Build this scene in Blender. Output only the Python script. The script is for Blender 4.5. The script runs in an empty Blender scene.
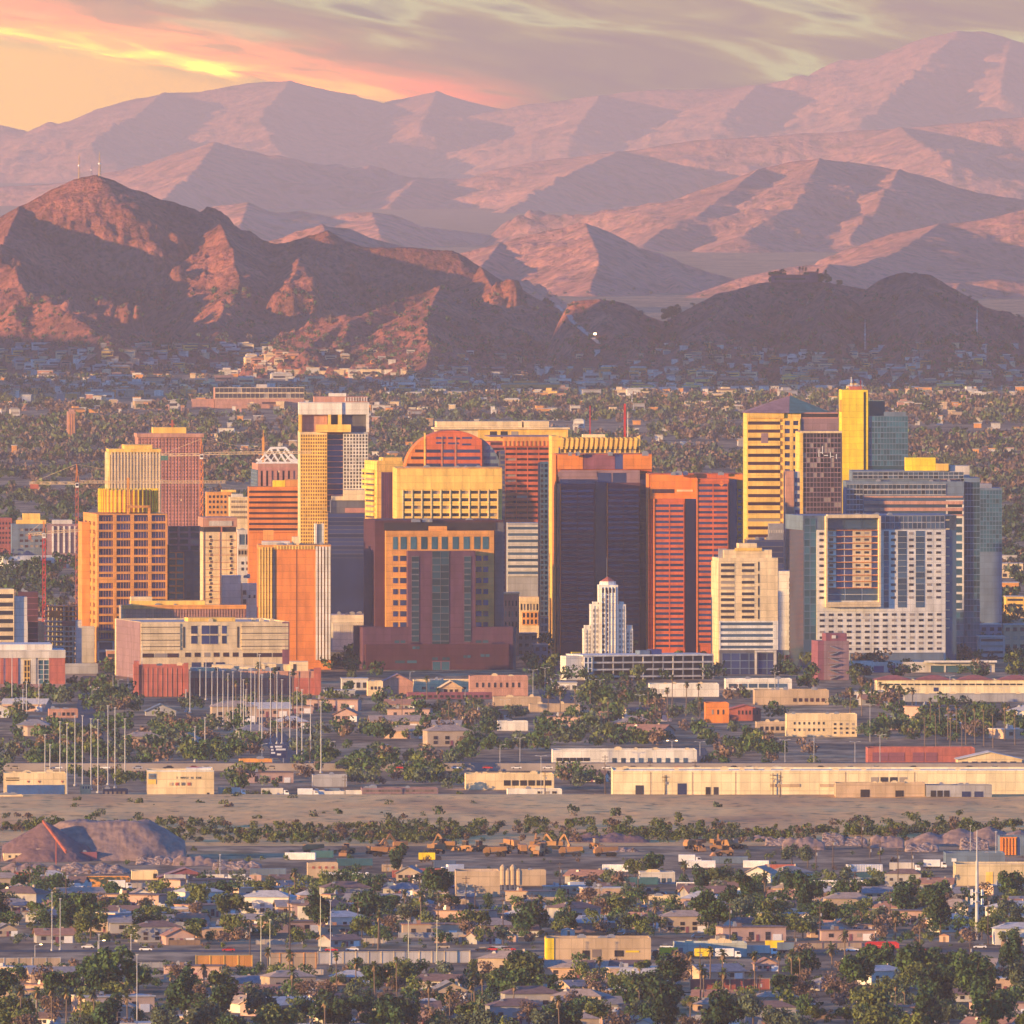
import bpy, math, random
import numpy as np
from mathutils import Matrix, Vector

# ------------------------------------------------------------------ camera
C = bpy.context.scene.collection
F = 22100.0      # focal length in pixels
H = 291.0        # lookout height above the plain
HZ = 120.0       # horizon row
cam_d = bpy.data.cameras.new('camera'); cam = bpy.data.objects.new('camera', cam_d); C.objects.link(cam)
cam.location = (0, 0, H); cam.rotation_euler = (math.radians(90), 0, 0)
cam_d.sensor_width = 36; cam_d.lens = 36 * F / 1024.0
cam_d.shift_y = -(512 - HZ) / 1024.0
cam_d.clip_start = 10; cam_d.clip_end = 200000
bpy.context.scene.camera = cam

# ------------------------------------------------------------------ sun, sky, exposure
SUNV = Vector((-0.86, -0.51, 0.0)).normalized()
SUN_EL = math.radians(7.0)
sd = Vector((SUNV.x * math.cos(SUN_EL), SUNV.y * math.cos(SUN_EL), math.sin(SUN_EL)))
sl = bpy.data.lights.new('sun', 'SUN'); sun = bpy.data.objects.new('sun', sl); C.objects.link(sun)
sl.energy = 3.3; sl.angle = math.radians(0.5); sl.color = (1.0, 0.58, 0.18)
sun.rotation_euler = sd.to_track_quat('Z', 'Y').to_euler()
sun.location = (-3000, -1000, 1500)
W = bpy.data.worlds.new('World'); bpy.context.scene.world = W; W.use_nodes = True
nt = W.node_tree; nt.nodes.clear()
def N(nt, t, **k):
    n = nt.nodes.new(t)
    for a, b in k.items(): setattr(n, a, b)
    return n
L_ = nt.links.new
def mth(nt, op, a, b=None, c=None, clamp=False):
    n = nt.nodes.new('ShaderNodeMath'); n.operation = op; n.use_clamp = clamp
    for i, v in enumerate((a, b, c)):
        if v is None: continue
        if isinstance(v, (int, float)): n.inputs[i].default_value = v
        else: nt.links.new(v, n.inputs[i])
    return n.outputs[0]
def ramp(nt, fac, stops, interp='LINEAR'):
    n = nt.nodes.new('ShaderNodeValToRGB'); n.color_ramp.interpolation = interp
    e = n.color_ramp.elements
    while len(e) > 1: e.remove(e[0])
    for i, (p, c) in enumerate(stops):
        x = e[0] if i == 0 else e.new(p)
        x.position = p; x.color = tuple(c) + (1,) if len(c) == 3 else c
    nt.links.new(fac, n.inputs[0]); return n.outputs[0]
def mixc(nt, fac, a, b, mode='MIX'):
    n = nt.nodes.new('ShaderNodeMix'); n.data_type = 'RGBA'; n.blend_type = mode
    for s, v in ((n.inputs[0], fac), (n.inputs[6], a), (n.inputs[7], b)):
        if isinstance(v, (int, float)): s.default_value = v
        elif isinstance(v, tuple): s.default_value = v if len(v) == 4 else v + (1,)
        else: nt.links.new(v, s)
    return n.outputs[2]
sky = N(nt, 'ShaderNodeTexSky', sky_type='NISHITA', sun_disc=False)
sky.sun_elevation = SUN_EL; sky.sun_rotation = math.atan2(SUNV.x, SUNV.y) % (2 * math.pi)
sky.air_density = 1.0; sky.dust_density = 0.1; sky.ozone_density = 7.0; sky.altitude = 300
bg = N(nt, 'ShaderNodeBackground'); bg.inputs[1].default_value = 0.15
L_(sky.outputs[0], bg.inputs[0])
# sunset cloud bank low in the north: built on sky directions (bearing, elevation)
tc = N(nt, 'ShaderNodeTexCoord'); sp = N(nt, 'ShaderNodeSeparateXYZ'); L_(tc.outputs['Generated'], sp.inputs[0])
ym = mth(nt, 'MAXIMUM', sp.outputs[1], 0.02)
u = mth(nt, 'MULTIPLY', mth(nt, 'DIVIDE', sp.outputs[0], ym), F / 1024.0)      # one unit = 2.65 degrees
v = mth(nt, 'MULTIPLY', mth(nt, 'DIVIDE', sp.outputs[2], ym), F / 1024.0)
v2 = mth(nt, 'ADD', v, mth(nt, 'MULTIPLY', u, 0.16))                            # streaks fall away to the right
def streak(su, sv, sc, det, seed, dist=0.0):
    cb = N(nt, 'ShaderNodeCombineXYZ'); L_(mth(nt, 'MULTIPLY', u, su), cb.inputs[0]); L_(mth(nt, 'MULTIPLY', v2, sv), cb.inputs[1]); cb.inputs[2].default_value = seed
    n = N(nt, 'ShaderNodeTexNoise'); n.inputs['Scale'].default_value = sc; n.inputs['Detail'].default_value = det; n.inputs['Distortion'].default_value = dist
    L_(cb.outputs[0], n.inputs['Vector']); return n.outputs[0]
n1 = streak(1.6, 9.0, 3.4, 12, 3.1, 0.5); n2 = streak(2.0, 12.0, 6.0, 12, 9.7, 0.5); n3 = streak(1.0, 6.0, 2.2, 7, 21.3, .5)
# clear sky: peach at the left, grey-green at the right
SK = 0.62
base = ramp(nt, mth(nt, 'ADD', mth(nt, 'MULTIPLY', u, 1.0), 0.5), [(0.0, (1.9, .95, .0)), (0.22, (1.7, .80, .0)), (0.45, (.8, .5, .0)), (0.7, (.08, .24, .0)), (1.0, (.04, .2, .0))])
grey = ramp(nt, n1, [(0.34, (.0, .02, .0)), (0.46, (.10, .12, .0)), (0.53, (.28, .28, .0)), (0.60, (.60, .72, .16)), (0.70, (.0, .10, .0))])
kb = ramp(nt, mth(nt, 'ADD', v2, mth(nt, 'MULTIPLY', n2, 0.03)), [(0.005, (0, 0, 0)), (0.026, (1, 1, 1))])
col = mixc(nt, kb, base, grey)
# glowing under-lit streak at the far left
gl = mth(nt, 'ADD', mth(nt, 'SUBTRACT', v2, mth(nt, 'MULTIPLY', n3, 0.07)), mth(nt, 'MULTIPLY', n2, -0.03))
gb = ramp(nt, mth(nt, 'ADD', gl, 0.1), [(0.046, (0, 0, 0)), (0.054, (1, 1, 1)), (0.082, (.9, .9, .9)), (0.10, (.35, .35, .35)), (0.125, (0, 0, 0))])
gx = ramp(nt, mth(nt, 'ADD', u, 0.5), [(0.0, (1, 1, 1)), (0.18, (.95, .95, .95)), (0.36, (.45, .45, .45)), (.55, (0, 0, 0))])
gcol = ramp(nt, mth(nt, 'ADD', mth(nt, 'MULTIPLY', mth(nt, 'ADD', gl, 0.1), 10.0), mth(nt, 'MULTIPLY', mth(nt, 'SUBTRACT', n2, .5), 1.3)), [(0.36, (8.0, 3.8, .0)), (0.46, (8.0, 2.0, .0)), (0.64, (7.5, .9, .0)), (0.85, (3.6, .75, .0)), (1.0, (1.3, .45, .0))])
col = mixc(nt, mth(nt, 'MULTIPLY', gb, gx), col, gcol)
bg2 = N(nt, 'ShaderNodeBackground'); bg2.inputs[1].default_value = SK; L_(col, bg2.inputs[0])
# only the bank itself: fades into the plain sky above about six degrees and away from north
mk = mth(nt, 'MULTIPLY', ramp(nt, mth(nt, 'MULTIPLY', v, 0.4), [(0.0, (1, 1, 1)), (0.25, (1, 1, 1)), (1, (0, 0, 0))]), mth(nt, 'GREATER_THAN', sp.outputs[1], 0.7))
mx = N(nt, 'ShaderNodeMixShader'); L_(mk, mx.inputs[0]); L_(bg.outputs[0], mx.inputs[1]); L_(bg2.outputs[0], mx.inputs[2])
wo = N(nt, 'ShaderNodeOutputWorld'); L_(mx.outputs[0], wo.inputs[0])
sc_ = bpy.context.scene
sc_.view_settings.view_transform = 'Standard'; sc_.view_settings.look = 'None'
sc_.view_settings.exposure = 1.6; sc_.view_settings.gamma = 1.0
sc_.render.resolution_x = 1024; sc_.render.resolution_y = 1024

# ------------------------------------------------------------------ helpers
rng = random.Random(7); R = np.random.RandomState(11)
def tag(o, label=None, cat=None, group=None, kind=None):
    if label: o['label'] = label
    if cat: o['category'] = cat
    if group: o['group'] = group
    if kind: o['kind'] = kind
    return o
def empty(name, loc, rz=0.0):
    o = bpy.data.objects.new(name, None); C.objects.link(o); o.location = loc; o.rotation_euler = (0, 0, rz); o.empty_display_size = 1
    return o
def gY(py, z=0.0): return F * (H - z) / (py - HZ)          # distance of a ground point seen at row py
def wX(px, Y): return (px - 512) * Y / F
def wZ(py, Y): return H - (py - HZ) * Y / F

MATS = {}
def mat(name, col, rough=0.85, var=0.12, scale=0.25, metal=0.0, spec=0.3, streak=False, bump=0.0, isl=0.0, objv=0.0, emit=None, col2=None, blinds=0.0):
    if name in MATS: return MATS[name]
    m = bpy.data.materials.new(name); m.use_nodes = True; t = m.node_tree; t.nodes.clear()
    o = t.nodes.new('ShaderNodeOutputMaterial'); b = t.nodes.new('ShaderNodeBsdfPrincipled'); t.links.new(b.outputs[0], o.inputs[0])
    b.inputs['Roughness'].default_value = rough; b.inputs['Metallic'].default_value = metal; b.inputs['Specular IOR Level'].default_value = spec
    tc = t.nodes.new('ShaderNodeTexCoord'); mp = t.nodes.new('ShaderNodeMapping'); t.links.new(tc.outputs['Object'], mp.inputs[0])
    mp.inputs['Scale'].default_value = (1, 1, 0.25) if streak else (1, 1, 1)
    n = t.nodes.new('ShaderNodeTexNoise'); n.inputs['Scale'].default_value = scale; n.inputs['Detail'].default_value = 6; t.links.new(mp.outputs[0], n.inputs['Vector'])
    c2 = col2 or tuple(c * (1 - 1.6 * var) for c in col); c1 = tuple(min(1, c * (1 + var)) for c in col)
    cc = ramp(t, n.outputs[0], [(0.33, c2), (0.62, c1)])
    if isl or objv:
        g = t.nodes.new('ShaderNodeNewGeometry'); oi = t.nodes.new('ShaderNodeObjectInfo')
        s = mth(t, 'ADD', mth(t, 'MULTIPLY', mth(t, 'SUBTRACT', g.outputs['Random Per Island'], 0.5), isl * 2), mth(t, 'MULTIPLY', mth(t, 'SUBTRACT', oi.outputs['Random'], 0.5), objv * 2))
        s = mth(t, 'MAXIMUM', mth(t, 'ADD', s, 1.0), 0.05)
        vm = t.nodes.new('ShaderNodeVectorMath'); vm.operation = 'SCALE'; t.links.new(cc, vm.inputs[0]); t.links.new(s, vm.inputs[3]); cc = vm.outputs[0]
    if streak:      # panel joints and slightly different panels
        sx = t.nodes.new('ShaderNodeSeparateXYZ'); t.links.new(tc.outputs['Object'], sx.inputs[0])
        hx = mth(t, 'DIVIDE', mth(t, 'ADD', sx.outputs[0], sx.outputs[1]), 4.2); hz = mth(t, 'DIVIDE', sx.outputs[2], 3.7)
        cb = t.nodes.new('ShaderNodeCombineXYZ'); t.links.new(mth(t, 'FLOOR', hx), cb.inputs[0]); t.links.new(mth(t, 'FLOOR', hz), cb.inputs[1])
        wn = t.nodes.new('ShaderNodeTexWhiteNoise'); t.links.new(cb.outputs[0], wn.inputs['Vector'])
        jt = mth(t, 'MAXIMUM', mth(t, 'LESS_THAN', mth(t, 'FRACT', hx), .06), mth(t, 'LESS_THAN', mth(t, 'FRACT', hz), .09))
        f_ = mth(t, 'MULTIPLY', mth(t, 'ADD', mth(t, 'MULTIPLY', wn.outputs['Value'], .17), .90), mth(t, 'SUBTRACT', 1.0, mth(t, 'MULTIPLY', jt, .22)))
        vm2 = t.nodes.new('ShaderNodeVectorMath'); vm2.operation = 'SCALE'; t.links.new(cc, vm2.inputs[0]); t.links.new(f_, vm2.inputs[3]); cc = vm2.outputs[0]
    if blinds:
        rr = mth(t, 'FRACT', mth(t, 'MULTIPLY', mth(t, 'ADD', g.outputs['Random Per Island'], oi.outputs['Random']), 7.31))
        cc = mixc(t, mth(t, 'MULTIPLY', mth(t, 'GREATER_THAN', rr, 1 - blinds), .75), cc, (.42, .36, .30))
    t.links.new(cc, b.inputs['Base Color'])
    if bump:
        bp = t.nodes.new('ShaderNodeBump'); bp.inputs['Strength'].default_value = 1.0; bp.inputs['Distance'].default_value = bump; t.links.new(n.outputs[0], bp.inputs['Height']); t.links.new(bp.outputs[0], b.inputs['Normal'])
    if emit: b.inputs['Emission Color'].default_value = tuple(emit[:3]) + (1,); b.inputs['Emission Strength'].default_value = emit[3]
    MATS[name] = m; return m

def mesh_np(name, V, Fq, m=None, smooth=False, midx=None):
    """fast mesh: V (n,3), Fq (k,3|4)"""
    me = bpy.data.meshes.new(name); V = np.asarray(V, np.float32); Fq = np.asarray(Fq, np.int32); k = Fq.shape[1]
    me.vertices.add(len(V)); me.vertices.foreach_set('co', V.ravel())
    me.loops.add(Fq.size); me.loops.foreach_set('vertex_index', Fq.ravel())
    me.polygons.add(len(Fq)); me.polygons.foreach_set('loop_start', np.arange(0, Fq.size, k, dtype=np.int32))
    try: me.polygons.foreach_set('loop_total', np.full(len(Fq), k, np.int32))
    except Exception: pass
    if isinstance(m, (list, tuple)):
        for q in m: me.materials.append(q)
    elif m: me.materials.append(m)
    if midx is not None: me.polygons.foreach_set('material_index', np.asarray(midx, np.int32))
    me.update(calc_edges=True)
    if smooth: me.polygons.foreach_set('use_smooth', np.ones(len(Fq), bool))
    return me
def link(name, me, parent=None, loc=(0, 0, 0), rz=0.0):
    o = bpy.data.objects.new(name, me); C.objects.link(o); o.location = loc; o.rotation_euler = (0, 0, rz)
    if parent is not None: o.parent = parent; KIDS.setdefault(parent.name, []).append(o)
    return o
KIDS = {}
class MB:
    def __init__(s): s.v = []; s.f = []; s.m = []; s.ms = []; s.cur = 0
    def use(s, m):
        if m not in s.ms: s.ms.append(m)
        s.cur = s.ms.index(m); return s
    def face(s, pts):
        b = len(s.v); s.v += [tuple(p) for p in pts]; s.f.append(tuple(range(b, b + len(pts)))); s.m.append(s.cur)
    def box(s, x0, x1, y0, y1, z0, z1, rz=0.0, c=None):
        P = [(x0, y0, z0), (x1, y0, z0), (x1, y1, z0), (x0, y1, z0), (x0, y0, z1), (x1, y0, z1), (x1, y1, z1), (x0, y1, z1)]
        s.hexa(P)
    def hexa(s, P):
        b = len(s.v); s.v += [tuple(p) for p in P]
        for q in ((0, 3, 2, 1), (4, 5, 6, 7), (0, 1, 5, 4), (1, 2, 6, 5), (2, 3, 7, 6), (3, 0, 4, 7)):
            s.f.append(tuple(b + i for i in q)); s.m.append(s.cur)
    def prism(s, pts, y0, y1, axis='y'):
        """outline pts in (x,z), extruded along y (front y0, back y1); outline counter-clockwise seen from the front"""
        b = len(s.v); n = len(pts)
        if axis == 'y': s.v += [(p[0], y0, p[1]) for p in pts] + [(p[0], y1, p[1]) for p in pts]
        elif axis == 'x': s.v += [(y0, p[0], p[1]) for p in pts] + [(y1, p[0], p[1]) for p in pts]
        else: s.v += [(p[0], p[1], y0) for p in pts] + [(p[0], p[1], y1) for p in pts]
        s.f.append(tuple(b + i for i in range(n))); s.m.append(s.cur)
        s.f.append(tuple(b + n + i for i in reversed(range(n)))); s.m.append(s.cur)
        for i in range(n):
            j = (i + 1) % n; s.f.append((b + i, b + n + i, b + n + j, b + j)); s.m.append(s.cur)
    def tube(s, p, q, r0, r1=None, n=6, caps=True):
        r1 = r0 if r1 is None else r1; p = Vector(p); q = Vector(q); d = (q - p).normalized()
        a = d.orthogonal().normalized(); bb = d.cross(a); b = len(s.v)
        for (c, r) in ((p, r0), (q, r1)):
            for i in range(n):
                t = 2 * math.pi * i / n; s.v.append(tuple(c + (a * math.cos(t) + bb * math.sin(t)) * r))
        for i in range(n):
            j = (i + 1) % n; s.f.append((b + i, b + j, b + n + j, b + n + i)); s.m.append(s.cur)
        if caps:
            s.f.append(tuple(b + i for i in reversed(range(n)))); s.m.append(s.cur); s.f.append(tuple(b + n + i for i in range(n))); s.m.append(s.cur)
    def build(s, name, m=None, parent=None, loc=(0, 0, 0), rz=0.0, mesh=False):
        me = bpy.data.meshes.new(name); me.from_pydata(s.v, [], s.f)
        for q in (s.ms or ([m] if m else [])): me.materials.append(q)
        if s.ms: me.polygons.foreach_set('material_index', s.m)
        me.update()
        return me if mesh else link(name, me, parent, loc, rz)
def copy_tree(src, parent=None):
    c = src.copy(); C.objects.link(c)
    if parent is not None: c.parent = parent
    for ch in KIDS.get(src.name, ()): copy_tree(ch, c)
    return c

# value noise on numpy arrays
def _h(ix, iy, s):
    n = (ix.astype(np.int64) * 374761393 + iy.astype(np.int64) * 668265263 + s * 1442695) & 0xffffffff
    n = ((n ^ (n >> 13)) * 1274126177) & 0xffffffff
    return ((n ^ (n >> 16)) & 0xffff) / 65535.0
def vn(x, y, s=0):
    ix = np.floor(x); iy = np.floor(y); fx = x - ix; fy = y - iy; fx = fx * fx * (3 - 2 * fx); fy = fy * fy * (3 - 2 * fy)
    a = _h(ix, iy, s); b = _h(ix + 1, iy, s); c = _h(ix, iy + 1, s); d = _h(ix + 1, iy + 1, s)
    return (a * (1 - fx) + b * fx) * (1 - fy) + (c * (1 - fx) + d * fx) * fy
def fbm(x, y, o=5, s=0, g=0.5, ridged=False):
    t = 0; a = 1; n = 0
    for i in range(o):
        q = vn(x * 2 ** i + 17.3 * i, y * 2 ** i - 9.1 * i, s + i)
        if ridged: q = 1 - abs(2 * q - 1)
        t = t + a * q; n += a; a *= g
    return t / n
def grid_mesh(xs, ys, Z):
    nx, ny = len(xs), len(ys); X, Y = np.meshgrid(xs, ys); V = np.stack([X, Y, Z], -1).reshape(-1, 3)
    i = np.arange(nx - 1)[None, :] + nx * np.arange(ny - 1)[:, None]; i = i.ravel()
    return V, np.stack([i, i + 1, i + 1 + nx, i + nx], -1)

# ------------------------------------------------------------------ ground
def ground_mat():
    m = bpy.data.materials.new('ground_soil'); m.use_nodes = True; t = m.node_tree; b = t.nodes['Principled BSDF']
    tc = t.nodes.new('ShaderNodeTexCoord')
    def nz(s, d, sy=1.0):
        mp = t.nodes.new('ShaderNodeMapping'); mp.inputs['Scale'].default_value = (1, sy, 1); t.links.new(tc.outputs['Object'], mp.inputs[0])
        n = t.nodes.new('ShaderNodeTexNoise'); n.inputs['Scale'].default_value = s; n.inputs['Detail'].default_value = d; t.links.new(mp.outputs[0], n.inputs[0]); return n.outputs[0]
    a = ramp(t, nz(0.012, 8, 0.5), [(0.35, (.19, .13, .075)), (0.5, (.40, .265, .145)), (0.62, (.54, .36, .19)), (.75, (.22, .20, .08))])
    g = ramp(t, nz(0.08, 5, 0.4), [(0.4, (.45, .45, .45)), (0.6, (1.1, 1.1, 1.1))])
    c = mixc(t, 1.0, a, g, 'MULTIPLY')
    t.links.new(c, b.inputs['Base Color']); b.inputs['Roughness'].default_value = 0.95; b.inputs['Specular IOR Level'].default_value = .1
    return m
GX = 6500
g = MB(); g.face([(-GX, -1500, 0), (GX, -1500, 0), (GX, 117000, 0), (-GX, 117000, 0)])
tag(g.build('ground', ground_mat()), kind='structure')

# ------------------------------------------------------------------ mountains
def mountain_mat(name, c1, c2, c3, bumpd, sc):
    m = bpy.data.materials.new(name); m.use_nodes = True; t = m.node_tree; b = t.nodes['Principled BSDF']
    tc = t.nodes.new('ShaderNodeTexCoord')
    def nz(s, d):
        n = t.nodes.new('ShaderNodeTexNoise'); n.inputs['Scale'].default_value = s; n.inputs['Detail'].default_value = d; n.inputs['Roughness'].default_value = .62; t.links.new(tc.outputs['Object'], n.inputs[0]); return n.outputs[0]
    n = nz(sc, 9); a = ramp(t, n, [(0.32, c1), (0.5, c2), (0.68, c3)])
    f = nz(sc * 14, 5); a = mixc(t, 1.0, a, ramp(t, f, [(0.35, (.45, .5, .45)), (0.55, (1.05, 1.0, 1.0))]), 'MULTIPLY')   # desert scrub specks
    t.links.new(a, b.inputs['Base Color']); b.inputs['Roughness'].default_value = .95; b.inputs['Specular IOR Level'].default_value = .05
    bp = t.nodes.new('ShaderNodeBump'); bp.inputs['Distance'].default_value = bumpd; bp.inputs['Strength'].default_value = 1
    t.links.new(mth(t, 'ADD', nz(sc * 5, 8), mth(t, 'MULTIPLY', f, .3)), bp.inputs['Height']); t.links.new(bp.outputs[0], b.inputs['Normal'])
    return m
def mountain(name, ridges, y0, y1, m, k=0.6, L=300, warp=0.5, wl=220, nx=420, ny=220, amp=12, seed=1, x0=None, x1=None, z0=-4, far=1.0):
    y0, y1, L, wl, amp = y0 * far, y1 * far, L * far, wl * far, amp * far
    xa = wX(x0 if x0 is not None else -80, y1); xb = wX(x1 if x1 is not None else 1104, y1)
    xs = np.linspace(xa, xb, nx); ys = np.linspace(y0, y1, ny); X, Y = np.meshgrid(xs, ys)
    best = np.full(X.shape, -1e9)
    q1 = fbm(X / wl, Y / wl, 5, seed, .55) - 0.5
    q2 = fbm(X / wl * 1.3 + 50, Y / wl * 1.3, 5, seed + 31, .55, True)
    for rid in ridges:
        P = [(wX(a, d * far), d * far, wZ(b, d * far)) for a, b, d in rid]
        kk = rid.get('k', k) if isinstance(rid, dict) else k
        for (p, q) in zip(P[:-1], P[1:]):
            dx, dy = q[0] - p[0], q[1] - p[1]; l2 = dx * dx + dy * dy + 1e-6
            t = np.clip(((X - p[0]) * dx + (Y - p[1]) * dy) / l2, 0, 1)
            d = np.hypot(X - p[0] - t * dx, Y - p[1] - t * dy)
            z = p[2] + t * (q[2] - p[2])
            dd = d * np.maximum(1 + warp * (q1 * 2) + warp * 0.9 * (q2 - .5), .45)
            best = np.maximum(best, z - kk * L * np.log1p(np.maximum(dd, 0) / L))
    rg = .6 * fbm(X / wl * 2.2, Y / wl * 1.6, 6, seed + 77, .55, True) + .4 * fbm(X / wl * 5, Y / wl * 5, 5, seed + 99)
    crest = np.clip(np.min(np.stack([np.abs(best - z_) for z_ in (best.max(axis=0)[None, :],)]), axis=0) / (amp * 1.2), .25, 1)      # keeps the skyline as drawn
    zz = best + amp * (rg - 0.5) * np.clip(best / 50, 0, 1) * crest
    n_ = max(4, int(nx * .09)); f = np.ones(nx); e_ = np.linspace(0, 1, n_); e_ = e_ * e_ * (3 - 2 * e_)
    if x0 is not None and x0 > -50: f[:n_] = e_
    if x1 is not None and x1 < 1050: f[-n_:] = e_[::-1]
    zz = zz * f[None, :] - 6 * (1 - f[None, :]); zz = np.maximum(zz, z0)
    V, Q = grid_mesh(xs, ys, zz); me = mesh_np(name, V, Q, m, smooth=True)
    return tag(link(name, me), kind='structure')
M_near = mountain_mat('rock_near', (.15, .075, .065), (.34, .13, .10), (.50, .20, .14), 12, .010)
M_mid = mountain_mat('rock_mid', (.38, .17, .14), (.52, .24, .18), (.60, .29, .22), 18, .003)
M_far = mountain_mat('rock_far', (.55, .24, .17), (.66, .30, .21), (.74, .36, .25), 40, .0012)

def rl(pts, Y): return [(a, b, Y if not callable(Y) else Y(a)) for a, b in pts]
# the big antenna hill and its long shoulder
A = 26300
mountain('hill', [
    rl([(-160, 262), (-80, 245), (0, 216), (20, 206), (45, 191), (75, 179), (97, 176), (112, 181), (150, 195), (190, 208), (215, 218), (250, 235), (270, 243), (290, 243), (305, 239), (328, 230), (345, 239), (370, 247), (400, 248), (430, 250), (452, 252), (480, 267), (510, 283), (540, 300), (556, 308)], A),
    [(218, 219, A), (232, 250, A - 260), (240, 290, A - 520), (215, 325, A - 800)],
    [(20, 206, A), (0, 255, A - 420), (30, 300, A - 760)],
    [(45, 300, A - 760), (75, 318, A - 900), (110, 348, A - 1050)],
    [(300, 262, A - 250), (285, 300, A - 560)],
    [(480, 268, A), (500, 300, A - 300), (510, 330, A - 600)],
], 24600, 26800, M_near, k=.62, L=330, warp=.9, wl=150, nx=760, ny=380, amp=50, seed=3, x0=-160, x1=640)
B_ = 25300
mountain('hill', [
    [(300, 352, B_ - 300), (340, 325, B_ - 150), (400, 300, B_ - 40), (440, 287, B_), (470, 305, B_ - 60), (500, 330, B_ - 100), (560, 352, B_ - 150), (620, 368, B_ - 150)],
    [(440, 287, B_), (425, 320, B_ - 260), (430, 350, B_ - 470), (425, 372, B_ - 640)],
    [(350, 320, B_ - 130), (340, 350, B_ - 300)],
], 24400, 25800, M_near, k=.5, L=260, warp=.85, wl=110, nx=480, ny=300, amp=30, seed=9, x0=230, x1=700)
D_ = 24700
mountain('hill', [
    rl([(556, 304), (575, 300), (600, 299), (622, 303), (648, 316), (668, 321), (690, 309), (720, 293), (760, 284), (800, 278), (830, 281), (850, 285), (868, 289), (885, 277), (905, 272), (930, 275), (950, 286), (970, 300), (992, 312), (1024, 322), (1100, 335)], D_),
    [(600, 299, D_), (610, 330, D_ - 250), (640, 360, D_ - 420)],
    [(740, 288, D_), (720, 325, D_ - 280), (700, 352, D_ - 480)],
    [(830, 281, D_), (820, 320, D_ - 260), (830, 350, D_ - 460)],
    [(915, 272, D_), (925, 310, D_ - 260), (950, 345, D_ - 500)],
    [(1010, 318, D_), (1000, 345, D_ - 300)],
], 23700, 25200, M_near, k=.55, L=300, warp=.85, wl=125, nx=640, ny=320, amp=36, seed=21, x0=520, x1=1130)
E_ = 33000
mountain('hill', [
    rl([(240, 245), (280, 237), (300, 229), (322, 223), (345, 226), (370, 236), (400, 243), (440, 250), (470, 262), (510, 280), (560, 298)], E_ - 3500),
    [(322, 223, E_ - 3500), (335, 260, E_ - 4200)]], 27500, 30500, M_mid, k=.5, L=500, warp=.8, wl=200, nx=320, ny=180, amp=26, far=1.15, seed=31, x0=200, x1=640)
mountain('hill', [
    rl([(420, 262), (470, 250), (500, 243), (520, 236), (545, 230), (560, 228), (578, 222), (592, 225), (620, 240), (660, 255), (700, 268), (730, 276), (770, 290), (820, 300)], E_),
    [(585, 223, E_), (600, 260, E_ - 700), (590, 290, E_ - 1300)], [(500, 243, E_), (480, 270, E_ - 600)], [(660, 255, E_), (680, 285, E_ - 700)]],
    30800, 34000, M_mid, k=.42, L=600, warp=.85, wl=230, nx=420, ny=240, amp=34, far=1.15, seed=37, x0=360, x1=900)
mountain('hill', [
    rl([(600, 320), (660, 305), (700, 291), (740, 277), (790, 266), (830, 263), (880, 270), (910, 281), (960, 282), (1000, 278), (1040, 285), (1110, 290)], 31500),
    [(830, 263, 31500), (810, 290, 30800)], [(960, 282, 31500), (950, 300, 30900)]],
    29800, 32200, M_mid, k=.4, L=500, warp=.8, wl=200, nx=340, ny=180, amp=26, far=1.15, seed=41, x0=560, x1=1140)
G_ = 47000
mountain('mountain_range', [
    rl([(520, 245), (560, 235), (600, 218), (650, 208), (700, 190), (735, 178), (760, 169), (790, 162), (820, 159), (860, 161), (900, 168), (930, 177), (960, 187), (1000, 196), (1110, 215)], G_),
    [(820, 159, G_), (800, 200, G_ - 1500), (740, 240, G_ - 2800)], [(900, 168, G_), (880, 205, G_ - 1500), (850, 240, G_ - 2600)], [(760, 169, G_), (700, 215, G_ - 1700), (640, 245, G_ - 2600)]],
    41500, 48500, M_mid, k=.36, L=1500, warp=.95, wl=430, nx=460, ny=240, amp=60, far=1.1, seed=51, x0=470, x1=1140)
mountain('mountain_range', [
    rl([(820, 262), (860, 246), (900, 232), (940, 224), (980, 220), (1030, 208), (1110, 190)], 41000),
    [(940, 224, 41000), (900, 250, 39900), (850, 268, 39000)]],
    37500, 42000, M_mid, k=.34, L=1200, warp=.8, wl=380, nx=260, ny=180, amp=30, far=1.0, seed=57, x0=780, x1=1140)
mountain('mountain_range', [
    rl([(-80, 250), (60, 235), (160, 220), (220, 206), (248, 203), (265, 214), (300, 212), (330, 217), (350, 212), (372, 212), (395, 216), (420, 226), (470, 232), (520, 240), (600, 250)], 49000),
    [(248, 203, 49000), (240, 230, 48000)], [(372, 212, 49000), (380, 235, 48000)]],
    43500, 50500, M_far, k=.32, L=1400, warp=.9, wl=380, nx=400, ny=220, amp=55, far=1.05, seed=61, x0=-80, x1=680)
I_ = 60000
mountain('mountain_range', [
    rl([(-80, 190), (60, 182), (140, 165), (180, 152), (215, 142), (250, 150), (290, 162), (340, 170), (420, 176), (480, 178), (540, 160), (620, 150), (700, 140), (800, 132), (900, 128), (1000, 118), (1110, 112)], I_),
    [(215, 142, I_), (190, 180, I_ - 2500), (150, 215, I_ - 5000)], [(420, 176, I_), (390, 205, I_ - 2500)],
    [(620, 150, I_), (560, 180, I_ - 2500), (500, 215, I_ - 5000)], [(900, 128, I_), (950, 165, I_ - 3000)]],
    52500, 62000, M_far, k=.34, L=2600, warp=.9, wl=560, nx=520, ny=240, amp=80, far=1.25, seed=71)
J_ = 74000
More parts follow.
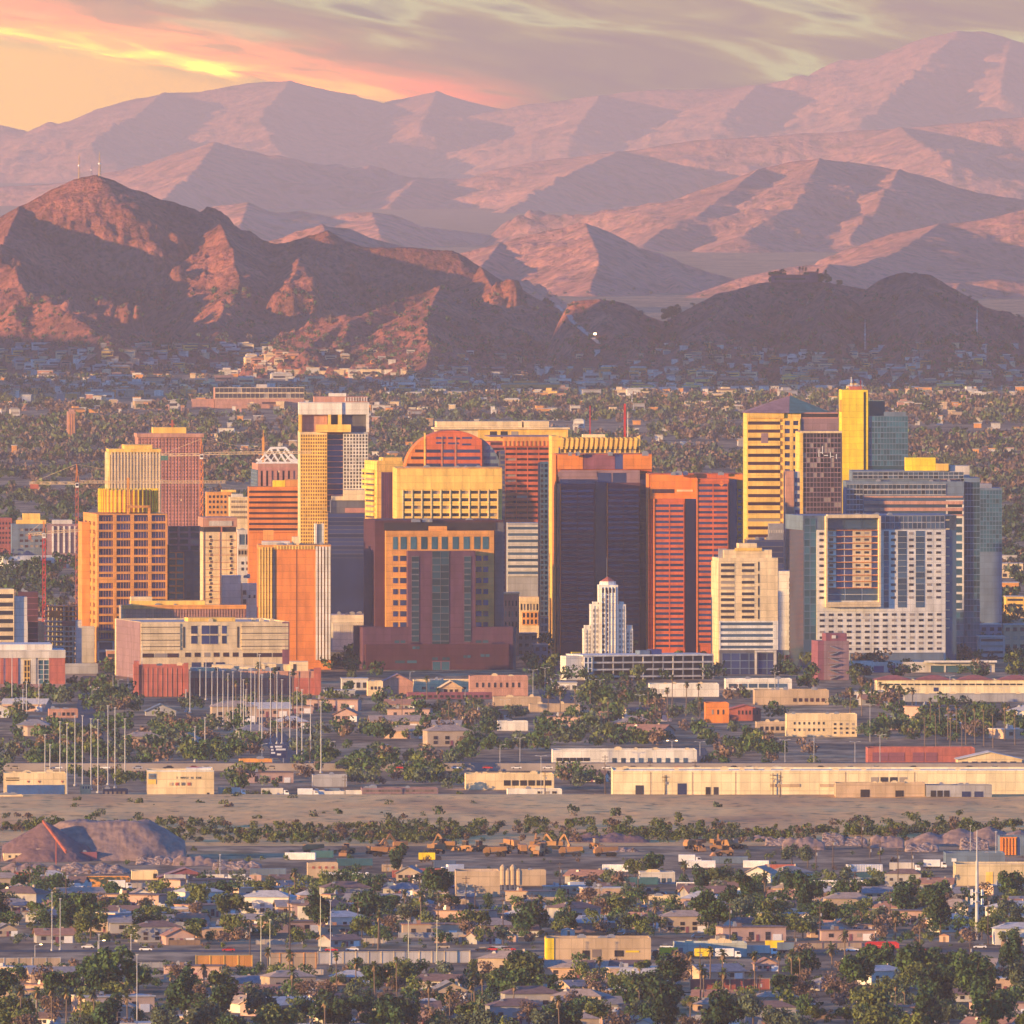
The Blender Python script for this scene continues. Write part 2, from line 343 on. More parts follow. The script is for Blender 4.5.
mountain('mountain_range', [
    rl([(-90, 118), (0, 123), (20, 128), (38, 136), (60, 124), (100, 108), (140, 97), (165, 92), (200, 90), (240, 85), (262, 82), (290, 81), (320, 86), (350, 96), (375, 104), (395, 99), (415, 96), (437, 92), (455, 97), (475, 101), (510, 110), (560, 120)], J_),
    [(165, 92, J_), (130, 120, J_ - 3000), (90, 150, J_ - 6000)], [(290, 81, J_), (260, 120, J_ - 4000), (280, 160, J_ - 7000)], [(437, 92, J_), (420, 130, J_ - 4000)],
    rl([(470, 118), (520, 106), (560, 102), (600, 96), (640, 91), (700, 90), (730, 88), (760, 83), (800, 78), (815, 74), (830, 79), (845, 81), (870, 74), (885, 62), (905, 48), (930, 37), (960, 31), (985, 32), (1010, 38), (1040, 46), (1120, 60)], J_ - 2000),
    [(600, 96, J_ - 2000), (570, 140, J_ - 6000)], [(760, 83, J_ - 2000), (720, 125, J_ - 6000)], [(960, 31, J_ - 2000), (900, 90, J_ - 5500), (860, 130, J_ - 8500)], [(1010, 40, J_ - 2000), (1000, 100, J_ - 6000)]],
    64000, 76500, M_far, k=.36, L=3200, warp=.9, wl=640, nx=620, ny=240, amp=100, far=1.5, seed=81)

# unseen hills added west of view, shaped to shade the near hills' foot
def wp(X, Y, Z): return (512 + F * X / Y, HZ + F * (H - Z) / Y, Y)
WX = -1850
mountain('hill', [[wp(WX, 22100, 60), wp(WX, 22400, 400), wp(WX, 23000, 480), wp(WX, 23400, 460), wp(WX, 23750, 190), wp(WX, 24150, 160), wp(WX, 24450, 235), wp(WX, 25000, 215), wp(WX, 25500, 265), wp(WX, 26000, 120)]],
    21600, 26400, M_near, k=.95, L=500, warp=.3, wl=300, nx=120, ny=260, amp=14, seed=91, x0=512 + F * -2500 / 26400, x1=512 + F * -1250 / 26400)
# ------------------------------------------------------------------ materials for buildings
def wm(name, col, **k): return mat(name, col, streak=True, **k)
cream = wm('cream_stucco', (.76, .59, .34)); ycream = wm('yellow_cream_concrete', (.88, .56, .13)); white = wm('white_concrete', (.74, .70, .61))
pale = wm('pale_concrete', (.58, .54, .48)); tan_ = wm('tan_stucco', (.50, .37, .24)); grey = wm('grey_concrete', (.36, .36, .37)); dgrey = wm('dark_grey_cladding', (.12, .12, .14))
plum = wm('plum_cladding_and_shade', (.11, .048, .085)); terra = wm('terracotta_panel', (.68, .22, .05)); orangeb = wm('orange_stone', (.72, .32, .08)); maroon = wm('maroon_granite', (.075, .025, .042)); brown = wm('red_brown_brick', (.58, .13, .05))
dbrown = wm('dark_plum_brick', (.24, .085, .12)); pinks = wm('pink_stone', (.52, .24, .19)); redb = wm('red_brick', (.42, .12, .09), scale=.5); salmon = wm('salmon_brick', (.50, .26, .19), scale=.5)
mauve = wm('mauve_panel', (.27, .17, .19)); bluegrey = wm('blue_grey_panel', (.13, .19, .27)); yell = wm('yellow_paint_and_sun', (.90, .64, .03)); orangep = wm('orange_steel_and_sun', (.75, .24, .04), rough=.6)  # yellow and orange also stand in for sunlight on some towers
green = wm('green_copper', (.08, .20, .18)); steel = mat('steel_grey', (.35, .35, .36), rough=.5, metal=.5); dark = mat('dark_recess', (.025, .022, .03)); roofg = mat('roof_gravel', (.45, .42, .38), scale=.6)
whp = mat('white_paint', (.80, .79, .76), rough=.5); redp = mat('red_paint', (.5, .03, .03), rough=.5)
def glassm(name, col, metal=0.0, rough=.12, isl=.45, blinds=0.0):
    return mat(name, col, rough=rough, metal=metal, spec=.6, var=.15, scale=.05, isl=isl, objv=.45, blinds=blinds)
gdark = glassm('dark_window_glass', (.030, .028, .040), blinds=.14); gblue = glassm('blue_window_glass', (.055, .11, .18), metal=.25); gteal = glassm('teal_window_glass', (.04, .13, .18), metal=.25, isl=.3)
gnavy = glassm('navy_window_glass', (.03, .05, .16), metal=.15, isl=.25); gwarm = glassm('bronze_window_glass', (.05, .022, .03), metal=.08, blinds=.1); glit = glassm('blind_window_glass', (.16, .13, .12))

gcourt = glassm('deep_teal_glass', (.015, .05, .075), metal=.1)
_pane = {}
ALLB = []
class Bld:
    def __init__(s, name, cat, label, xl, xc, xr, Y, th=11.0, D=None, group=None, pane='window'):
        s.Y = Y; s.sc = Y / F; t = math.radians(th) if D is None else math.asin(min(.4, max(.015, (xc - xl) * Y / F / D))); s.c = math.cos(t); s.s = math.sin(t); s.xc = xc; s.xr = xr; s.xl = xl; s.pname = pane
        s.W = (xr - xc) * s.sc / s.c
        s.D = D if D is not None else (xc - xl) * s.sc / s.s
        s.root = empty(name, (wX(xc, Y), Y, 0), t); tag(s.root, label, cat, group)
        s.parts = {}; s.wins = []; s.name = name; ALLB.append(s)
    def x(s, px, d=0.0): return ((px - s.xc) * s.sc + s.s * d) / s.c
    def z(s, py): return H - (py - HZ) * s.sc
    def mb(s, part, m):
        if part not in s.parts: s.parts[part] = MB()
        return s.parts[part].use(m)
    def box(s, part, m, x0, x1, yt, yb=None, d0=0.0, d1=None):
        z0 = -0.5 if yb is None else s.z(yb)
        s.mb(part, m).box(s.x(x0, d0), s.x(x1, d0), d0, s.D if d1 is None else d1, z0, s.z(yt))
    def body(s, m, yt, part='wall', yb=None): s.box(part, m, s.xc, s.xr, yt, yb)
    def roofed(s, m, yt, rm=None, e=.8):
        """walls with a parapet and a sunken roof deck"""
        z = s.z(yt); b = s.mb('wall', m); b.box(0, s.W, 0, s.D, -.5, z - .9)
        b.box(0, s.W, 0, .35, z - .9, z); b.box(0, s.W, s.D - .35, s.D, z - .9, z); b.box(0, .35, .35, s.D - .35, z - .9, z); b.box(s.W - .35, s.W, .35, s.D - .35, z - .9, z)
        s.mb('roof', rm or roofg).box(.4, s.W - .4, .4, s.D - .4, z - .895, z - .75)
    def _tf(s, face, off=0.0):
        if face == 'F': return (lambda a, o, z: (a, off - o, z)), 0.0
        if face == 'L': return (lambda a, o, z: (off - o, a, z)), math.pi / 2
        return (lambda a, o, z: (s.W - off + o, a, z)), math.pi / 2
    def _rect(s, face, x0, x1, d):
        if face == 'F': return s.x(x0, d), s.x(x1, d)
        if face == 'L': return max(0, (s.xc - x1) * s.sc / s.s), (s.xc - x0) * s.sc / s.s
        return (x0 - s.xr) * s.sc / abs(s.s), (x1 - s.xr) * s.sc / abs(s.s)
    def fbox(s, part, m, face, a0, a1, z0, z1, o0, o1, off=0.0):
        f, _ = s._tf(face, off); b = s.mb(part, m)
        P = [f(a, o, z) for z in (z0, z1) for (a, o) in ((a0, o1), (a1, o1), (a1, o0), (a0, o0))]
        b.hexa(P)
    def strip(s, part, m, face, x0, x1, yt, yb, o=.7, off=0.0, o0=-.2):
        a0, a1 = s._rect(face, x0, x1, off); s.fbox(part, m, face, a0, a1, s.z(yb), s.z(yt), o0, o, off)
    def grid(s, face, x0, x1, yt, yb, nx, nz, fw=.6, fh=.6, wall=None, glass=None, off=0.0, proud=.6, hp=None, shadow=True):
        """a proud frame of nx by nz bays with glass set back inside; fw/fh = glass share of a bay"""
        a0, a1 = s._rect(face, x0, x1, off); z0, z1 = s.z(yb), s.z(yt); bw = (a1 - a0) / nx; bh = (z1 - z0) / nz
        wall = wall or cream; glass = glass or gdark; hp = proud - .06 if hp is None else hp
        if fw < .995:
            pw = bw * (1 - fw)
            for i in range(nx + 1):
                c = a0 + i * bw; l, r = max(a0, c - pw / 2), min(a1, c + pw / 2)
                s.fbox('wall_frame', wall, face, l, r, z0, z1, -.2, proud, off)
        ph = bh * (1 - fh)
        for j in range(nz + 1):
            c = z0 + j * bh; l, r = max(z0, c - ph / 2), min(z1, c + ph / 2)
            if r - l > .02: s.fbox('wall_frame', wall, face, a0 + .02, a1 - .02, l, r, -.2, hp, off)
        w = bw * fw if fw < .995 else (a1 - a0) / nx; h = bh * fh
        for j in range(nz):
            for i in range(nx): s.wins.append((face, a0 + (i + .5) * bw, z0 + (j + .5) * bh, w, h, glass, off, .05))
    def win(s, face, x0, x1, yt, yb, glass=None, off=0.0, out=.1):
        a0, a1 = s._rect(face, x0, x1, off); z0, z1 = s.z(yb), s.z(yt); s.wins.append((face, (a0 + a1) / 2, (z0 + z1) / 2, a1 - a0, z1 - z0, glass or gdark, off, out))
    def wgrid(s, face, x0, x1, yt, yb, nx, nz, fw=.5, fh=.5, glass=None, off=0.0, frame=None):
        """separate windows on a plain wall; each with a slim frame when asked"""
        a0, a1 = s._rect(face, x0, x1, off); z0, z1 = s.z(yb), s.z(yt); bw = (a1 - a0) / nx; bh = (z1 - z0) / nz
        for j in range(nz):
            for i in range(nx):
                s.wins.append((face, a0 + (i + .5) * bw, z0 + (j + .5) * bh, bw * fw, bh * fh, glass or gdark, off, .05))
                if frame:
                    c = a0 + (i + .5) * bw; zc = z0 + (j + .5) * bh
                    s.fbox('window_hood', frame, face, c - bw * fw / 2 - .15, c + bw * fw / 2 + .15, zc + bh * fh / 2, zc + bh * fh / 2 + .25, 0, .5, off)
                    s.fbox('window_hood', frame, face, c - bw * fw / 2 - .15, c + bw * fw / 2 + .15, zc - bh * fh / 2 - .25, zc - bh * fh / 2, 0, .35, off)
    def ribs(s, face, x0, x1, yt, yb, n, m, share=.4, o=.6, off=0.0, part='wall_rib'):
        a0, a1 = s._rect(face, x0, x1, off); bw = (a1 - a0) / n
        for i in range(n): s.fbox(part, m, face, a0 + (i + .5 - share / 2) * bw, a0 + (i + .5 + share / 2) * bw, s.z(yb), s.z(yt), -.1, o, off)
    def units(s, yt, n=3, m=None, seed=0, h=2.0):
        r = random.Random(hash(s.name) % 1000 + seed + int(s.xc)); z = s.z(yt)
        for i in range(n):
            w = r.uniform(1.5, 3.5); d = r.uniform(1.5, 3); x = r.uniform(1, max(1.5, s.W - 5)); y = r.uniform(.8, max(1.2, min(s.D - 4, 12)))
            hh = h * r.uniform(.6, 1.1); b = MB(); b.box(0, w, 0, d, 0, hh); b.box(w * .2, w * .8, d * .2, d * .8, hh, hh + .35)
            b.build('roof_unit', m or steel, s.root, (x, y, z - .78))
    def done(s):
        order = sorted(s.wins, key=lambda w: -(w[3] * w[4])); rest = MB()
        for k, (face, a, z, w, h, g, off, out) in enumerate(order):
            f, rz = s._tf(face, off)
            if k < 100 and len(order) <= 4000:
                if len(order) > 100 and k >= 100: break
                key = (round(w, 2), round(h, 2), g.name)
                if key not in _pane:
                    b = MB(); b.box(-w / 2, w / 2, -.1, .1, -h / 2, h / 2); _pane[key] = b.build('window', g, mesh=True)
                link(s.pname, _pane[key], s.root, f(a, out, z), rz)
            else:
                rest.use(g); P = [f(a + q, o, z + zz) for zz in (-h / 2, h / 2) for (q, o) in ((-w / 2, out + .1), (w / 2, out + .1), (w / 2, out - .1), (-w / 2, out - .1))]
                rest.hexa(P)
        if rest.v: tag(rest.build('small_windows', None, s.root), kind='stuff')
        for p, b in s.parts.items(): b.build(p.split('#')[0], None, s.root)
        return s.root

# ================================================================== downtown towers
# ---- the brown grid tower with drum crown
b = Bld('office_tower', 'tower', 'tall orange framed office tower with a ribbed yellow drum on its roof', 81, 97, 167, 11850, D=62)
b.body(orangeb, 514)
b.grid('F', 97, 167, 514, 640, 4, 15, .80, .74, orangeb, gnavy, proud=1.1)
for k in range(4):
    b.ribs('F', 97 + 17.5 * k + 2, 97 + 17.5 * (k + 1) - 2, 517, 638, 5, orangeb, .10, .35)
b.strip('wall_frame', orangeb, 'F', 97, 114.5, 577, 583, 1.25)
b.grid('F', 97.3, 114, 641, 661, 1, 2, .8, .75, pale, gblue, proud=1.0)
b.wgrid('L', 82, 96, 520, 650, 3, 16, .45, .5, gwarm)
b.box('annex', orangeb, 81, 93, 523, None, d0=30, d1=48)
b.box('annex', pale, 79, 95, 626, None, d0=-6, d1=-.5); b.box('annex', dark, 167, 169, 545, None, d0=4, d1=30)
cx = b.x(128.5, 25); dr = (158 - 99) / 2 * b.sc
n = 40; z0, z1 = b.z(513), b.z(491)
dm = b.mb('roof_drum', orangeb); dm.tube((cx, 31, z0), (cx, 31, z1), dr * .97, n=n)
dm = b.mb('roof_drum_rib', yell)
for k in range(n):
    t = 2 * math.pi * (k + .5) / n; ct, st = math.cos(t), math.sin(t)
    dm.tube((cx + ct * dr, 31 + st * dr, z0), (cx + ct * dr, 31 + st * dr, z1 + .8), .5, n=4)
cf = b.mb('roof_frame', orangeb)
for px in (127, 148): cf.box(b.x(px, 3), b.x(px, 3) + 1.2, 3, 4.2, b.z(514), b.z(506 if px > 130 else 478))
cf.box(b.x(127, 3), b.x(148, 3) + 1.2, 3, 4.2, b.z(508), b.z(505.6))
b.done()
# lower wing, scaffolded
b = Bld('office_block', 'building', 'unfinished dark wing with open floors between orange tower and cream slab', 167, 168, 200, 11900, D=30)
b.body(mauve, 528); b.grid('F', 168, 184, 552, 620, 2, 10, .85, .72, orangeb, gteal, proud=.9)
b.grid('F', 168, 200, 526, 551, 3, 4, .78, .7, mauve, gdark, proud=.8); b.grid('F', 184.5, 200, 551, 620, 2, 12, .5, .7, dgrey, glit, proud=.6); b.done()
b = Bld('construction_tower', 'tower', 'cream slab tower with two dark slot lines and rusty open top floor', 197, 203, 237, 12000, D=34)
b.body(cream, 532); b.box('open_floor', dark, 204, 236, 527, 532, d0=1.5); b.box('open_floor', salmon, 203, 237, 517.5, 527)
b.box('open_floor', redb, 221, 222.2, 527, 532, d0=.3, d1=1.4); b.box('open_floor', pale, 209, 232, 521, 526, d0=-.4, d1=-.05)
for k in range(19):
    y = 535.5 + k * 3.6
    b.win('F', 209 + (k % 2), 211.4 + (k % 2), y, y + 2.6); b.win('F', 229.6 + (k % 2), 232 + (k % 2), y, y + 2.6)
for k in range(9): b.strip('floor_line', salmon, 'F', 203, 237, 540 + k * 7.3, 540.6 + k * 7.3, .35)
for px in (203.3, 219.5, 236.4): b.strip('floor_line', salmon, 'F', px, px + .6, 532, 605, .4)
b.done()
# ---- background left group
b = Bld('office_tower', 'tower', 'ivory tower with thin vertical stripes left of the pink checkered tower', 105, 109, 161, 12700, D=30)
b.body(ycream, 449); b.box('penthouse', ycream, 124, 152, 445, 449, d0=6)
b.ribs('F', 110, 161, 452, 530, 16, cream, .45, .9); b.grid('F', 109.5, 161, 454, 530, 16, 1, .55, .98, cream, gwarm, proud=.5); b.ribs('L', 105, 109, 452, 530, 5, cream, .5, .7); b.done()
b = Bld('office_tower', 'tower', 'pink checkered tower with a wide flat cap and small roof mast', 134, 138, 202, 12950, D=38)
b.body(pinks, 437); b.box('roof_cap', salmon, 137, 204, 433.5, 437.4, d0=-1.2); b.box('penthouse', ycream, 153, 186, 427.5, 433.5, d0=5, d1=25); b.box('mast', redb, 171, 173, 420, 428, d0=10, d1=11)
b.box('mast', redb, 169.6, 174.4, 424, 425.4, d0=9.4, d1=11.6)
b.grid('F', 138, 202, 438, 526, 19, 26, .52, .55, pinks, gwarm, proud=.7); b.ribs('F', 138, 202, 438, 526, 19, pinks, .16, 1.0); b.done()
b = Bld('office_building', 'building', 'orange low block with small square windows behind cream slab tower', 205, 207, 232, 13400, D=20)
b.body(orangeb, 492); b.wgrid('F', 208, 231, 494, 520, 6, 5, .5, .5); b.box('penthouse', ycream, 222, 236, 490, 495, d0=4, d1=18); b.done()
b = Bld('office_building', 'building', 'peach low block with rows of tiny windows left of banded orange block', 228, 230, 250, 13100, D=20)
b.body(cream, 497); b.wgrid('F', 231, 249, 499, 520, 9, 4, .45, .45, gwarm); b.box('penthouse', pale, 232, 243, 494, 497, d0=3, d1=12); b.done()
b = Bld('office_building', 'building', 'grey terraced office with broad dark window under the orange block', 236, 238, 262, 12500, D=25)
b.roofed(pale, 530); b.grid('F', 239, 258, 533, 546, 3, 1, .9, .8, pale, gblue); b.grid('F', 238, 262, 549, 556, 8, 1, .8, .6, tan_, gdark); b.wgrid('F', 240, 260, 560, 572, 4, 2, .5, .5); b.units(530, 3); b.done()
b = Bld('office_building', 'building', 'banded orange block of long window strips with yellow roof box', 247, 249, 299, 12400, D=30)
b.body(terra, 487); b.grid('F', 249, 299, 489, 532, 1, 8, 1, .42, terra, gwarm, proud=.9, hp=.9)
b.box('roof_room', yell, 273, 285, 480.5, 487, d0=2, d1=12); b.box('roof_room', orangeb, 285.3, 299, 479.6, 487, d0=2, d1=20); b.done()
b = Bld('office_tower', 'tower', 'pink stone tower topped by a white lattice pyramid and a tall spire', 251, 258, 297, 12520, D=45)
b.body(pinks, 467); b.grid('F', 259, 297, 470, 500, 7, 1, .4, .95, pinks, gdark, proud=.8); b.grid('L', 251, 258, 470, 490, 3, 6, .6, .6, bluegrey, gblue)
lt = b.mb('roof_lattice', whp); zb = b.z(463.5); zt = b.z(448.5)
for d in (1.0, b.D * .5, b.D - 1):
    A0, A1, T0, T1 = b.x(257, d), b.x(298, d), b.x(270, d), b.x(285, d)
    zt_ = zt if d != 1.0 else zt
    lt.tube((A0, d, zb), (T0, d, zt_), .45, n=4); lt.tube((A1, d, zb), (T1, d, zt_), .45, n=4); lt.tube((T0, d, zt_), (T1, d, zt_), .45, n=4); lt.tube((A0, d, zb), (A1, d, zb), .45, n=4)
    for k in range(6):
        xx = A0 + (A1 - A0) * (k + .5) / 6; tz = zb + (zt_ - zb) * min(1, (1 - abs((k + .5) / 3 - 1)) * 1.45)
        for sg in (-1, 1):
            lt.tube((xx - sg * 2.6, d, zb), (xx + sg * 2.6, d, tz), .28, n=4)
b.box('attic', salmon, 258, 297, 463.6, 467.2); b.box('spire', orangeb, 262, 264.2, 437, 467, d0=8, d1=9.2); b.box('spire', orangeb, 262.8, 263.5, 430, 437.2, d0=8.3, d1=8.8); b.done()
b = Bld('bank_tower', 'tower', 'tallest pale concrete grid tower with a blank white crown and shaded right wing', 297, 300, 343, 12300, th=8, D=48, pane='window')
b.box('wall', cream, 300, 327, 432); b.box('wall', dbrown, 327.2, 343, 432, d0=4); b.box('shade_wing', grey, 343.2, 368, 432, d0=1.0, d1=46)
b.box('crown', white, 299, 342, 402.5, 414.5, d0=-.5, d1=20); b.box('crown', white, 342.2, 369, 402.5, 414.5, d0=.6, d1=46); b.box('crown', ycream, 299, 302, 414.6, 432, d0=-.5, d1=10)
b.box('crown', salmon, 302.2, 327, 415, 431.8, d0=3.2, d1=10); b.box('crown', ycream, 328, 331, 414.6, 432, d0=-.3, d1=4); b.box('crown', ycream, 338, 341.8, 414.6, 432, d0=-.3, d1=4); b.box('crown', dark, 331, 338, 415, 431.8, d0=2.4, d1=9)
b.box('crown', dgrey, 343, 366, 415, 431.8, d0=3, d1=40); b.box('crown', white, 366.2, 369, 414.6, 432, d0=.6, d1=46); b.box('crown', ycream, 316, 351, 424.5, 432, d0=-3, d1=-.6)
b.box('roof_room', salmon, 314, 368, 396.8, 402.4, d0=8, d1=30); b.box('roof_room', white, 329, 346, 393.5, 396.7, d0=10, d1=20)
b.ribs('F', 344, 368, 397.5, 401.5, 9, white, .3, .5, off=7.8)
b.grid('F', 300.5, 327, 434, 545, 11, 32, .56, .60, ycream, gwarm, proud=.9); b.strip('wall_frame', cream, 'F', 300.5, 327, 432.5, 434.5, 1.0)
b.grid('F', 343.4, 368, 434, 492, 8, 17, .60, .70, white, gdark, off=1.0, proud=.8)
b.grid('F', 327.4, 342.8, 434, 545, 1, 20, 1, .86, pinks, gnavy, off=4, proud=.5, hp=.5); b.done()
b = Bld('office_building', 'building', 'dark blue glass block with stepped cream penthouse below tallest grid tower', 326, 328, 365, 12150, D=40)
b.box('wall', gnavy, 328, 365, 513); b.box('wall', dgrey, 331, 365, 500.5, 513.2, d0=2); b.box('penthouse', cream, 332, 344, 496.4, 500.4, d0=1.6, d1=20); b.box('penthouse', cream, 343.7, 365, 490, 500.4, d0=1.2, d1=20)
b.box('ledge', pinks, 345, 365, 508, 512.8, d0=.5, d1=1.8); b.grid('F', 328, 365, 513.5, 558, 1, 11, 1, .86, dgrey, gnavy, proud=.35, hp=.35); b.done()
# ---- big orange slab tower
b = Bld('tower_block', 'tower', 'windowless orange slab tower with ribbed pale edges and a blank rust centre', 256, 258, 331, 11700, th=9, D=36)
b.body(terra, 549); b.box('wall', orangeb, 258, 331, 545, 549.2, d0=1)
b.ribs('F', 258, 272.5, 547, 660, 5, ycream, .62, 1.4); b.ribs('F', 315, 331, 546.5, 660, 5, white, .6, 1.4)
b.ribs('F', 273, 315, 545.6, 549.4, 14, ycream, .6, .6)
b.strip('wall_joint', dark, 'F', 296.4, 296.9, 550, 660, .12); b.strip('wall_joint', salmon, 'F', 273, 275, 550, 650, .5)
b.box('roof_room', cream, 292, 299, 537, 545, d0=6, d1=14); b.box('roof_room', pale, 262, 290, 541.5, 545, d0=5, d1=20); b.box('roof_room', orangeb, 263, 273, 531, 541, d0=24, d1=32); b.units(545, 5); b.done()
b = Bld('smoke_stack', 'stack', 'small pale twin column shaft behind the orange slab tower', 314, 315, 324, 12100, D=6)
b.box('wall', bluegrey, 317, 322, 524.2); b.box('column', white, 315, 317, 523.6, d0=-.4); b.box('column', white, 322, 324, 523.6, d0=-.4); b.done()
b = Bld('apartment_building', 'building', 'red brick frame building of open dark bays beside orange slab tower', 330, 332, 368, 12250, D=26)
b.body(salmon, 555); b.grid('F', 332, 355, 556, 610, 3, 8, .8, .8, pinks, gnavy, proud=.6); b.wgrid('F', 357, 368, 558, 606, 2, 12, .4, .5, gwarm); b.units(555, 2); b.done()
b = Bld('parking_garage', 'garage', 'grey low building with fine vertical fins right of orange slab tower', 330, 331, 374, 11900, D=30)
b.body(pale, 615); b.ribs('F', 332, 373, 623, 650, 20, white, .45, .8); b.grid('F', 332, 373, 622, 650, 20, 1, .55, .98, white, gdark, proud=.3); b.units(615, 6); b.done()
b = Bld('podium_building', 'building', 'low dark blue building in shade left of the maroon courthouse', 287, 289, 371, 11800, D=30)
b.body(dgrey, 652); b.box('podium', mauve, 318, 370, 657, None, d0=-4, d1=-.2); b.grid('F', 290, 317, 655, 668, 8, 2, .8, .6, dgrey, gnavy, proud=.2); b.done()
# ---- fin roofed low block and cream county building
b = Bld('office_building', 'building', 'long low block with close vertical fins and pale roof room', 118, 122, 246, 11700, D=30)
b.body(tan_, 606); b.strip('fascia', orangeb, 'F', 122, 246, 605, 609, 1.5); b.ribs('F', 124, 245, 609, 620, 44, salmon, .45, 1.2); b.grid('F', 124, 245, 609, 619, 44, 1, .5, .95, salmon, gwarm, proud=.3); b.ribs('F', 124, 245, 621, 626, 44, dbrown, .4, .6)
b.box('penthouse', ycream, 131, 205, 601, 606, d0=4, d1=20); b.box('penthouse', cream, 131, 152, 597, 601, d0=4, d1=16); b.units(606, 4); b.done()
b = Bld('office_building', 'building', 'grey blank walled block stepping down right of the cream slab tower', 221, 222, 258, 11920, D=24)
b.box('wall', pale, 222, 241, 576); b.box('wall', pale, 241.3, 258, 584, d0=2); b.wgrid('F', 242, 247, 570 + 18, 606, 1, 2, .7, .5); b.wgrid('F', 247, 257, 575 + 14, 604, 2, 1, .4, .2); b.units(577, 2); b.done()
b = Bld('county_building', 'building', 'broad cream county building with big central windows and plum side wall', 112, 141, 289, 11500, D=85)
b.roofed(cream, 622); b.box('raised_bay', ycream, 188, 235, 618, 622, d0=2, d1=14)
b.box('side_wall', mauve, 116, 140.4, 622.5, None, d0=.5, d1=41) if False else b.strip('side_wall', mauve, 'L', 114, 140.6, 622.5, 690, .3)
for (a, c) in ((141, 181), (241, 289)):
    b.grid('F', a, c - 1, 624, 650, 1, 4, 1, .12, cream, dark, proud=.5, hp=.5); b.wgrid('F', a + 1, c - 2, 653, 658, 3, 1, .92, .8, gwarm)
b.wgrid('F', 190, 198, 625, 645, 1, 2, .75, .8, gnavy, frame=cream); b.wgrid('F', 201, 218, 625, 645, 2, 2, .9, .86, gnavy, frame=cream); b.wgrid('F', 221, 227, 625, 645, 1, 2, .75, .8, gnavy, frame=cream)
b.win('F', 183, 184.4, 627, 648, dark); b.win('F', 237, 238.4, 627, 648, dark); b.wgrid('F', 183, 240, 652.5, 657.5, 6, 1, .6, .85, gwarm); b.wgrid('F', 190, 226, 662, 668, 3, 1, .75, .8, gnavy)
b.units(622, 7, cream); b.strip('side_wall', dbrown, 'F', 282, 289, 622.5, 690, .25)
b.done()
# ---- stadium like red buildings in front
b = Bld('warehouse', 'building', 'bright red brick hall with taller left corner in front of county building', 132, 134, 188, 11150, D=30)
b.roofed(redb, 665.5); b.box('corner_pier', redb, 134, 139, 661, None, d0=-1, d1=6); b.box('corner_pier', redb, 184, 188.4, 663, None, d0=-1, d1=6)
b.box('mast', whp, 141.6, 142.1, 645, 666, d0=2, d1=2.25); b.ribs('F', 140, 184, 668, 700, 9, salmon, .08, .3); b.units(666, 3, cream); b.done()
b = Bld('warehouse', 'building', 'long red brick warehouse with cream roof sheds behind the pole rows', 187, 189, 320, 11180, D=34)
b.roofed(salmon, 671); b.strip('brick_band', redb, 'F', 189, 320, 678, 694, .25); b.box('corner_pier', redb, 314, 321, 668, None, d0=-1, d1=4)
b.ribs('F', 189, 314, 671.5, 700, 12, salmon, .07, .4); b.wgrid('F', 192, 312, 694, 699, 22, 1, .6, .6)
for (a, c, y) in ((190, 214, 668), (212, 232, 665), (234, 258, 667), (262, 276, 664), (274, 306, 665), (290, 308, 662)):
    b.box('roof_shed', cream, a, c, y, 671.9, d0=6 + (a % 5), d1=18 + (a % 4)); b.win('F', a + 3, a + 6, y + 2.5, 671, dark, off=6 + (a % 5))
b.units(671, 10); b.done()
b = Bld('arena_building', 'building', 'low hall with grey rim roof and red brick bays left edge', -22, -18, 65, 11330, D=46)
b.body(pale, 650); b.box('roof_rim', white, -20, 52, 644.5, 650.2, d0=2); b.box('roof_rim', pale, -19, 65.5, 650.2, 658, d0=-.8, d1=-.02)
for (a, c) in ((0, 3.5), (5.5, 18), (49, 65)): b.strip('brick_bay', redb, 'F', a, c, 658, 690, .7)
b.grid('F', 24, 30, 660, 684, 2, 4, .75, .85, ycream, gdark); b.grid('F', 38, 49, 660, 684, 2, 5, .85, .9, pale, gteal); b.strip('brick_bay', pale, 'F', 31, 36, 658, 690, .5)
b.strip('brick_bay', mauve, 'F', -18, 65, 684, 692, 1.0); b.units(650, 6, white); b.done()
b = Bld('office_building', 'building', 'cream edge building of wide dark windows with pale side wall', -12, -8, 14, 11650, D=20)
b.th = 0; b.body(cream, 589); b.grid('F', -8, 14, 592, 642, 1, 6, .92, .5, cream, gdark, proud=.5); b.box('side_wing', pale, 14.2, 27, 597, None, d0=2, d1=19); b.done()
b = Bld('brick_block', 'building', 'maroon brick windowless block right of the cream edge building', 17, 18, 38, 11780, D=20)
b.body(maroon, 592); b.box('annex', pale, 18, 28, 621, None, d0=-6, d1=-.2)
for k in range(8): b.strip('floor_line', dbrown, 'F', 18, 38, 597 + k * 6, 597.8 + k * 6, .25)
b.units(592, 2); b.done()
b = Bld('building_frame', 'construction', 'concrete frame under construction with orange netting on top decks', 43, 45, 78, 11800, D=26)
for k in range(11):
    y = 606 + k * 5; b.box('floor_slab', orangep if k < 3 else pale, 45 + (k < 1) * 3, 78, y, y + 1.1)
for i in range(8): b.box('column', salmon if i % 2 else pale, 45.3 + i * 4.5, 46.4 + i * 4.5, 607 - (i % 3) * 2, None, d0=.6, d1=1.5); b.box('column', pale, 47.3 + i * 4.2, 48.2 + i * 4.2, 608, None, d0=14, d1=15)
b.box('netting', redp if False else orangep, 50, 60, 611, 616, d0=-.3, d1=-.1); b.box('netting', redb, 62, 76, 621, 626, d0=-.3, d1=-.1); b.box('core_wall#6', dark, 50, 74, 606, None, d0=20, d1=25); b.box('core_wall#7', cream, 38.5, 45, 622, None, d0=-3, d1=2)
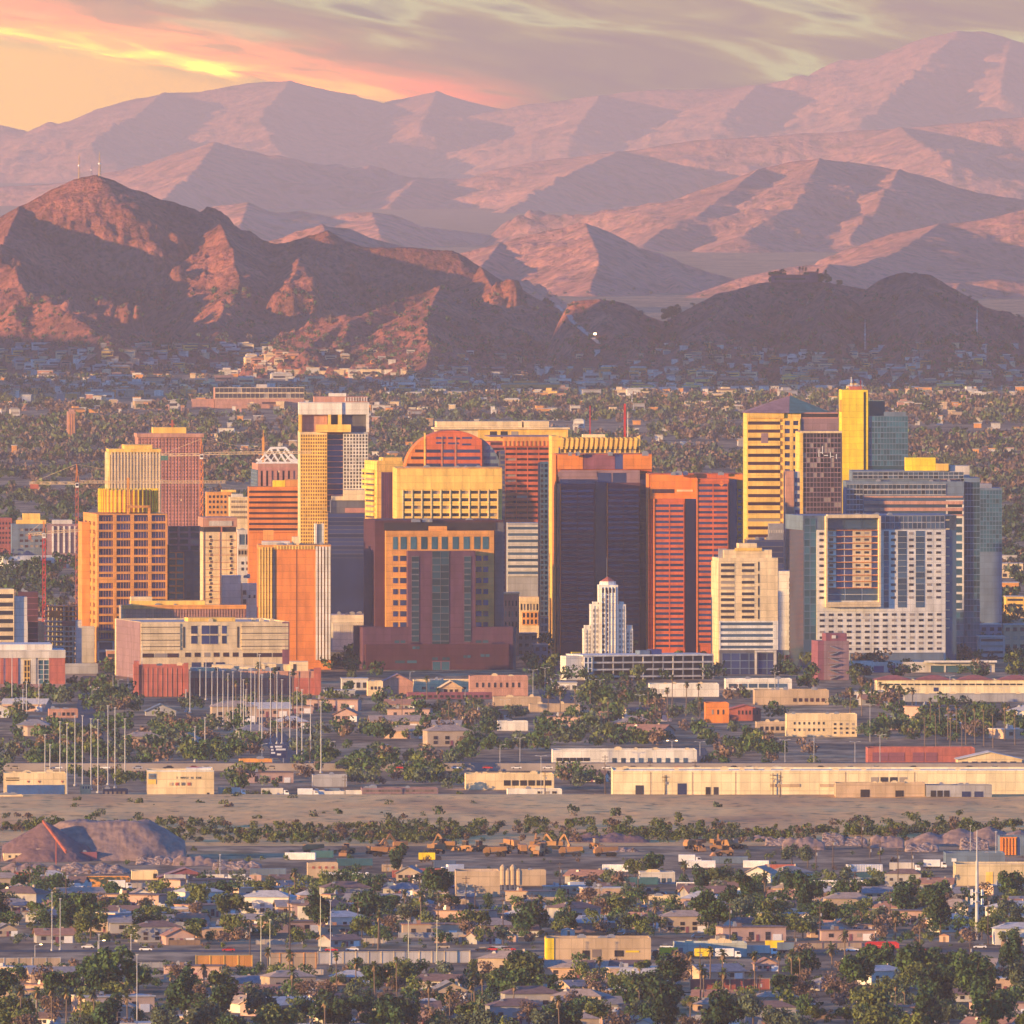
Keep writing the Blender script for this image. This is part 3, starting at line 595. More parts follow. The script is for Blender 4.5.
b.box('core_wall#8', pale, 76, 82, 620, None, d0=-8, d1=0); b.done()
b = Bld('office_building', 'building', 'slate grey cube office with yellow penthouse behind the short crane', 10, 12, 45, 14500, D=22)
b.body(bluegrey, 524); b.box('penthouse', ycream, 23, 40, 513.5, 524, d0=2, d1=14); b.box('penthouse', ycream, 16, 46, 520, 524.2, d0=1, d1=1.9); b.grid('F', 19, 44, 527, 549, 5, 4, .7, .45, bluegrey, gwarm, proud=.4); b.units(520, 2); b.done()
b = Bld('office_building', 'building', 'low dark block with tall white fins right of the slate cube', 46, 47, 81, 14480, D=22)
b.body(mauve, 524); b.ribs('F', 50, 78, 526, 553, 5, white, .32, 1.3); b.box('roof_room', pale, 52, 72, 520, 524.2, d0=4, d1=16); b.done()
b = Bld('parking_garage', 'garage', 'low white garage deck under the slate cube office', -10, 3, 68, 14350, D=30)
b.roofed(white, 556.5); b.grid('F', 8, 52, 559, 566, 2, 1, .9, .5, white, gdark); b.box('stair_box', redb, 56, 66, 559, None, d0=-2, d1=-.1); b.done()
b = Bld('brick_block', 'building', 'red brick hotel at left edge beyond the trees', -12, -6, 12, 14600, D=22)
b.body(redb, 518); b.wgrid('F', -5, 11, 521, 545, 5, 5, .4, .45); b.done()
# ---- yellow tower with notched balconies
b = Bld('apartment_tower', 'tower', 'yellow tower with saw tooth balconies and a purple striped centre', 364, 378, 403, 12250, th=18, D=40)
b.body(ycream, 461); b.box('roof_room', ycream, 383, 402, 457.5, 461, d0=4, d1=16); b.grid('F', 382, 396, 472, 560, 7, 1, .62, .98, dbrown, gnavy, proud=.5)
b.strip('wall', mauve, 'F', 381, 382, 472, 560, .6)
for k in range(16):
    y = 470 + k * 5.4; b.fbox('balcony', ycream, 'L', 4, b.D - 3, b.z(y + 3.0), b.z(y), 0, 2.2); b.win('L', 365.5, 376, y + 3.0, y + 5.2, gwarm)
b.strip('side_pier', ycream, 'L', 375.5, 378, 461.5, 600, .6); b.box('lower_wing', salmon, 366, 377, 560, None, d0=6, d1=30); b.wgrid('F', 367, 376, 563, 610, 1, 10, .3, .4, gwarm, off=6)
b.units(461, 3); b.done()
b = Bld('office_tower', 'tower', 'broad golden slab with four rows of dark windows in front of arched tower', 392, 397, 502, 11862, D=66)
b.body(ycream, 468.5); b.strip('wall', ycream, 'F', 397, 502, 469, 489, 1.4); b.grid('F', 403, 498, 488.5, 518.5, 10, 4, .78, .42, ycream, gdark, proud=1.2)
for i in range(11): b.strip('window_pier', cream, 'F', 403 + i * 9.5 - .8, 403 + i * 9.5 + .2, 490, 520, 1.6)
b.strip('wall', ycream, 'F', 397, 403, 468.5, 540, 1.3)
tx = MB(); rr = random.Random(3)
b.box('parapet', orangeb, 397, 502, 467.6, 468.4, d0=1, d1=2); b.units(468.5, 6); b.done()
# arched tower
b = Bld('office_tower', 'tower', 'rust red tower with a rounded barrel top and angled right face', 402, 405, 500, 12200, D=36)
def arch(b, part, m, px0, px1, xc_, yb, yt, rx, d0, d1, n=14):
    pts = []; z0 = b.z(yb)
    xs = [px0 + (px1 - px0) * i / n for i in range(n + 1)]
    top = [(b.x(p, d0), b.z(yb - (yb - yt) * math.sqrt(max(0, 1 - ((p - xc_) / rx) ** 2)))) for p in xs]
    pts = [(b.x(px0, d0), z0 - .01)] + [(b.x(px1, d0), z0 - .01)] + list(reversed(top))
    b.mb(part, m).prism(pts, d0, d1)
arch(b, 'arch_wall', terra, 405.5, 425, 452, 472, 430, 47, 0, 34); arch(b, 'arch_wall', brown, 425.2, 482, 452, 472, 430.5, 47, -1, 34); arch(b, 'arch_wall', bluegrey, 482.2, 500, 452, 472, 430, 49, 1.5, 34)
b.box('wall', dbrown, 405, 500, 471.8); b.box('arch_edge', ycream, 424, 425.5, 433, 472, d0=-1.3, d1=-.9)
for k in range(3):
    y = 449.5 + k * 7; b.win('F', 426.5, 440.5, y, y + 3.2, gnavy, off=-1, out=.05); b.win('F', 443, 454, y, y + 3.2, gnavy, off=-1, out=.05); b.win('F', 456.5, 480, y, y + 3.2, gnavy, off=-1, out=.05); b.win('F', 483.5, 494 + k * 2, y, y + 3.2, gnavy, off=1.5, out=.05)
    b.win('F', 415 - k * 4, 423.5, y, y + 2.8, gwarm, off=0, out=.05)
for (a, c, y) in ((436, 446, 437), (436, 445, 442), (448, 453, 437), (448, 459, 442.5), (462, 472, 437), (462, 471, 443.5), (456, 460, 437.5)): b.win('F', a, c, y, y + 1.8, gnavy, off=-1, out=.05)
b.grid('F', 500.2, 505, 450, 600, 1, 30, .9, .55, dgrey, gnavy, off=0, proud=.1); b.box('side_wing', dgrey, 499, 505, 452, None, d0=.3, d1=30)
for px in (441.5, 455.3): b.strip('mullion', salmon, 'F', px, px + 1, 436, 472, .35, off=-1)
b.done()
# ---- maroon courthouse block
b = Bld('courthouse', 'building', 'maroon granite courthouse with a golden window frame set in its face', 361, 375, 503, 11700, th=7, D=60)
b.box('wall', maroon, 375, 503, 520.5, 630, d0=8); b.box('wall', dgrey, 495, 503.6, 523, 630, d0=7.6, d1=7.95)
b.box('podium', plum, 363, 513, 627, None, d0=-4, d1=40); b.box('podium', maroon, 366, 509, 644, None, d0=-8, d1=-4.05); b.box('podium', dgrey, 513.1, 516, 627.5, None, d0=0, d1=40)
b.box('gold_wall', orangeb, 386, 494, 531, 628, d0=3, d1=7.9)
b.box('roof_room', dark, 384, 496, 523, 530.5, d0=7.2, d1=7.9); b.box('roof_room', orangeb, 429, 447, 526.5, 531, d0=5, d1=7); b.units(521, 5)
for i, px in enumerate((393, 400.5, 410.5, 421, 431.5, 441.5, 452.5, 463.5, 474, 482.5)): b.win('F', px, px + (4.5 if i in (0,) else 6), 537, 549.5, gteal, off=3)
b.strip('cornice', orangeb, 'F', 386, 494, 531, 535, .6, off=3)
b.box('centre_bay', plum, 408, 475.5, 551, 628, d0=-4, d1=2.9)
b.grid('F', 432, 449, 551, 648, 2, 14, .96, .88, dgrey, gcourt, off=-4, proud=.3); b.grid('F', 411.5, 419, 556, 642, 1, 14, .95, .78, dgrey, gcourt, off=-4, proud=.3); b.grid('F', 464, 471, 556, 642, 1, 14, .95, .78, dgrey, gcourt, off=-4, proud=.3)
for k in range(7):
    y = 556 + k * 11.1
    for (a, c) in ((393, 397.6), (400, 406.6), (475.8, 481.3), (483.3, 488.2)): b.win('F', a, c, y, y + 5.2, gnavy, off=3)
for k in range(7): b.strip('ledge', ycream, 'F', 391, 407, 555 + k * 11.1, 555.5 + k * 11.1, .5, off=3)
for (x0_, x1_, y) in ((394, 406, 640), (412, 420, 646), (432, 438, 657), (442, 450, 657), (463, 471, 655), (475, 489, 640), (480, 490, 654), (394, 418, 660)): b.wgrid('F', x0_, x1_, y, y + 3, 2, 1, .8, .9, gteal, off=-8)
b.grid('F', 432, 450, 661, 671, 2, 1, .9, .9, dbrown, gteal, off=-8, proud=.2)
b.done()
b = Bld('office_building', 'building', 'small red brick building with tiny windows right of maroon courthouse', 502, 503, 519, 12000, D=18)
b.body(salmon, 594); b.wgrid('F', 504, 518, 598, 630, 4, 3, .35, .5); b.box('cornice', cream, 502.5, 519.5, 592.6, 594.2, d0=-.4); b.done()
b = Bld('office_building', 'building', 'small peach arcade building lit beside the red brick one', 519, 520, 539, 12150, D=18)
b.body(cream, 597); b.grid('F', 520, 539, 603, 611, 6, 1, .6, .8, cream, gdark); b.grid('F', 522, 538, 612, 625, 4, 2, .6, .7, orangeb, gdark); b.done()
b = Bld('office_building', 'building', 'grey banded office slab between arched tower and scaffold edge', 506, 508, 541, 12450, D=24)
b.body(grey, 523); b.grid('F', 508, 541, 525, 576, 1, 8, 1, .42, pale, gblue, proud=.5, hp=.5); b.done()
b = Bld('office_tower', 'tower', 'red brick stepped tower of dark bands under a wide pale roof slab', 484, 490, 563, 12600, D=44)
b.body(brown, 442); b.grid('F', 505, 550, 446, 526, 4, 15, .93, .45, brown, gwarm, proud=.9); b.grid('F', 490, 505, 441, 526, 1, 16, .9, .5, redb, gwarm, proud=.2); b.grid('F', 550, 563, 452, 526, 1, 15, .9, .45, redb, gwarm, proud=.2)
b.box('attic', orangeb, 503, 563, 437, 446, d0=-1.5, d1=14); b.ribs('F', 503, 563, 441, 446, 14, brown, .3, .3, off=-1.5); b.box('roof_deck', mauve, 490, 556, 436, 437, d0=-1, d1=40); b.done()
b = Bld('office_tower', 'tower', 'flat roofed ivory top floor with arches behind the red stepped tower', 434, 437, 568, 13000, D=30)
b.box('wall', cream, 437, 478, 430.5); b.box('wall', ycream, 478.2, 568, 429, d0=-.5); b.box('roof_slab', cream, 434, 570, 427.5, 429.4, d0=-2, d1=29); b.box('attic', cream, 437, 522, 421.5, 427.4, d0=3, d1=26); b.box('attic', cream, 524, 549, 421.2, 427.4, d0=2, d1=26)
b.wgrid('F', 488, 520, 431, 437.5, 3, 1, .65, .9, gdark, off=-.5); b.done()
# ---- yellow crown tower behind the brown twin
b = Bld('office_tower', 'tower', 'golden edged tower with toothed crown rising behind dark brown twin', 549, 552, 640, 12150, D=38)
b.box('wall', ycream, 552, 558.5, 436, d0=-1); b.box('wall', pale, 558.5, 640, 449); b.box('crown', ycream, 558.5, 638, 437.5, 446.5, d0=-1.2, d1=8)  # sunlit west side put into the colour of the yellow edge
for i in range(16):
    px = 560 + i * 4.9; b.mb('crown_tooth', ycream).prism([(b.x(px, -1), b.z(449)), (b.x(px + 2.6, -1), b.z(449)), (b.x(px + 4, -1), b.z(439)), (b.x(px + 1.0, -1), b.z(437))], -3.2, -1.3)
b.grid('F', 560, 640, 447, 453, 16, 1, .6, .9, ycream, gdark, proud=.4); b.box('roof_room', cream, 583, 605, 434.5, 440, d0=4, d1=18); b.mb('crown', ycream).prism([(b.x(630, -1), b.z(446)), (b.x(640, -1), b.z(446)), (b.x(640, -1), b.z(435)), (b.x(636, -1), b.z(437))], -2.6, -1.3)
b.box('antenna#1', redp, 589.6, 590.6, 406, 435, d0=8, d1=8.6); b.box('antenna#2', redp, 624, 626, 404, 437, d0=8, d1=9.2); b.box('antenna#3', whp, 627.5, 628.2, 412, 437, d0=8, d1=8.4); b.box('antenna#4', redp, 623.3, 626.8, 418, 419, d0=7.7, d1=9.5)
b.strip('wall', tan_, 'F', 558.5, 562, 455, 655, .8); b.done()
b = Bld('scaffold_tower', 'tower', 'narrow pale open balcony tower left of the golden edged tower', 538, 540, 552, 12220, D=20)
b.body(salmon, 463); b.grid('F', 540, 552, 463, 616, 3, 30, .66, .6, cream, gdark, proud=.9); b.grid('F', 540, 552, 617, 640, 3, 3, .8, .7, grey, gblue, proud=.5); b.box('roof_rail', cream, 540, 552, 461.6, 463, d0=-.5, d1=.2); b.done()
# ---- brown twins, sunlight and shade put into their colours
plum = wm('plum_cladding_and_shade', (.11, .048, .085))  # also the darker twin's brick, with its shade put into the colour
def twin(label, xl, xc, xr, Y, top, ztop2, blocks, seed, fm=None):
    fm = fm or plum
    b = Bld('office_tower', 'tower', label, xl, xc, xr, Y, th=6, D=46)
    yb = top + 20
    b.box('wall', brown, xc, xr, top, yb, d0=14); b.box('wall', fm, xc + .5, xr - .5, yb + .1, None, d0=14.2, d1=44)
    b.fbox('wall_edge', terra, 'L', 13.5, 46, 0, b.z(top + .5), -.2, .3)
    for i, (x0, x1, yt, d, dk) in enumerate(blocks):
        b.box('front_block', fm, x0, x1, yt, None, d0=d, d1=14.1)
        nb = max(1, int((650 - yt - 5) / 5.4)); b.grid('F', x0 + 1, x1 - 1, yt + 4, yt + 4 + nb * 5.4, 2, nb, .93, .46, fm, gnavy, off=d, proud=.5)
        b.strip('wall_edge', terra, 'F', x0 - .3, x0 + .7, yt, 655, .75, off=d)
    b.units(top, 4, seed=seed)
    return b
b = twin('darker plum brown twin tower with a sunlit orange top band', 553, 557, 652, 11950, 454.5, 0, ((560, 595, 484, 2, 1), (607, 640, 483, 0, 1)), 1)
b.box('front_recess', gnavy, 595.5, 606.5, 482, None, d0=8, d1=14); b.box('front_recess', gnavy, 640.5, 648, 480, None, d0=9, d1=14)
b.box('sun_tint_band', orangep, 557.5, 583, 455, 469.5, d0=12.6, d1=13.9); b.box('sun_tint_band', dbrown, 583.2, 615, 455, 469.5, d0=12.8, d1=13.9); b.box('sun_tint_band', gnavy, 615.2, 623, 455, 469.5, d0=13, d1=13.9); b.box('sun_tint_band', orangep, 623.2, 652, 455, 469.5, d0=12.6, d1=13.9)  # low sun on the top band put into its orange, shade into the darker pieces
b.box('upper_block', mauve, 560, 640, 470.5, 484, d0=10, d1=13.95); b.wgrid('F', 597, 627, 473, 483.5, 2, 1, .9, .95, gnavy, off=10); b.strip('upper_block', mauve, 'F', 558, 597, 472, 477, .5, off=10)
b.strip('corner_pier', salmon, 'F', 557, 560, 484, 655, 1, off=12); b.done()
b = twin('rusty orange twin tower with a diamond mark on its front block', 647, 650, 743, 11900, 474, 0, ((654, 685, 499, 2, 0), (697, 729, 478.5, -2, 0)), 2, brown)
b.box('front_recess', gnavy, 685.5, 696.5, 499, None, d0=8, d1=14); b.box('front_recess', gnavy, 729.5, 737, 480, None, d0=6, d1=14); b.box('sun_tint_band', orangep, 650.5, 697, 475, 499, d0=11.5, d1=13.9); b.box('sun_tint_band', orangep, 729.2, 743, 474.8, 655, d0=12, d1=13.9)  # sunlight on the upper band and right edge put into the orange
b.grid('F', 737.5, 742.5, 488, 600, 1, 20, .7, .5, orangep, gnavy, off=12, proud=.3)
b.wgrid('F', 652, 675, 489, 494, 1, 1, .95, .8, gwarm, off=11.5); b.strip('upper_block', cream, 'F', 677, 693, 490, 492, .4, off=11.5)
dx, dz = b.x(721.5, -2), b.z(483.5); r_ = 3 * b.sc
b.mb('diamond_logo', terra).prism([(dx, dz - r_), (dx + r_, dz), (dx, dz + r_), (dx - r_, dz)], -2.3, -2.02)
b.done()
# ---- white art deco tower
b = Bld('deco_tower', 'tower', 'white stepped art deco tower with a small red tiled cap', 582, 584, 633, 11600, th=8, D=18)
b.box('wall', white, 584, 633, 629, None, d0=3); b.box('wall', white, 591, 626, 604.5, None, d0=1.5, d1=16); b.box('wall', white, 599, 618, 585, None, d0=0, d1=14)
for (x0, x1, yt, yb, d) in ((584, 590.5, 625.5, 629.2, 3.2), (626.5, 633, 625.5, 629.2, 3.2), (592.5, 598.5, 602, 604.8, 1.8), (618.5, 624.5, 602, 604.8, 1.8)): b.box('wall', white, x0 + .6, x1 - .6, yt, yb, d0=d, d1=10)
cx, cz = b.x(608.5), b.z(585); rr_ = 8.5 * b.sc
b.mb('cap', white).tube((cx, 6, cz - .2), (cx, 6, b.z(581.6)), rr_, rr_ * .95, n=8); b.mb('tile_roof', redb).tube((cx, 6, b.z(581.6)), (cx, 6, b.z(577)), rr_ * .92, .3, n=8)
b.box('mast', steel, 606.6, 606.9, 558, 578, d0=6, d1=6.2)
for (x0, x1, yt, n, d) in ((585, 591, 632, 6, 3), (626.5, 632.5, 632, 6, 3), (592.5, 599, 608, 9, 1.5), (618.5, 625, 608, 9, 1.5)):
    b.wgrid('F', x0, x1, yt, yt + n * (655 - yt) / n, 2, n, .5, .55, gdark, off=d); b.ribs('F', x0, x1, yt - 2, 658, 2, white, .12, .35, off=d)
b.wgrid('F', 601, 616, 588, 593, 4, 1, .5, .9, gdark); b.wgrid('F', 600.5, 606, 597, 655, 1, 11, .5, .6, gdark); b.wgrid('F', 606.5, 609.5, 590, 655, 1, 14, .7, .7, gwarm); b.ribs('F', 600, 617, 587, 657, 5, white, .16, .6); b.done()
b = Bld('parking_garage', 'garage', 'long low glass railed garage with lit decks before the deco tower', 566, 583, 714, 11480, D=30)
for k in range(4):
    y = 655 + k * 7; b.box('deck', pale if k else white, 583, 714, y, y + 1.6)
b.box('core_wall#9', dgrey, 584, 713, 657, None, d0=12, d1=28); b.box('deck', white, 566, 590, 656, None, d0=2, d1=12); b.grid('F', 584, 592, 657, 680, 2, 4, .8, .8, whp, gteal)
for i in range(14): b.box('column', steel if i % 3 else pale, 583 + i * 10, 584 + i * 10, 655, None, d0=.4, d1=1)
b.box('roof_shed', bluegrey, 640, 650, 651, 655, d0=4, d1=12); b.box('roof_shed', gnavy, 652, 662, 650, 655, d0=4, d1=12); b.done()
b = Bld('billboard', 'sign', 'small yellow billboard on a wall left of the deco tower', 569, 570, 579, 11600, D=1)
b.box('board', yell, 571.5, 580.5, 652, 659); b.box('post', steel, 575, 576, 659, None, d0=.3, d1=.8); b.done()
# ---- cream hotel
b = Bld('hotel', 'hotel', 'cream hotel slab with paired window columns above a dark glass base', 712.5, 719, 778, 11600, th=10, D=36)
b.box('wall', cream, 719, 778, 558, 650); b.box('wall', cream, 712.6, 719, 558, None, d0=1, d1=34) if False else None
b.box('roof_room', cream, 724, 772, 550, 558, d0=3, d1=20); b.box('roof_room', cream, 739, 757, 543.5, 550, d0=4, d1=16); b.box('roof_room', ycream, 735, 762, 548, 551, d0=2.4, d1=2.95); b.box('roof_room', steel, 719.5, 727, 549, 558, d0=6, d1=12)
b.wgrid('F', 720.5, 734.5, 562, 620, 1, 10, .95, .5, gdark, frame=cream); b.wgrid('F', 741.5, 754.5, 562, 620, 1, 10, .95, .5, gdark, frame=cream)
for k in range(5): b.win('F', 758, 759.2, 562 + k * 12, 571 + k * 12, dark)
b.grid('F', 720, 773, 621, 650, 1, 5, 1, .5, white, gblue, proud=.5, hp=.5); b.strip('side_pier', white, 'F', 773, 778, 621, 650, .7); b.strip('side_pier', white, 'F', 719, 720.5, 621, 650, .7)
b.fbox('side_wall', cream, 'L', 0, b.D, -.5, b.z(562), -.2, .4); b.box('podium', dgrey, 719.5, 778, 650.1, None, d0=-1.5, d1=30); b.grid('F', 722, 776, 653, 676, 6, 3, .92, .9, bluegrey, gnavy, off=-1.5, proud=.4)
b.box('podium_frame', pale, 755, 757, 652, None, d0=-3, d1=-1.6); b.box('podium_frame', pale, 774, 776.5, 652, None, d0=-3, d1=-1.6); b.box('podium_frame', pale, 755, 776.5, 650.5, 652.3, d0=-3, d1=-1.6); b.done()
b = Bld('office_building', 'building', 'pale blue side block with one column of arched windows right of hotel', 777, 778.5, 795, 11800, D=30)
b.body(bluegrey, 571); b.strip('wall', white, 'F', 778.5, 795, 571, 650, .2)
for k in range(14): b.win('F', 789, 792.4, 578 + k * 5.4, 581.6 + k * 5.4, dark, out=.25)
b.box('base_wall', dbrown, 785, 797, 655, None, d0=-6, d1=-.1); b.done()
b = Bld('office_building', 'building', 'dark blue office behind cream hotel with grey railed roof room', 745, 747, 787, 12100, D=30)
b.body(gnavy, 540); b.grid('F', 747, 787, 541, 580, 1, 7, 1, .86, dgrey, gnavy, proud=.2, hp=.2); b.box('roof_room', steel, 769, 784, 524, 540, d0=2, d1=14); b.ribs('F', 769, 784, 530, 533, 9, white, .4, .3, off=2); b.units(540, 5); b.done()
# ---- pyramid top tower
b = Bld('office_tower', 'tower', 'golden banded tower under a teal hipped pyramid roof', 744, 747, 801, 12560, th=10, D=46)
b.box('wall', ycream, 747, 801, 413); b.box('side_wing', mauve, 801, 838, 413, None, d0=1, d1=40)  # shade of the right face put into its mauve colour
b.grid('F', 748, 780, 419, 540, 1, 15, 1, .40, ycream, gwarm, proud=1.0, hp=1.0); b.grid('F', 783, 800, 419, 540, 2, 15, .6, .55, ycream, gnavy, proud=.7); b.strip('wall', ycream, 'F', 747, 784, 413, 418, 1.2); b.strip('wall', mauve, 'F', 801, 838, 418, 431, .4, off=1)
b.grid('F', 801.5, 838, 412.5, 418.5, 1, 1, 1, .6, pinks, dark, off=1, proud=.5, hp=.5); b.grid('F', 801.5, 838, 419, 432, 1, 2, 1, .5, mauve, gnavy, off=1, proud=.5, hp=.5); b.strip('notch', mauve, 'F', 761, 768, 433, 443, 1.1)
def hip(b, part, ms, px0, px1, yb, pk, yt, d0, d1, ov=1.5):
    z0, z1 = b.z(yb), b.z(yt); x0, x1 = b.x(px0, d0), b.x(px1, d0); xm = b.x(pk, (d0 + d1) / 2); ym = (d0 + d1) / 2
    m = b.mb(part, ms[0]); P = [(x0, d0, z0), (x1, d0, z0), (x1, d1, z0), (x0, d1, z0)]; T = (xm, ym, z1)
    m.use(ms[1]).face([P[0], P[1], T]); m.face([P[1], P[2], T]); m.face([P[2], P[3], T]); m.use(ms[0]).face([P[3], P[0], T]); m.face([P[3], P[2], P[1], P[0]])
z0, z1 = b.z(413), b.z(396); x0, x1 = b.x(744), b.x(833); xm, xk = b.x(789), b.x(790, 20)
pr = b.mb('pyramid_roof', mauve); A, B2, Cc, Dd, M_ = (x0, -1, z0), (x1, 6, z0), (x1, 44, z0), (x0, 44, z0), (xm, -3, z0); T = (xk, 20, z1)
pr.face([A, M_, T]); pr.face([Dd, A, T]); pr.use(green).face([M_, B2, T]); pr.face([B2, Cc, T]); pr.face([Cc, Dd, T]); pr.face([Dd, Cc, B2, M_, A])
b.box('mast', redb, 789.3, 790.3, 393, 397.5, d0=19.5, d1=20.5); b.done()
b = Bld('office_tower', 'tower', 'dark bronze glass grid tower with a thin golden left edge', 797, 800, 842, 12100, th=8, D=40)
b.body(mauve, 431.5); b.strip('wall', ycream, 'F', 800, 803, 431.5, 530, 1.0); b.strip('wall', cream, 'F', 800, 842, 431, 433, 1.1); b.grid('F', 803, 841, 433, 517, 11, 17, .86, .82, mauve, gdark, proud=.4); b.fbox('side_wall', ycream, 'L', 0, b.D, -.5, b.z(432), -.1, .4)  # sun on the left side put into the yellow edge colour
r2 = random.Random(5)
lm_ = b.mb('wall_mark', whp)
for k, (px, py, w, h) in enumerate(((818.5, 450, .8, 7), (820, 452, 3, .8), (822, 446, .8, 8), (824, 455, 4, .7), (830, 452, .8, 6), (831, 456, 3, .7), (836, 454, .8, 5))): lm_.box(b.x(px), b.x(px + w), -.62, -.45, b.z(py + h), b.z(py))
b.done()
b = Bld('bank_tower', 'tower', 'tall blank sunlit yellow shaft with a dark slot and roof aerials', 840, 842, 868, 12800, th=8, D=42)
b.body(yell, 390); b.win('F', 863.6, 865.6, 392, 470, dark, out=.1); b.box('antenna_base', redb, 850, 862, 386.5, 390, d0=4, d1=14)  # sunset light on a white shaft put into its yellow colour
for i, px in enumerate((851, 853.5, 857, 860.5, 862)): b.box('antenna#x%d' % i, redp if i % 2 else whp, px, px + .7, 377 + (i * 7) % 6, 388, d0=6 + i, d1=6.4 + i)
b.box('corner_stub', orangeb, 840.2, 842, 400, 412, d0=2, d1=12)
b.box('glass_wing', gteal, 868.2, 908, 416, None, d0=1.5, d1=38); b.box('glass_wing', gteal, 869, 885, 401, 416, d0=6, d1=20); b.grid('F', 868.6, 908, 416, 466, 13, 9, .86, .84, bluegrey, gteal, off=1.5, proud=.3); b.strip('wall', bluegrey, 'F', 884, 906, 412, 416, .2, off=3)
b.done()
# ---- big grey blue glass office
b = Bld('office_tower', 'tower', 'wide grey blue glass office with pale upper bands and yellow roof box', 844, 846, 958, 11950, th=6, D=44)
b.box('wall', bluegrey, 852, 940, 471, 482, d0=6); b.box('wall', bluegrey, 846, 964, 481.5); b.box('side_wing', bluegrey, 964.2, 980, 478, None, d0=3, d1=40)
b.grid('F', 853, 964, 472, 479, 22, 2, .9, .78, grey, gblue, off=5.2, proud=.3); b.grid('F', 846.5, 863, 484, 520, 5, 7, .9, .8, grey, gblue, proud=.4)
b.grid('F', 863.5, 946, 484, 495, 20, 2, .9, .7, grey, gblue, proud=.4); b.grid('F', 864, 963, 496, 516, 1, 3, 1, .5, salmon, gblue, proud=.9, hp=.9)
b.grid('F', 946, 964, 500, 610, 1, 13, .8, .72, white, gteal, proud=.3); b.grid('F', 964.5, 980, 482, 655, 5, 28, .92, .88, bluegrey, gteal, off=3, proud=.3); b.grid('F', 940, 964, 612, 655, 6, 7, .92, .9, bluegrey, gteal, proud=.2)
b.box('roof_room', yell, 906, 936, 458, 471, d0=10, d1=24); b.box('roof_room', ycream, 936.2, 949, 464, 471, d0=10, d1=22); b.box('roof_room', pale, 950, 970, 466, 478, d0=12, d1=30); b.units(482, 6); b.done()
b = Bld('office_tower', 'tower', 'slim slate blue glass tower at right behind the wide glass office', 975, 977, 1002, 12500, th=8, D=34)
b.body(bluegrey, 488); b.grid('F', 977, 1002, 490, 552, 8, 14, .85, .85, bluegrey, gteal, proud=.3); b.box('roof_room', steel, 980, 992, 484, 488, d0=4, d1=16); b.done()
b = Bld('tower_block', 'tower', 'narrow peach column tower with one strip of side windows', 784, 786, 794, 12000, th=8, D=20)
b.body(salmon, 471); b.box('side_wing', pale, 794.2, 800, 472, None, d0=1, d1=18)
for k in range(13): b.win('F', 795, 799.5, 478 + k * 8, 482.5 + k * 8, gnavy, off=1)
b.win('F', 783, 785, 480, 560, dark) if False else None
b.done()
# ---- white hotel with big picture frame
b = Bld('hotel', 'hotel', 'broad white hotel with a large raised rectangular frame around balconies', 800, 817, 946, 11740, th=9, D=50)
b.body(white, 530); b.box('glass_top', bluegrey, 803, 957, 515.5, 530.2, d0=1.5); b.box('glass_side', gblue, 803.5, 816.7, 516, None, d0=1.5, d1=40); b.box('glass_side#r', gblue, 946.3, 957, 516, None, d0=1.5, d1=40)
b.grid('F', 881, 945, 516, 529.5, 14, 2, .9, .85, grey, gblue, off=1.5, proud=.3); b.grid('F', 804, 816, 518, 640, 2, 17, .9, .9, bluegrey, gteal, off=1.5, proud=.25)
fx0, fx1, fy0, fy1 = 826, 881, 516, 607
b.box('picture_frame', cream, fx0, fx0 + 1.6, fy0, fy1, d0=-3, d1=1.2); b.box('picture_frame', cream, fx1 - 2, fx1, fy0, fy1, d0=-3, d1=1.2); b.box('picture_frame', cream, fx0 + 1.6, fx1 - 2, fy0 - 1.5, fy0 + 2, d0=-3, d1=1.2); b.box('picture_frame', cream, fx0 + 1.6, fx1 - 2, fy1 - 5, fy1, d0=-3, d1=1.2)
b.wgrid('F', 828, 879, 519, 529, 3, 1, .96, .96, gblue, off=.4, frame=None); b.wgrid('F', 828, 879, 588, 601, 3, 2, .95, .9, gblue)
b.box('sun_tint_panel', cream, 853, 871.5, 531, 588, d0=-.35, d1=-.05)  # warm sun inside the frame put into the panel colour
b.wgrid('F', 835.5, 853, 530, 588, 2, 9, .86, .82, gnavy); b.wgrid('F', 872, 879.5, 530, 588, 1, 9, .9, .82, gnavy); b.wgrid('F', 827.5, 835, 530, 588, 1, 9, .5, .4, gdark); b.wgrid('F', 853.5, 871, 530, 588, 2, 9, .5, .36, gdark, off=-.35)
for k in range(10): b.strip('balcony_slab', orangep, 'F', 828, 879, 530 + k * 6.4, 530.7 + k * 6.4, 1.0)
b.wgrid('F', 817.5, 825.5, 530.5, 601, 1, 11, .55, .38, gdark)
for (x0, x1, g_) in ((884, 889, 1), (898, 907, 1), (916, 925, 1)): b.wgrid('F', x0, x1, 531, 608, 1, 13, .98, .94, gblue)
for (x0, x1) in ((889, 898), (907, 916)): b.wgrid('F', x0, x1, 530.5, 601, 1, 11, .5, .38, gdark)
b.wgrid('F', 925, 943.5, 530.5, 601, 2, 11, .5, .38, gdark); b.wgrid('F', 817.5, 944, 612, 652, 14, 7, .52, .42, gdark)
b.box('base_band', bluegrey, 850, 944, 653, 661.5, d0=-1.5, d1=-.02); b.units(516, 6)
for k in range(13): b.strip('mullion', cream, 'F', 946, 950, 520 + k * 9, 521 + k * 9, .25, off=1.5)
b.done()
b = Bld('hotel_podium', 'building', 'long pale hotel podium with large dark openings at street level', 845, 848, 995, 11640, th=9, D=30)
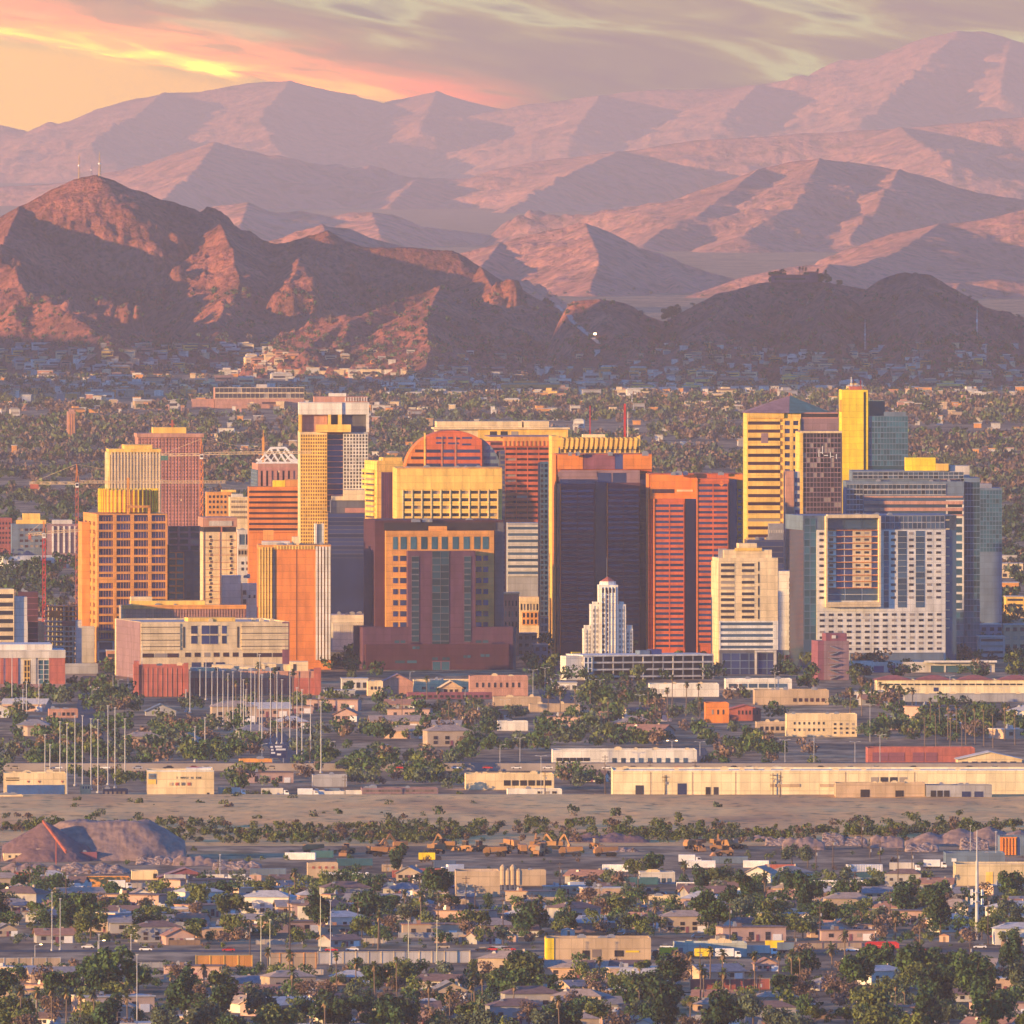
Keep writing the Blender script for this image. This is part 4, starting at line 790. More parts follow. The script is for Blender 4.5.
b.roofed(pale, 662); b.wgrid('F', 857, 886, 665, 675, 2, 1, .7, .8, gnavy); b.wgrid('F', 886, 910, 664.5, 678, 2, 1, .6, .9, gnavy); b.grid('F', 930, 990, 665, 676, 4, 1, .88, .86, pale, gteal, proud=.5); b.box('canopy', white, 925, 997, 660.5, 662.5, d0=-4, d1=0); b.done()
b = Bld('stair_block', 'building', 'brown brick block with zigzag fire stairs in front of white hotel', 812, 818, 849, 11480, th=9, D=20)
b.body(dbrown, 641); b.box('roof_room', dbrown, 826, 847, 633.5, 641, d0=2, d1=14); b.box('roof_room', white, 832, 836, 635.5, 638.5, d0=1.5, d1=1.95); b.strip('wall', mauve, 'F', 824, 849, 641, 690, .15)
st = b.mb('fire_stair', steel)
for k in range(6):
    y = 646 + k * 6; sg = 1 if k % 2 else -1; xa, xb = b.x(830), b.x(838)
    st.hexa([(xa, -1.4, b.z(y + (2.5 if sg > 0 else 0)) - .4), (xb, -1.4, b.z(y + (0 if sg > 0 else 2.5)) - .4), (xb, -.2, b.z(y + (0 if sg > 0 else 2.5)) - .4), (xa, -.2, b.z(y + (2.5 if sg > 0 else 0)) - .4), (xa, -1.4, b.z(y + (2.5 if sg > 0 else 0))), (xb, -1.4, b.z(y + (0 if sg > 0 else 2.5))), (xb, -.2, b.z(y + (0 if sg > 0 else 2.5))), (xa, -.2, b.z(y + (2.5 if sg > 0 else 0)))])
    st.box(b.x(828), b.x(840), -1.5, -.1, b.z(y + 5.6) - .2, b.z(y + 5.6))
b.done()
# far slab hospital
b = Bld('office_slab', 'building', 'long low pink slab with dark glass front beyond the tall towers', 213, 215, 304, 22300, D=30)
b.body(salmon, 387.5); b.box('wall', salmon, 192, 214, 399, None, d0=6, d1=20); b.box('roof_room', pale, 257, 267, 384.5, 387.5, d0=6, d1=16); b.grid('F', 215, 304, 387.5, 398.5, 20, 2, .94, .78, cream, gdark, proud=.7); b.win('F', 262, 276, 402, 404, gwarm); b.units(388, 4); b.done()
b = Bld('tower_block', 'tower', 'lone slim brick tower among far trees at left', 66.5, 67.5, 75.5, 20000, D=12)
b.body(salmon, 411.5); b.box('roof_room', salmon, 69, 74, 409.5, 411.5, d0=2, d1=6); b.ribs('F', 68, 75.5, 414, 440, 3, orangeb, .3, .5); b.done()
# ------------------------------------------------------------------ helpers for placing on terrain, and automatic wording
bpy.context.view_layer.update()
from mathutils.bvhtree import BVHTree
HILLS = []
for o_ in list(C.objects):
    if o_.name.startswith('hill'):
        me_ = o_.data; v_ = np.empty(len(me_.vertices) * 3, np.float32); me_.vertices.foreach_get('co', v_); f_ = np.empty(len(me_.loops), np.int32); me_.loops.foreach_get('vertex_index', f_)
        HILLS.append(BVHTree.FromPolygons(v_.reshape(-1, 3).tolist(), f_.reshape(-1, 4).tolist()))
def hit(px, py):
    """point where the line of sight at (px, py) meets a hill or the plain"""
    o = Vector((0, 0, H)); d = Vector(((px - 512) / F, 1, -(py - HZ) / F)).normalized(); best = None
    for h in HILLS:
        loc = h.ray_cast(o, d)[0]
        if loc is not None and (best is None or loc.y < best.y) and loc.z > .3: best = loc
    if py > HZ + 1:
        g = Vector((wX(px, gY(py)), gY(py), 0))
        if best is None or g.y < best.y: best = g
    return best
def crest(px, py, n=26):
    """first near hill point met going down from (px, py)"""
    for k in range(n):
        p = hit(px, py + k * .7)
        if p is not None and 23000 < p.y < 27500 and p.z > 20: return p
    return None
AUTO = []      # (object, phrase, x px, base py)
LM = []        # landmarks (short name, x px, base py, half width px)
def lm(nm, x, y, w=10): LM.append((nm, x, y, w))
KEEP = []      # parts of the view that stay free of random planting / houses
def keep(*r): KEEP.append(r)
for r_ in ((134, 188, 665, 698), (189, 320, 669, 698), (0, 65, 650, 684), (363, 515, 640, 668), (141, 289, 624, 664)): keep(*r_)
def free(x0, x1, y0, y1):
    for (a, b, c, d) in KEEP:
        if x0 < b and x1 > a and y0 < d and y1 > c: return False
    return True
ORD = ['first', 'second', 'third', 'fourth', 'fifth', 'sixth', 'seventh', 'eighth', 'ninth', 'tenth', 'eleventh', 'twelfth', 'thirteenth', 'fourteenth', 'fifteenth', 'sixteenth', 'seventeenth', 'eighteenth', 'nineteenth', 'twentieth']
def auto_labels():
    from collections import defaultdict
    G = defaultdict(list)
    for (o, ph, x, y) in AUTO:
        best = min(LM, key=lambda l: max(0, abs(l[1] - x) - l[3]) + 2.2 * abs(l[2] - y))
        dx, dy = x - best[1], y - best[2]
        if abs(dx) <= best[3] + 4: rel = 'in front of' if dy > 0 else 'behind'
        else: rel = 'right of' if dx > 0 else 'left of'
        G[(ph, rel, best[0])].append((x, o))
    for (ph, rel, nm), L in G.items():
        L.sort(key=lambda t: t[0]); n = len(L)
        for i, (x, o) in enumerate(L):
            if n == 1: t = '%s %s the %s' % (ph, rel, nm)
            elif n == 2: t = '%s %s %s the %s' % (('left-hand', 'right-hand')[i], ph, rel, nm)
            elif i == 0: t = 'leftmost %s %s the %s' % (ph, rel, nm)
            elif i == n - 1: t = 'rightmost %s %s the %s' % (ph, rel, nm)
            else: t = '%s %s from the left, %s the %s' % (ORD[i] if i < 20 else 'later', ph, rel, nm)
            o['label'] = ' '.join(t.split()[:16])

# ------------------------------------------------------------------ low buildings, from the photograph, front to back
def low(name, cat, label, x0, x1, yt, yb, wall, roof=None, D=18, wins=(), left=1.5, units=2, lmk=None, kp=True, doors=(), gable=False, th=None):
    Y = gY(yb); b = Bld(name, cat, label, x0 - left, x0, x1, Y, D=D)
    if gable:
        zt = b.z(yt); ze = b.z(yt + gable); b.mb('wall', wall).box(0, b.W, 0, D, -.4, ze)
        b.mb('wall', wall).prism([(0, ze), (b.W, ze), (b.W / 2, zt - .3)], 0.02, D - .02)
        r = b.mb('roof', roof or roofg); e = .7
        for sg in (0, 1):
            xa, xb = (-e, b.W / 2) if sg == 0 else (b.W + e, b.W / 2)
            P = [(xa, -e, ze - .25), (xb, -e, zt), (xb, D + e, zt), (xa, D + e, ze - .25)]
            r.hexa([(p[0], p[1], p[2] - .12) for p in P] + [(p[0], p[1], p[2] + .15) for p in P])
    else: b.roofed(wall, yt, roof)
    for w in wins:
        x_0, x_1, y0, y1, nx, nz = w[:6]; g_ = w[6] if len(w) > 6 else gdark
        b.wgrid('F', x_0, x_1, y0, y1, nx, nz, w[7] if len(w) > 7 else .6, w[8] if len(w) > 8 else .8, g_)
    for (a, c, y0, m) in doors: b.strip('door', m, 'F', a, c, y0, yb, .15)
    if units and not gable: b.units(yt, units, steel if units % 2 else cream, h=1.6)
    if lmk: lm(lmk, (x0 + x1) / 2, yb, (x1 - x0) / 2)
    if kp: keep(x0 + 1, x1 - 1, yt + .5, yb - 1)
    return b
LB = 'building'
# behind the levee
b = low('warehouse', LB, 'very long pale yellow warehouse with small bays behind the sandy levee', 613, 1035, 770, 800, wm('warm_cream_wall', (.80, .68, .42)), white, D=40, units=12, lmk='long pale yellow warehouse', wins=((635, 644, 785, 797, 1, 1, gdark, .9, .95), (677, 687, 783, 798, 1, 1, gnavy, .9, .95), (704, 720, 786, 797, 2, 1, gdark, .6, .8), (870, 908, 777, 783, 4, 1, gdark, .8, .9)))
b.strip('cornice', white, 'F', 613, 1035, 770, 771.4, .3); b.strip('dock_shade', tan_, 'F', 770, 800, 784, 787, .3)
for px in (650, 692, 735, 780, 845, 914): b.strip('wall_joint', tan_, 'F', px, px + .8, 772, 799, .15)
b.strip('dock_shade', tan_, 'F', 820, 852, 784, 787, .3); b.done()
b = low('warehouse', LB, 'lower tan loading hall in front of the long pale warehouse', 836, 925, 783, 803, tan_, cream, D=16, units=4, wins=((860, 870, 789, 800, 1, 1, dark, .9, .9), (895, 904, 790, 800, 1, 1, dark, .9, .9)), lmk='tan loading hall'); b.done()
b = low('warehouse', LB, 'grey open sided loading hall right of the tan hall', 926, 992, 785, 803, grey, pale, D=16, units=3, wins=((930, 950, 790, 800, 3, 1, dark, .8, .9), (960, 985, 791, 801, 2, 1, gnavy, .7, .9))); b.done()
b = low('store_building', 'store', 'white box building with small dark lettering and three little pictures', 147, 214, 770, 797, cream, white, D=20, units=0, left=1, lmk='white lettered box building')
b.box('roof_room', white, 186, 211, 768.3, 770.6, d0=4, d1=14)
b.strip('parapet_wall', white, 'F', 147, 214, 770, 772, .25); b.strip('mural', bluegrey, 'F', 148.5, 155.5, 773.5, 779, .3); b.strip('mural', dgrey, 'F', 150, 154.8, 775, 777.5, .45); b.strip('mural', ycream, 'F', 148, 156, 779.5, 784, .28)
for i, m_ in enumerate((tan_, redb, dgrey, redb)): b.strip('picture', m_, 'F', 169.3 + i * 6, 172.6 + i * 6, 782.5, 785.5, .25)
b.wgrid('F', 206, 210, 792, 796, 1, 1, .6, .7)
def wall_text(b, txt, px, py, hpx, m, face_off=-.12):
    cu = bpy.data.curves.new('t', 'FONT'); cu.body = txt; cu.size = hpx * b.sc * 1.35; cu.extrude = .06; cu.space_character = 1.15
    o = bpy.data.objects.new('t', cu); C.objects.link(o); bpy.context.view_layer.update()
    me = bpy.data.meshes.new_from_object(o.evaluated_get(bpy.context.evaluated_depsgraph_get())); bpy.data.objects.remove(o)
    me.materials.clear(); me.materials.append(m); t = link('lettering', me, b.root, (b.x(px), face_off, b.z(py))); t.rotation_euler = (math.radians(90), 0, 0)
wall_text(b, "T  WEST  N  THE", 176, 778.8, 2.2, dark); b.done()
b = low('store_building', 'store', 'white fronted thrift store with blue lower wall and heart marks', 4, 66, 773, 797, cream, pale, D=20, units=4, lmk='blue and white store')
b.strip('blue_wall', mat('blue_paint', (.03, .10, .28)), 'F', 7, 64, 785, 797, .25)
for px in (28, 39, 62):
    xx, zz, r_ = b.x(px), b.z(781.5), 1.1 * b.sc
    b.mb('heart_logo', redb).prism([(xx, zz - r_ * 1.2), (xx + r_, zz + .1 * r_), (xx + r_ * .9, zz + r_ * .8), (xx + .3 * r_, zz + r_ * .8), (xx, zz + .4 * r_), (xx - .3 * r_, zz + r_ * .8), (xx - r_ * .9, zz + r_ * .8), (xx - r_, zz + .1 * r_)], -.3, -.05)
for k in range(2): b.strip('lettering', dark, 'F', 6 + 0 * k, 19, 777.6 + 2.2 * k, 778.5 + 2.2 * k, .2)
b.win('F', 22, 26, 788, 795, whp); b.win('F', 10, 18, 789, 796, gblue); b.done()
low('shop_building', LB, 'small teal roofed kiosk among the pole bases', 81, 91, 785, 796, cream, green, D=6, units=0, wins=((82, 90, 786, 789, 3, 1, gteal),)).done()
low('shop_building', LB, 'dark blue canopied fuel shop near pole row', 103, 128, 789, 797, gnavy, dgrey, D=10, units=1, wins=((104, 126, 791, 796, 5, 1, glit),)).done()
low('yard_building', LB, 'pale stacked terrace shed at far left below the store', -8, 23, 795, 803, cream, white, D=10, units=3, wins=((-6, 20, 797, 801, 6, 1),)).done()
low('office_building', LB, 'long low brown building with two thin bands of windows', 362, 438, 788, 797, mauve, cream, D=14, units=3, lmk='banded brown building', wins=((363, 437, 789.5, 792, 24, 1, glit, .85, .9), (363, 437, 793.5, 796, 24, 1, glit, .85, .9))).done()
low('shed', 'shed', 'grey green flat shed with pale roof near the left road', 313, 347, 775, 787, grey, pale, D=14, units=1).done()
low('shop_building', LB, 'white low parapet building with brown roof behind levee', 304, 362, 791, 797, white, redb, D=14, units=1).done()
low('office_building', LB, 'cream stepped roof building behind the levee centre', 466, 554, 774, 790, cream, ycream, D=20, units=6, lmk='cream stepped roof building', wins=((503, 552, 780, 786, 6, 1, dark, .8, .9),)).done()
low('shop_building', LB, 'white small office with three windows on levee edge', 508, 562, 789, 797, white, cream, D=10, units=1, wins=((536, 558, 791, 794, 3, 1),)).done()
low('warehouse', LB, 'long white walled shed with a dark flat roof edge', 553, 697, 750, 768, white, grey, D=24, units=4, lmk='long white shed', wins=((556, 590, 756, 763, 5, 1, dark, .9, .5), (610, 690, 757, 764, 9, 1, gblue, .5, .7))).done()
low('warehouse', LB, 'maroon walled hall with a pale roof line and dark doors', 868, 975, 748, 764, redb, grey, D=24, units=0, lmk='maroon walled hall', wins=((872, 905, 752, 762, 2, 1, dbrown, .95, .9), (912, 938, 752, 762, 2, 1, dbrown, .9, .9))).done()
low('house_block', LB, 'pale tent roofed hall at right before the palms', 958, 1022, 752, 768, cream, pale, D=20, units=0, gable=7, wins=((960, 1018, 761, 766, 6, 1),)).done()
low('apartment_building', LB, 'tan two step apartment block with stair columns', 787, 857, 714, 737, cream, cream, D=18, units=3, lmk='tan stepped apartments', wins=((832, 856, 722, 735, 4, 3, gdark, .4, .5), (792, 826, 720, 733, 7, 2, gdark, .35, .4))).done()
low('apartment_building', LB, 'low brown arcade building left of the tan apartments', 757, 808, 722, 733, tan_, tan_, D=16, units=2, wins=((759, 806, 726, 731, 9, 1),)).done()
low('church', 'church', 'orange mission style church with dark red side wing', 706, 729, 703, 723, orangep, redb, D=22, units=0, lmk='orange mission church', wins=((710, 726, 709, 715, 3, 1, gdark, .3, .8),)).done()
low('church_wing', LB, 'dark red wing with arched windows right of orange church', 729.5, 761, 705, 721, redb, redb, D=16, units=0, wins=((737, 759, 710, 715, 6, 1, gdark, .4, .8),), gable=4).done()
low('warehouse', LB, 'white flat hall with pale doors before the glass garage', 650, 719, 684, 697, white, tan_, D=24, units=4, lmk='white flat hall', wins=((652, 668, 689, 695, 4, 1, pale, .7, .9),)).done()
low('warehouse', LB, 'second white hall with dark window band right of the first', 726, 792, 679, 690, white, white, D=20, units=3, wins=((728, 788, 683.5, 688, 6, 1, gblue, .85, .9),)).done()
low('warehouse', LB, 'low tan hall with pale roof steps behind church', 755, 829, 690, 705, tan_, cream, D=24, units=5, lmk='low tan hall', wins=((792, 826, 697, 703, 6, 1, gwarm, .6, .6),)).done()
b = low('market_hall', LB, 'long tan hall with many small red hipped roofs at right', 877, 1035, 680, 694, wm('warm_cream_wall', (.80, .68, .42)), terra, D=24, units=0, lmk='red roofed market hall', wins=((880, 1030, 683.5, 685.5, 22, 1, dark, .8, .8), (932, 940, 687, 692, 1, 1, gnavy)))
for i in range(4):
    x0_, x1_ = 874 + i * 41, 913 + i * 41; z0, z1 = b.z(680), b.z(675.5); xa, xb = b.x(x0_), b.x(x1_); r_ = b.mb('tile_roof', redb)
    P = [(xa, -1, z0), (xb, -1, z0), (xb, 20, z0), (xa, 20, z0)]; A_, B3 = (xa + 8, 9, z1), (xb - 8, 9, z1)
    r_.face([P[0], P[1], B3, A_]); r_.face([P[1], P[2], B3]); r_.face([P[2], P[3], A_, B3]); r_.face([P[3], P[0], A_]); r_.face([P[3], P[2], P[1], P[0]])
b.done()
low('warehouse', LB, 'grey sheds below the red roofed market hall', 905, 1030, 694, 702, grey, pale, D=14, units=4).done()
low('brick_building', LB, 'red brick two storey building with a row of small windows', 470, 528, 676, 696, salmon, redb, D=20, units=2, lmk='red brick two storey building', wins=((474, 522, 682, 688, 8, 1, gdark, .35, .8),)).done()
low('warehouse', LB, 'cream hall between brick gable and brick building', 414, 470, 680, 692, cream, white, D=20, units=3, wins=((420, 468, 686, 690, 6, 1, gdark, .5, .6),)).done()
low('brick_gable_hall', LB, 'dark brick hall with pointed gable front', 383, 413, 674, 694, salmon, mauve, D=22, gable=8, lmk='brick gable hall', units=0).done()
low('station_building', LB, 'tan gabled station house between brick halls', 440, 462, 681, 695, tan_, cream, D=14, gable=7, units=0, wins=((443, 459, 689, 693, 3, 1),)).done()
low('platform_canopy', LB, 'long thin white platform canopy before the brick halls', 408, 492, 692.5, 699, dbrown, white, D=8, units=0, wins=((410, 490, 695, 698, 14, 1, dark),)).done()
low('shop_building', LB, 'small peach box left of the brick gable hall', 368, 383, 681, 696, cream, cream, D=12, units=1, wins=((370, 381, 686, 690, 3, 1),)).done()
low('warehouse', LB, 'tan flat hall right of the red brick building', 494, 541, 697, 706, tan_, cream, D=14, units=2).done()
low('warehouse', LB, 'white flat store among trees in centre', 498, 528, 721, 731, white, cream, D=12, units=1, lmk='white flat store').done()
low('warehouse', LB, 'beige hall strip right behind the first trees', 530, 580, 704, 712, tan_, tan_, D=14, units=2).done()
low('house_block', LB, 'pink flat building beside the street at left', 49, 78, 709, 718, salmon, salmon, D=12, units=3, lmk='pink flat building', wins=((52, 75, 712, 716, 5, 1),)).done()
low('bungalow', 'house', 'grey gabled house in front of red brick hall', 146, 176, 704, 716, grey, bluegrey, D=12, gable=7, lmk='grey gabled house', units=0, wins=((152, 164, 711, 714, 2, 1, glit),)).done()
low('cinema_block', LB, 'grey overpass wall block beyond the left street', 63, 98, 664, 674, grey, pale, D=14, units=0).done()
low('shop_building', LB, 'tan house box between poles and board sign', 240, 272, 759, 767, orangeb, cream, D=10, units=1, lmk='tan house box').done()
# board with white marks
b = Bld('sign_board', 'sign', 'dark blue board with white blocks between the pole rows', 269.5, 270, 287, gY(765), D=1.2)
b.box('board', gnavy, 270, 286.5, 745, 758); b.box('post', steel, 272, 273, 758, None, d0=.3, d1=.8); b.box('post', steel, 283, 284, 758, None, d0=.3, d1=.8)
for (a, c, y) in ((270.5, 273, 746), (275, 282, 745.8), (276, 285.5, 748.6), (271, 275, 752), (277, 281, 753.5), (271, 273.5, 749)): b.strip('board_block', whp, 'F', a, c, y, y + 1.8, .15)
b.done(); keep(269, 288, 744, 762)
# quarry, yards and works in the near field
low('site_office', 'trailer', 'cream quarry trailer with a small cabin on its roof', 4, 43, 853.5, 861.5, cream, white, D=6, units=0, lmk='cream quarry trailer', wins=((6, 40, 855, 858, 5, 1, gdark, .3, .8),)).box('cabin', cream, 36, 43, 849, 853.4, d0=1, d1=4)
ALLB[-1].done()
low('loading_shed', 'shed', 'dark slatted hopper shed at the foot of the gravel pile', 79, 97, 852, 861, dbrown, dgrey, D=6, units=1).done()
low('yard_building', LB, 'cream open fronted workshop with brown roof by the rubble', 132, 158, 871, 880, cream, pale, D=14, units=0, wins=((152, 158, 873, 879, 1, 1, dark),)).done()
low('yard_canopy', LB, 'rusty roofed open yard canopy right of cream workshop', 159, 212, 868, 881, dbrown, mauve, D=12, units=0, gable=9, lmk='rusty yard canopy', wins=((162, 208, 874, 880, 4, 1, dark, .85, .9),)).done()
low('yard_building', LB, 'long low orange walled yard building by the rubble heaps', 84, 130, 877, 887, orangeb, cream, D=12, units=0, lmk='long cream yard wall').done()
low('cottage', LB, 'tan box building with red trim near parked trucks', 308, 338, 863, 878, tan_, orangeb, D=12, units=0, lmk='tan box cottage', wins=((310, 336, 866, 869, 4, 1, redb, .4, .8),)).done()
low('warehouse', LB, 'tan metal warehouse with white sloped roof near centre street', 456, 500, 871, 897, tan_, white, D=24, units=0, lmk='tan metal warehouse', doors=((457, 475, 890, grey),)).done()
b = low('warehouse', LB, 'long grey roofed warehouse with a bright yellow left end', 547, 651, 938, 960, tan_, grey, D=22, units=3, lmk='yellow ended warehouse', wins=((582, 590, 950, 959, 1, 1, dark, .9, .9), (591, 602, 949, 958, 1, 1, glit, .8, .9), (614, 624, 950, 957, 1, 1, dark, .9, .9), (625, 640, 947, 956, 1, 1, yell, .9, .2)))
b.strip('yellow_end', yell, 'F', 547, 554, 938, 960, .3); b.fbox('yellow_end', yell, 'L', 0, 22, 0, b.z(938.5), 0, .3); b.done()
low('warehouse', LB, 'grey green metal shop with flat white roof steps', 675, 747, 943, 957, wm('sage_metal', (.42, .45, .40)), white, D=20, units=4, lmk='grey green metal shop', wins=((678, 684, 947, 955, 1, 1, gblue),)).done()
low('shop_building', LB, 'pale building with green sign band and dark doors', 640, 675, 872, 884, pale, green, D=14, units=2, lmk='green banded shop', wins=((632, 672, 878, 883, 7, 1, gblue, .7, .9),)).done()
low('shop_building', LB, 'cream motel strip with long flat roof in centre right', 645, 680, 896, 905, cream, tan_, D=14, units=1, wins=((647, 678, 900, 903, 5, 1),)).done()
low('warehouse', LB, 'beige flat warehouse with tan side at right edge', 956, 1035, 864, 886, wm('beige_wall', (.62, .50, .30)), white, D=26, units=0, lmk='beige edge warehouse', doors=((986, 993, 872, ycream), (998, 1003, 873, dbrown))).done()
low('warehouse', LB, 'grey works hall behind the beige edge warehouse', 946, 1005, 853, 866, bluegrey, grey, D=22, units=1, wins=((950, 958, 858, 862, 1, 1, whp),)).done()
b = low('warehouse', LB, 'orange walled shed with steel blue side at right edge', 1000, 1035, 836, 856, bluegrey, pale, D=16, units=0, wins=()); b.strip('orange_wall', orangep, 'F', 1000, 1017, 837, 855, .5); b.ribs('F', 1001, 1017, 838, 855, 5, orangeb, .2, .9); b.done()
low('silo_house', LB, 'tan box behind upright silos', 518, 546, 870, 886, tan_, tan_, D=10, units=1).done()
for i, px in enumerate((503, 508, 513, 519)):
    Y = gY(890); s_ = Y / F; m = MB(); h_ = (23 - i % 2 * 4) * s_; m.tube((0, 0, 2), (0, 0, h_), 1.2, n=12); m.tube((0, 0, h_), (0, 0, h_ + 1), 1.2, .3, n=12)
    r_ = empty('silo', (wX(px, Y), Y, 0)); tag(r_, None, 'silo', 'upright tan silos'); m.build('tank', tan_, r_)
    for k in range(4): q = MB(); t_ = k * math.pi / 2 + .7; q.tube((math.cos(t_), math.sin(t_), 0), (math.cos(t_), math.sin(t_), 2.2), .12, n=4); q.build('leg', steel, r_)
    AUTO.append((r_, 'tan upright silo', px, 890))
keep(500, 523, 864, 890)
# sound walls along the near road
def wallrun(label, x0, x1, yt, yb, m, cap=None):
    Y = gY(yb); b = Bld('boundary_wall', 'wall', label, x0 - .3, x0, x1, Y, D=.5); b.box('wall', m, x0, x1, yt + .5); b.box('coping', cap or m, x0 - .2, x1 + .2, yt, yt + .5, d0=-.08, d1=.58)
    n = max(3, int((x1 - x0) / 12))
    for i in range(n + 1): b.box('pier', cap or m, x0 + i * (x1 - x0) / n - .4, x0 + i * (x1 - x0) / n + .4, yt - .4, None, d0=-.15, d1=-.02)
    b.done(); keep(x0, x1, yt + 2, yb - 2)
wallrun('bright ochre road wall left of the tall white poles', 196, 252, 955.5, 967, orangeb, ycream)
wallrun('ochre road wall between first and second pole groups', 268, 316, 953, 969, tan_, orangeb)
wallrun('long pale tan road wall in the near centre', 318, 470, 952, 964, pale, cream)
wallrun('grey road wall at the lower left edge', -10, 60, 958, 966, tan_, pale)
wallrun('brown red yard wall below grey green metal shop', 690, 770, 979, 990, redb, tan_)
wallrun('tan kerbside wall running past the red trailer', 770, 862, 943, 949, tan_, mauve)
# elevated roadway strip in front of the long white shed
Y = gY(770); g = MB(); g.box(wX(-60, Y), wX(1090, Y), Y - 14, Y, 0.05, 3.4); tag(g.build('highway', mat('highway_concrete', (.30, .26, .24), scale=.1)), kind='structure')
g = MB(); g.box(wX(-60, Y), wX(1090, Y), Y - 13.4, Y - .6, 3.41, 3.43); tag(g.build('road', mat('road_asphalt', (.06, .06, .065), scale=.2)), kind='structure')
def road(pts, w, z=.03, m=None):
    g = MB()
    for (a, b_) in zip(pts[:-1], pts[1:]):
        Ya, Yb = gY(a[1]), gY(b_[1]); xa, xb = wX(a[0], Ya), wX(b_[0], Yb); d = Vector((xb - xa, Yb - Ya, 0)).normalized(); n_ = Vector((d.y, -d.x, 0)) * w / 2
        g.face([(xa + n_.x, Ya + n_.y, z), (xb + n_.x, Yb + n_.y, z), (xb - n_.x, Yb - n_.y, z), (xa - n_.x, Ya - n_.y, z)][::-1] if False else [(xa - n_.x, Ya - n_.y, z), (xa + n_.x, Ya + n_.y, z), (xb + n_.x, Yb + n_.y, z), (xb - n_.x, Yb - n_.y, z)])
    return tag(g.build('road', m or MATS['road_asphalt']), kind='structure')
road([(490, 935), (470, 915), (455, 893), (452, 880), (450, 868)], 12); road([(-40, 951), (1060, 951)], 16, .035); road([(85, 745), (92, 712), (98, 676)], 16); road([(300, 765), (262, 725), (250, 700)], 14)
road([(560, 705), (545, 670), (540, 640)], 16); road([(700, 770), (690, 748)], 14); road([(830, 944), (900, 946)], 14, .06); road([(705, 402), (730, 392), (742, 383)], 16, .05)
for px, py in ((40, 951), (0, 0)): pass
# quarry piles and the river bank
def heap(label, x0, x1, top, base, peaks, m, seed, D=60, cat='gravel pile', nm='gravel_pile', lmk=None):
    Y = gY(base); sc = Y / F; xa, xb = wX(x0, Y), wX(x1, Y); nx = max(30, int((x1 - x0))); xs = np.linspace(xa, xb, nx); ys = np.linspace(Y, Y + D, 34); X, YY = np.meshgrid(xs, ys); Z = np.full(X.shape, -1.0)
    for (px, py, k) in peaks:
        h_ = (base - py) * sc; d = np.hypot(X - wX(px, Y), (YY - (Y + min(D * .5, h_ / k))) * 1.0) * (1 + .12 * (vn(X / 7, YY / 7, seed) - .5)); Z = np.maximum(Z, h_ - k * d)
    Z = np.minimum(Z, (base - top) * sc) + 2.2 * (fbm(X / 9, YY / 9, 5, seed, .6) - .5); Z[0] = -.4; Z[-1] = -.4; Z[:, 0] = -.4; Z[:, -1] = -.4
    V, Q = grid_mesh(xs, ys, Z); c = V.copy(); c0 = np.array([(xa + xb) / 2, Y, 0]); o = link(nm, mesh_np(nm, V - c0, Q, m, smooth=True)); o.location = c0; tag(o, label, cat)
    if lmk: lm(lmk, (x0 + x1) / 2, base, (x1 - x0) / 2)
gm1 = mat('gravel_purple', (.20, .12, .115), scale=.4, bump=.5); gm2 = mat('gravel_tan', (.33, .22, .17), scale=.3, bump=.5, col2=(.2, .14, .12)); gm3 = mat('rubble', (.40, .30, .24), scale=.6, bump=1.5, col2=(.14, .09, .08))
heap('steep purple gravel cone with a conveyor on it', 0, 90, 821, 862, [(43, 822, .62)], gm1, 3, D=50, lmk='purple gravel cone')
heap('wide flat topped tan gravel pile beside the purple cone', 40, 185, 823, 861, [(x_, 812, .62) for x_ in range(76, 140, 8)], gm2, 5, D=66, lmk='wide tan gravel pile')
heap('long brown soil bank behind the machines', 568, 650, 833, 843, [(590, 833, .3), (615, 833, .3), (630, 835, .3)], gm1, 8, D=40)
heap('reddish soil mound at right with dug face', 905, 1035, 828, 846, [(930, 832, .4), (960, 829, .4), (990, 828, .4), (1020, 830, .4)], gm2, 12, D=50, lmk='reddish soil mound')
for i, (x0, x1, tp, bs) in enumerate(((0, 66, 863, 872), (60, 130, 862, 874), (135, 175, 855, 865), (172, 218, 856, 866), (212, 262, 859, 870), (765, 792, 837, 846), (782, 826, 838, 850), (822, 845, 834, 846), (842, 868, 836, 846), (870, 905, 836, 848), (600, 640, 846, 852), (905, 940, 842, 852), (740, 770, 836, 842), (960, 990, 838, 850))):
    heap('x', x0, x1, tp, bs, [(x0 + (x1 - x0) * f_, tp + (j % 2) * 1.5, .45) for j, f_ in enumerate((.2, .4, .6, .8))], gm3 if i % 3 else gm2, 20 + i, D=24, cat='rubble heap', nm='rubble_heap'); C.objects[-1]['group'] = 'rubble heaps in the quarry yard'
    AUTO.append((C.objects[-1], 'low rubble heap', (x0 + x1) / 2, bs))
# conveyor on the cone
b = Bld('conveyor', 'conveyor', 'thin red conveyor gantry leaning on the purple gravel cone', 42.5, 43, 60, gY(864), D=1.2)
b.mb('truss', redb).tube((b.x(43), .5, b.z(820.5)), (b.x(61), -14, b.z(850)), .45, n=4); b.mb('truss', redb).tube((b.x(43), .5, b.z(822)), (b.x(61), -14, b.z(852)), .35, n=4)
b.mb('post', redb).box(b.x(53), b.x(53) + .4, -7, -6.6, 0, b.z(838)); b.done()
